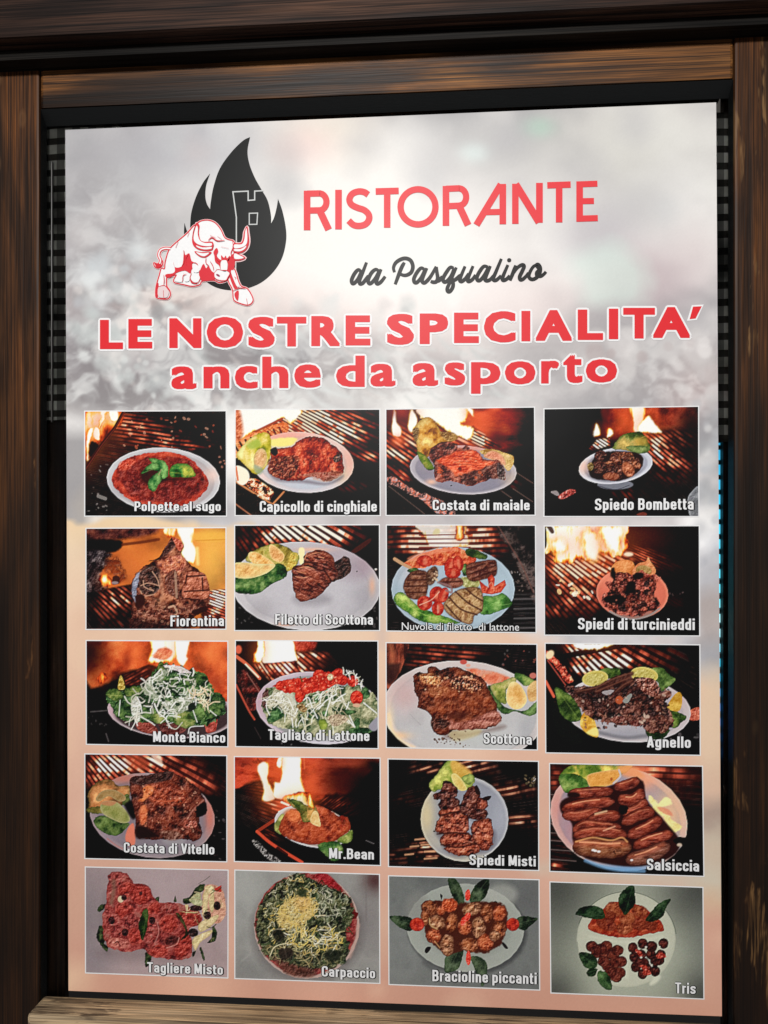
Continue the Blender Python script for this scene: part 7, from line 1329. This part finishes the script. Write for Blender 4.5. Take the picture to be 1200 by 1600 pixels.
for p, wd in (([(545, 150), (520, 220), (505, 300)], 8), ([(470, 240), (450, 290)], 7), ([(350, 340), (320, 410)], 8), ([(680, 330), (720, 300), (780, 335), (860, 330)], 12), ([(700, 275), (760, 300)], 7), ([(780, 285), (830, 320)], 6), ([(820, 402), (905, 418)], 5), ([(655, 520), (655, 580), (690, 610)], 8), ([(700, 560), (730, 610), (740, 660)], 8), ([(745, 690), (780, 652), (830, 660), (885, 664), (918, 692), (895, 740), (870, 772), (790, 766), (750, 738), (745, 690)], 9), ([(945, 340), (955, 400), (930, 470), (945, 520)], 9), ([(725, 345), (735, 380), (720, 430)], 10), ([(950, 885), (1020, 855), (1090, 860)], 10), ([(1100, 970), (1112, 1035)], 9), ([(410, 440), (415, 560), (390, 610)], 8), ([(460, 480), (430, 540), (440, 600)], 8), ([(480, 640), (490, 700), (480, 750), (500, 795), (560, 800), (595, 745)], 9), ([(395, 790), (405, 720), (440, 700)], 8), ([(190, 710), (195, 770), (190, 820)], 8), ([(130, 840), (200, 828), (246, 882)], 8), ([(500, 580), (540, 578), (558, 600)], 8), ([(185, 880), (190, 960)], 9), ([(760, 520), (800, 560), (825, 560)], 8), ([(965, 730), (985, 745), (975, 760)], 6)):
    strokes('bull_line', [BZ(x) for x in stroke(p, wd, True, False, [.5, 1, 1, .5])], BRED, -.0034, emblem)
flat('bull_nostril', [BZ(ell_pts(788, 715, 24, 11, 30, 14))], ink('plum_ink', (150, 50, 80)), -.0034, emblem)

# ---- condensed caption letters drawn as strokes on a 100 unit cap height
def rp(pts, r, closed=False):
    P = [np.asarray(p, float) for p in pts]; n = len(P); out = []
    for i, p in enumerate(P):
        if not closed and i in (0, n - 1): out.append(p); continue
        a, b = P[i - 1] - p, P[(i + 1) % n] - p; la, lb = np.linalg.norm(a), np.linalg.norm(b)
        k = min(r, la * .5, lb * .5); s_, e_ = p + a / la * k, p + b / lb * k
        for t in np.linspace(0, 1, 6): out.append((1 - t) ** 2 * s_ + 2 * t * (1 - t) * (p * .9 + (s_ + e_) * .05) + t * t * e_)
    return out
def _ov(): return (rp([(8.5, 8), (33.5, 8), (33.5, 64), (8.5, 64)], 15, True), True)
def _ln(*p): return (list(p), False)
def _rd(pts, r=14): return (rp(pts, r), False)
_arch = _rd([(8.5, 44), (8.5, 64), (33.5, 64), (33.5, 0)])
LET = {
 'o': (42, [_ov()]), 'n': (42, [_ln((8.5, 0), (8.5, 72)), _arch]), 'm': (64, [_ln((8.5, 0), (8.5, 72)), _rd([(8.5, 44), (8.5, 64), (32, 64), (32, 0)]), _rd([(32, 44), (32, 64), (55.5, 64), (55.5, 0)])]),
 'u': (42, [_rd([(8.5, 72), (8.5, 8), (33.5, 8), (33.5, 28)]), _ln((33.5, 0), (33.5, 72))]), 'a': (42, [_rd([(8.5, 50), (8.5, 64), (33.5, 64), (33.5, 0)]), _rd([(33.5, 41), (8.5, 38), (8.5, 8), (33.5, 8), (33.5, 22)], 12)]),
 'b': (42, [_ln((8.5, 0), (8.5, 100)), _ov()]), 'd': (42, [_ln((33.5, 0), (33.5, 100)), _ov()]), 'p': (42, [_ln((8.5, -22), (8.5, 72)), _ov()]), 'g': (42, [_ov(), _rd([(33.5, 72), (33.5, -16), (8.5, -16), (8.5, -4)])]),
 'c': (41, [_rd([(33.5, 45), (33.5, 64), (8.5, 64), (8.5, 8), (33.5, 8), (33.5, 27)])]), 'e': (42, [_rd([(33.5, 25), (33.5, 8), (8.5, 8), (8.5, 64), (33.5, 64), (33.5, 31)]), _ln((8.5, 37), (33.5, 37))]),
 'h': (42, [_ln((8.5, 0), (8.5, 100)), _arch]), 'i': (17, [_ln((8.5, 0), (8.5, 72)), _ln((8.5, 84), (8.5, 100))]), 'l': (17, [_ln((8.5, 0), (8.5, 100))]), 'r': (28, [_ln((8.5, 0), (8.5, 72)), _rd([(8.5, 42), (9, 62), (28, 64)], 12)]),
 's': (41, [_rd([(33, 50), (33, 64), (8.5, 64), (8.5, 40), (33, 33), (33, 8), (8.5, 8), (8.5, 23)], 12)]), 't': (27, [_rd([(11, 92), (11, 8), (27, 8)], 10), _ln((0, 65), (26, 65))]), '.': (17, [_ln((8.5, 0), (8.5, 17))]),
 'P': (46, [_ln((8.5, 0), (8.5, 100)), _rd([(8.5, 92), (38, 92), (38, 45), (8.5, 45)])]), 'B': (47, [_ln((8.5, 0), (8.5, 100)), _rd([(8.5, 92), (37, 92), (37, 52), (8.5, 52)]), _rd([(8.5, 52), (38.5, 52), (38.5, 8), (8.5, 8)])]),
 'C': (47, [_rd([(38.5, 66), (38.5, 92), (8.5, 92), (8.5, 8), (38.5, 8), (38.5, 36)], 17)]), 'S': (47, [_rd([(38, 71), (38, 92), (8.5, 92), (8.5, 56), (38.5, 46), (38.5, 8), (8.5, 8), (8.5, 30)], 15)]),
 'F': (40, [_ln((8.5, 0), (8.5, 100)), _ln((8.5, 92), (39, 92)), _ln((8.5, 52), (35, 52))]), 'L': (38, [_ln((8.5, 0), (8.5, 100)), _ln((8.5, 8), (37, 8))]), 'T': (44, [_ln((0, 92), (44, 92)), _ln((22, 0), (22, 100))]),
 'M': (60, [_ln((8.5, 0), (8.5, 100)), _ln((51.5, 0), (51.5, 100)), _ln((11, 100), (30, 10)), _ln((49, 100), (30, 10))]), 'V': (47, [_ln((7, 100), (23.5, 3)), _ln((40, 100), (23.5, 3))]), 'A': (48, [_ln((7.5, 0), (24, 97)), _ln((40.5, 0), (24, 97)), _ln((12, 25), (36, 25))]),
}
def caption_quads(text, x0, x1, yl, yr, h, width, dx=0, dy=0):
    W_ = sum(LET[ch][0] + 8 if ch != ' ' else 22 for ch in text) - 8
    qs = []; x = 0; k = (x1 - x0) / W_
    for ch in text:
        if ch == ' ': x += 22; continue
        adv, parts = LET[ch]
        for pts, closed in parts:
            for qd in stroke(pts, width, False, closed):
                qd = np.asarray(qd); u = x0 + (x + qd[:, 0]) * k
                qs.append(np.stack([u + dx, yl + (yr - yl) * (u - x0) / (x1 - x0) - qd[:, 1] * h / 100 + dy], 1))
        x += adv + 8
    return qs

# ---- the twenty dishes: print, white edge, caption
R_ = lambda x0, y0, s: (x0, y0, s)
DISH = [
 ('polpette', (120, 630, 5), 'Polpette al sugo', (452, 1127, 843, 843, 768), 'meatballs in red sauce with basil on an oval plate'),
 ('capicollo', (360, 630, 5), 'Capicollo di cinghiale', (230, 1145, 850, 848, 764), 'grilled boar neck with lemon beside a bright fire'),
 ('costata_maiale', (595, 630, 4.8), 'Costata di maiale', (388, 1116, 803, 803, 724), 'thick pork chop with lettuce standing before flames'),
 ('bombetta', (840, 625, 4.615), 'Spiedo Bombetta', (412, 1124, 795, 790, 712), 'small bowl of meat rolls with a lettuce leaf in the dark'),
 ('fiorentina', (120, 815, 5), 'Fiorentina', (733, 1152, 818, 815, 733), 'large bone-in steak upright on the grill'),
 ('filetto', (360, 812, 5), 'Filetto di Scottona', (350, 1115, 818, 820, 736), 'single fillet with lemon and lettuce on a big white plate'),
 ('nuvole', (595, 812, 4.8), 'Nuvole di filetto  di lattone', (158, 1037, 826, 832, 768), 'sliced grilled meat with tomatoes and green leaves'),
 ('turcinieddi', (840, 812, 4.615), 'Spiedi di turcinieddi', (290, 1132, 790, 795, 708), 'charred offal skewers on a small plate under tall yellow flames'),
 ('monte_bianco', (120, 990, 5), 'Monte Bianco', (598, 1162, 845, 852, 762), 'mound of leaves and white cheese shavings before an orange fire'),
 ('tagliata', (360, 990, 5), 'Tagliata di Lattone', (297, 1087, 828, 838, 745), 'plate of cheese shavings with a band of red tomatoes'),
 ('scottona', (595, 995, 4.8), 'Scottona', (770, 1132, 800, 808, 718), 'browned steak filling a white plate with lemon at right'),
 ('agnello', (845, 995, 4.615), 'Agnello', (764, 1080, 795, 800, 714), 'dark lamb pieces ringed by lemon wedges and leaves'),
 ('vitello', (120, 1170, 5), 'Costata di Vitello', (368, 1077, 808, 824, 728), 'dark square veal chop beside lemon slices'),
 ('breaded', (360, 1175, 5), 'Mr.Bean', (772, 1122, 830, 838, 748), 'breaded cutlet on lettuce beside two tall flames'),
 ('spiedi_misti', (600, 1180, 4.8), 'Spiedi Misti', (640, 1138, 820, 832, 742), 'two mixed skewers on a round plate seen from above'),
 ('salsiccia', (850, 1185, 4.615), 'Salsiccia', (740, 1117, 802, 814, 720), 'sausages piled on a large oval plate'),
 ('tagliere', (120, 1345, 5), 'Tagliere Misto', (552, 1143, 868, 888, 788), 'cold cuts and cheese with olives on a white cloth'),
 ('carpaccio', (360, 1355, 5), 'Carpaccio', (714, 1132, 850, 866, 768), 'round plate of carpaccio under grated cheese and rocket'),
 ('bracioline', (600, 1360, 4.8), 'Bracioline piccanti', (362, 1145, 828, 850, 742), 'meat rolls with chillies and bay leaves on an oval plate'),
 ('tris', (850, 1370, 4.615), 'Tris', (945, 1092, 836, 842, 758), 'three portions of meat with basil on a pale plate'),
]
def ring(c4, g):
    (ax, ay), (bx, by), (cx, cy), (dx, dy) = c4
    o = [(ax - g, ay - g), (bx + g, by - g), (cx + g, cy + g), (dx - g, dy + g)]
    return [[o[i], o[(i + 1) % 4], c4[(i + 1) % 4], c4[i]] for i in range(4)]
for key, (x0, y0, s), text, (u0, u1, vl, vr, vt), lab in DISH:
    c = globals()['photo_' + key]()
    c4 = [tuple(zc(p, x0, y0, s)) for p in ((c.X[0, 0], c.Y[0, 0]), (c.X[0, -1], c.Y[0, -1]), (c.X[-1, -1], c.Y[-1, -1]), (c.X[-1, 0], c.Y[-1, 0]))]
    ph = grid_print('dish_photo', c.out(.9), c4, -.0004, poster, label='printed photo of ' + lab)
    strokes('white_edge', ring(c4, 1.7), WHITE, -.0004, ph)
    if CAL: continue
    thin = key == 'nuvole'
    if not thin:
        a_ = (text, x0 + u0 / s, x0 + u1 / s, y0 + vl / s, y0 + vr / s, (vl - vt) / s)
        strokes('caption_shadow', caption_quads(*a_, 29, .35, .35), KEY, -.0008, ph)
        strokes('caption', caption_quads(*a_, 15.5), WHITE, -.0012, ph)
        continue
    V0, _ = glyphs(text, CAP_OFF if not thin else .0); Vh, Fh = V0, _
    cap_h = glyphs('T' if text[0] not in 'S' else 'T', CAP_OFF)[0]
    b = (V0[:, 0].min(), V0[:, 0].max(), 0., cap_h[:, 1].max() / (1.1 if not thin else 1.))
    X0, X1 = x0 + u0 / s, x0 + u1 / s; YL, YR = y0 + vl / s, y0 + vr / s; H_ = (vl - vt) / s
    def row(dx, dy): return (Vh, Fh, X0 + dx, X1 + dx, YL + dy, YR + dy, YL - H_ + dy, YR - H_ + dy, b)
    out = [row(g * math.cos(a) * 1.2 + .4, g * math.sin(a) + .4) for g in (1.1,) for a in np.linspace(0, 2 * np.pi, 10, endpoint=False)]
    o = layered(out, 10, KEY, -.0008, 'caption_shadow'); o.parent = ph; o.matrix_parent_inverse = ph.matrix_world.inverted()
    layered([row(-.42, 0), row(0, 0), row(.42, 0)] if not thin else [row(0, 0)], 3, WHITE, -.0012, 'caption', ph)
if CAL:
    for o in list(COL.objects):
        if o.type == 'MESH' and o.parent and o.name.split('.')[0] not in ('printed_sheet', 'dish_photo', 'timber', 'moulding', 'post', 'top_rail', 'sill', 'sash', 'backing'): bpy.data.objects.remove(o)
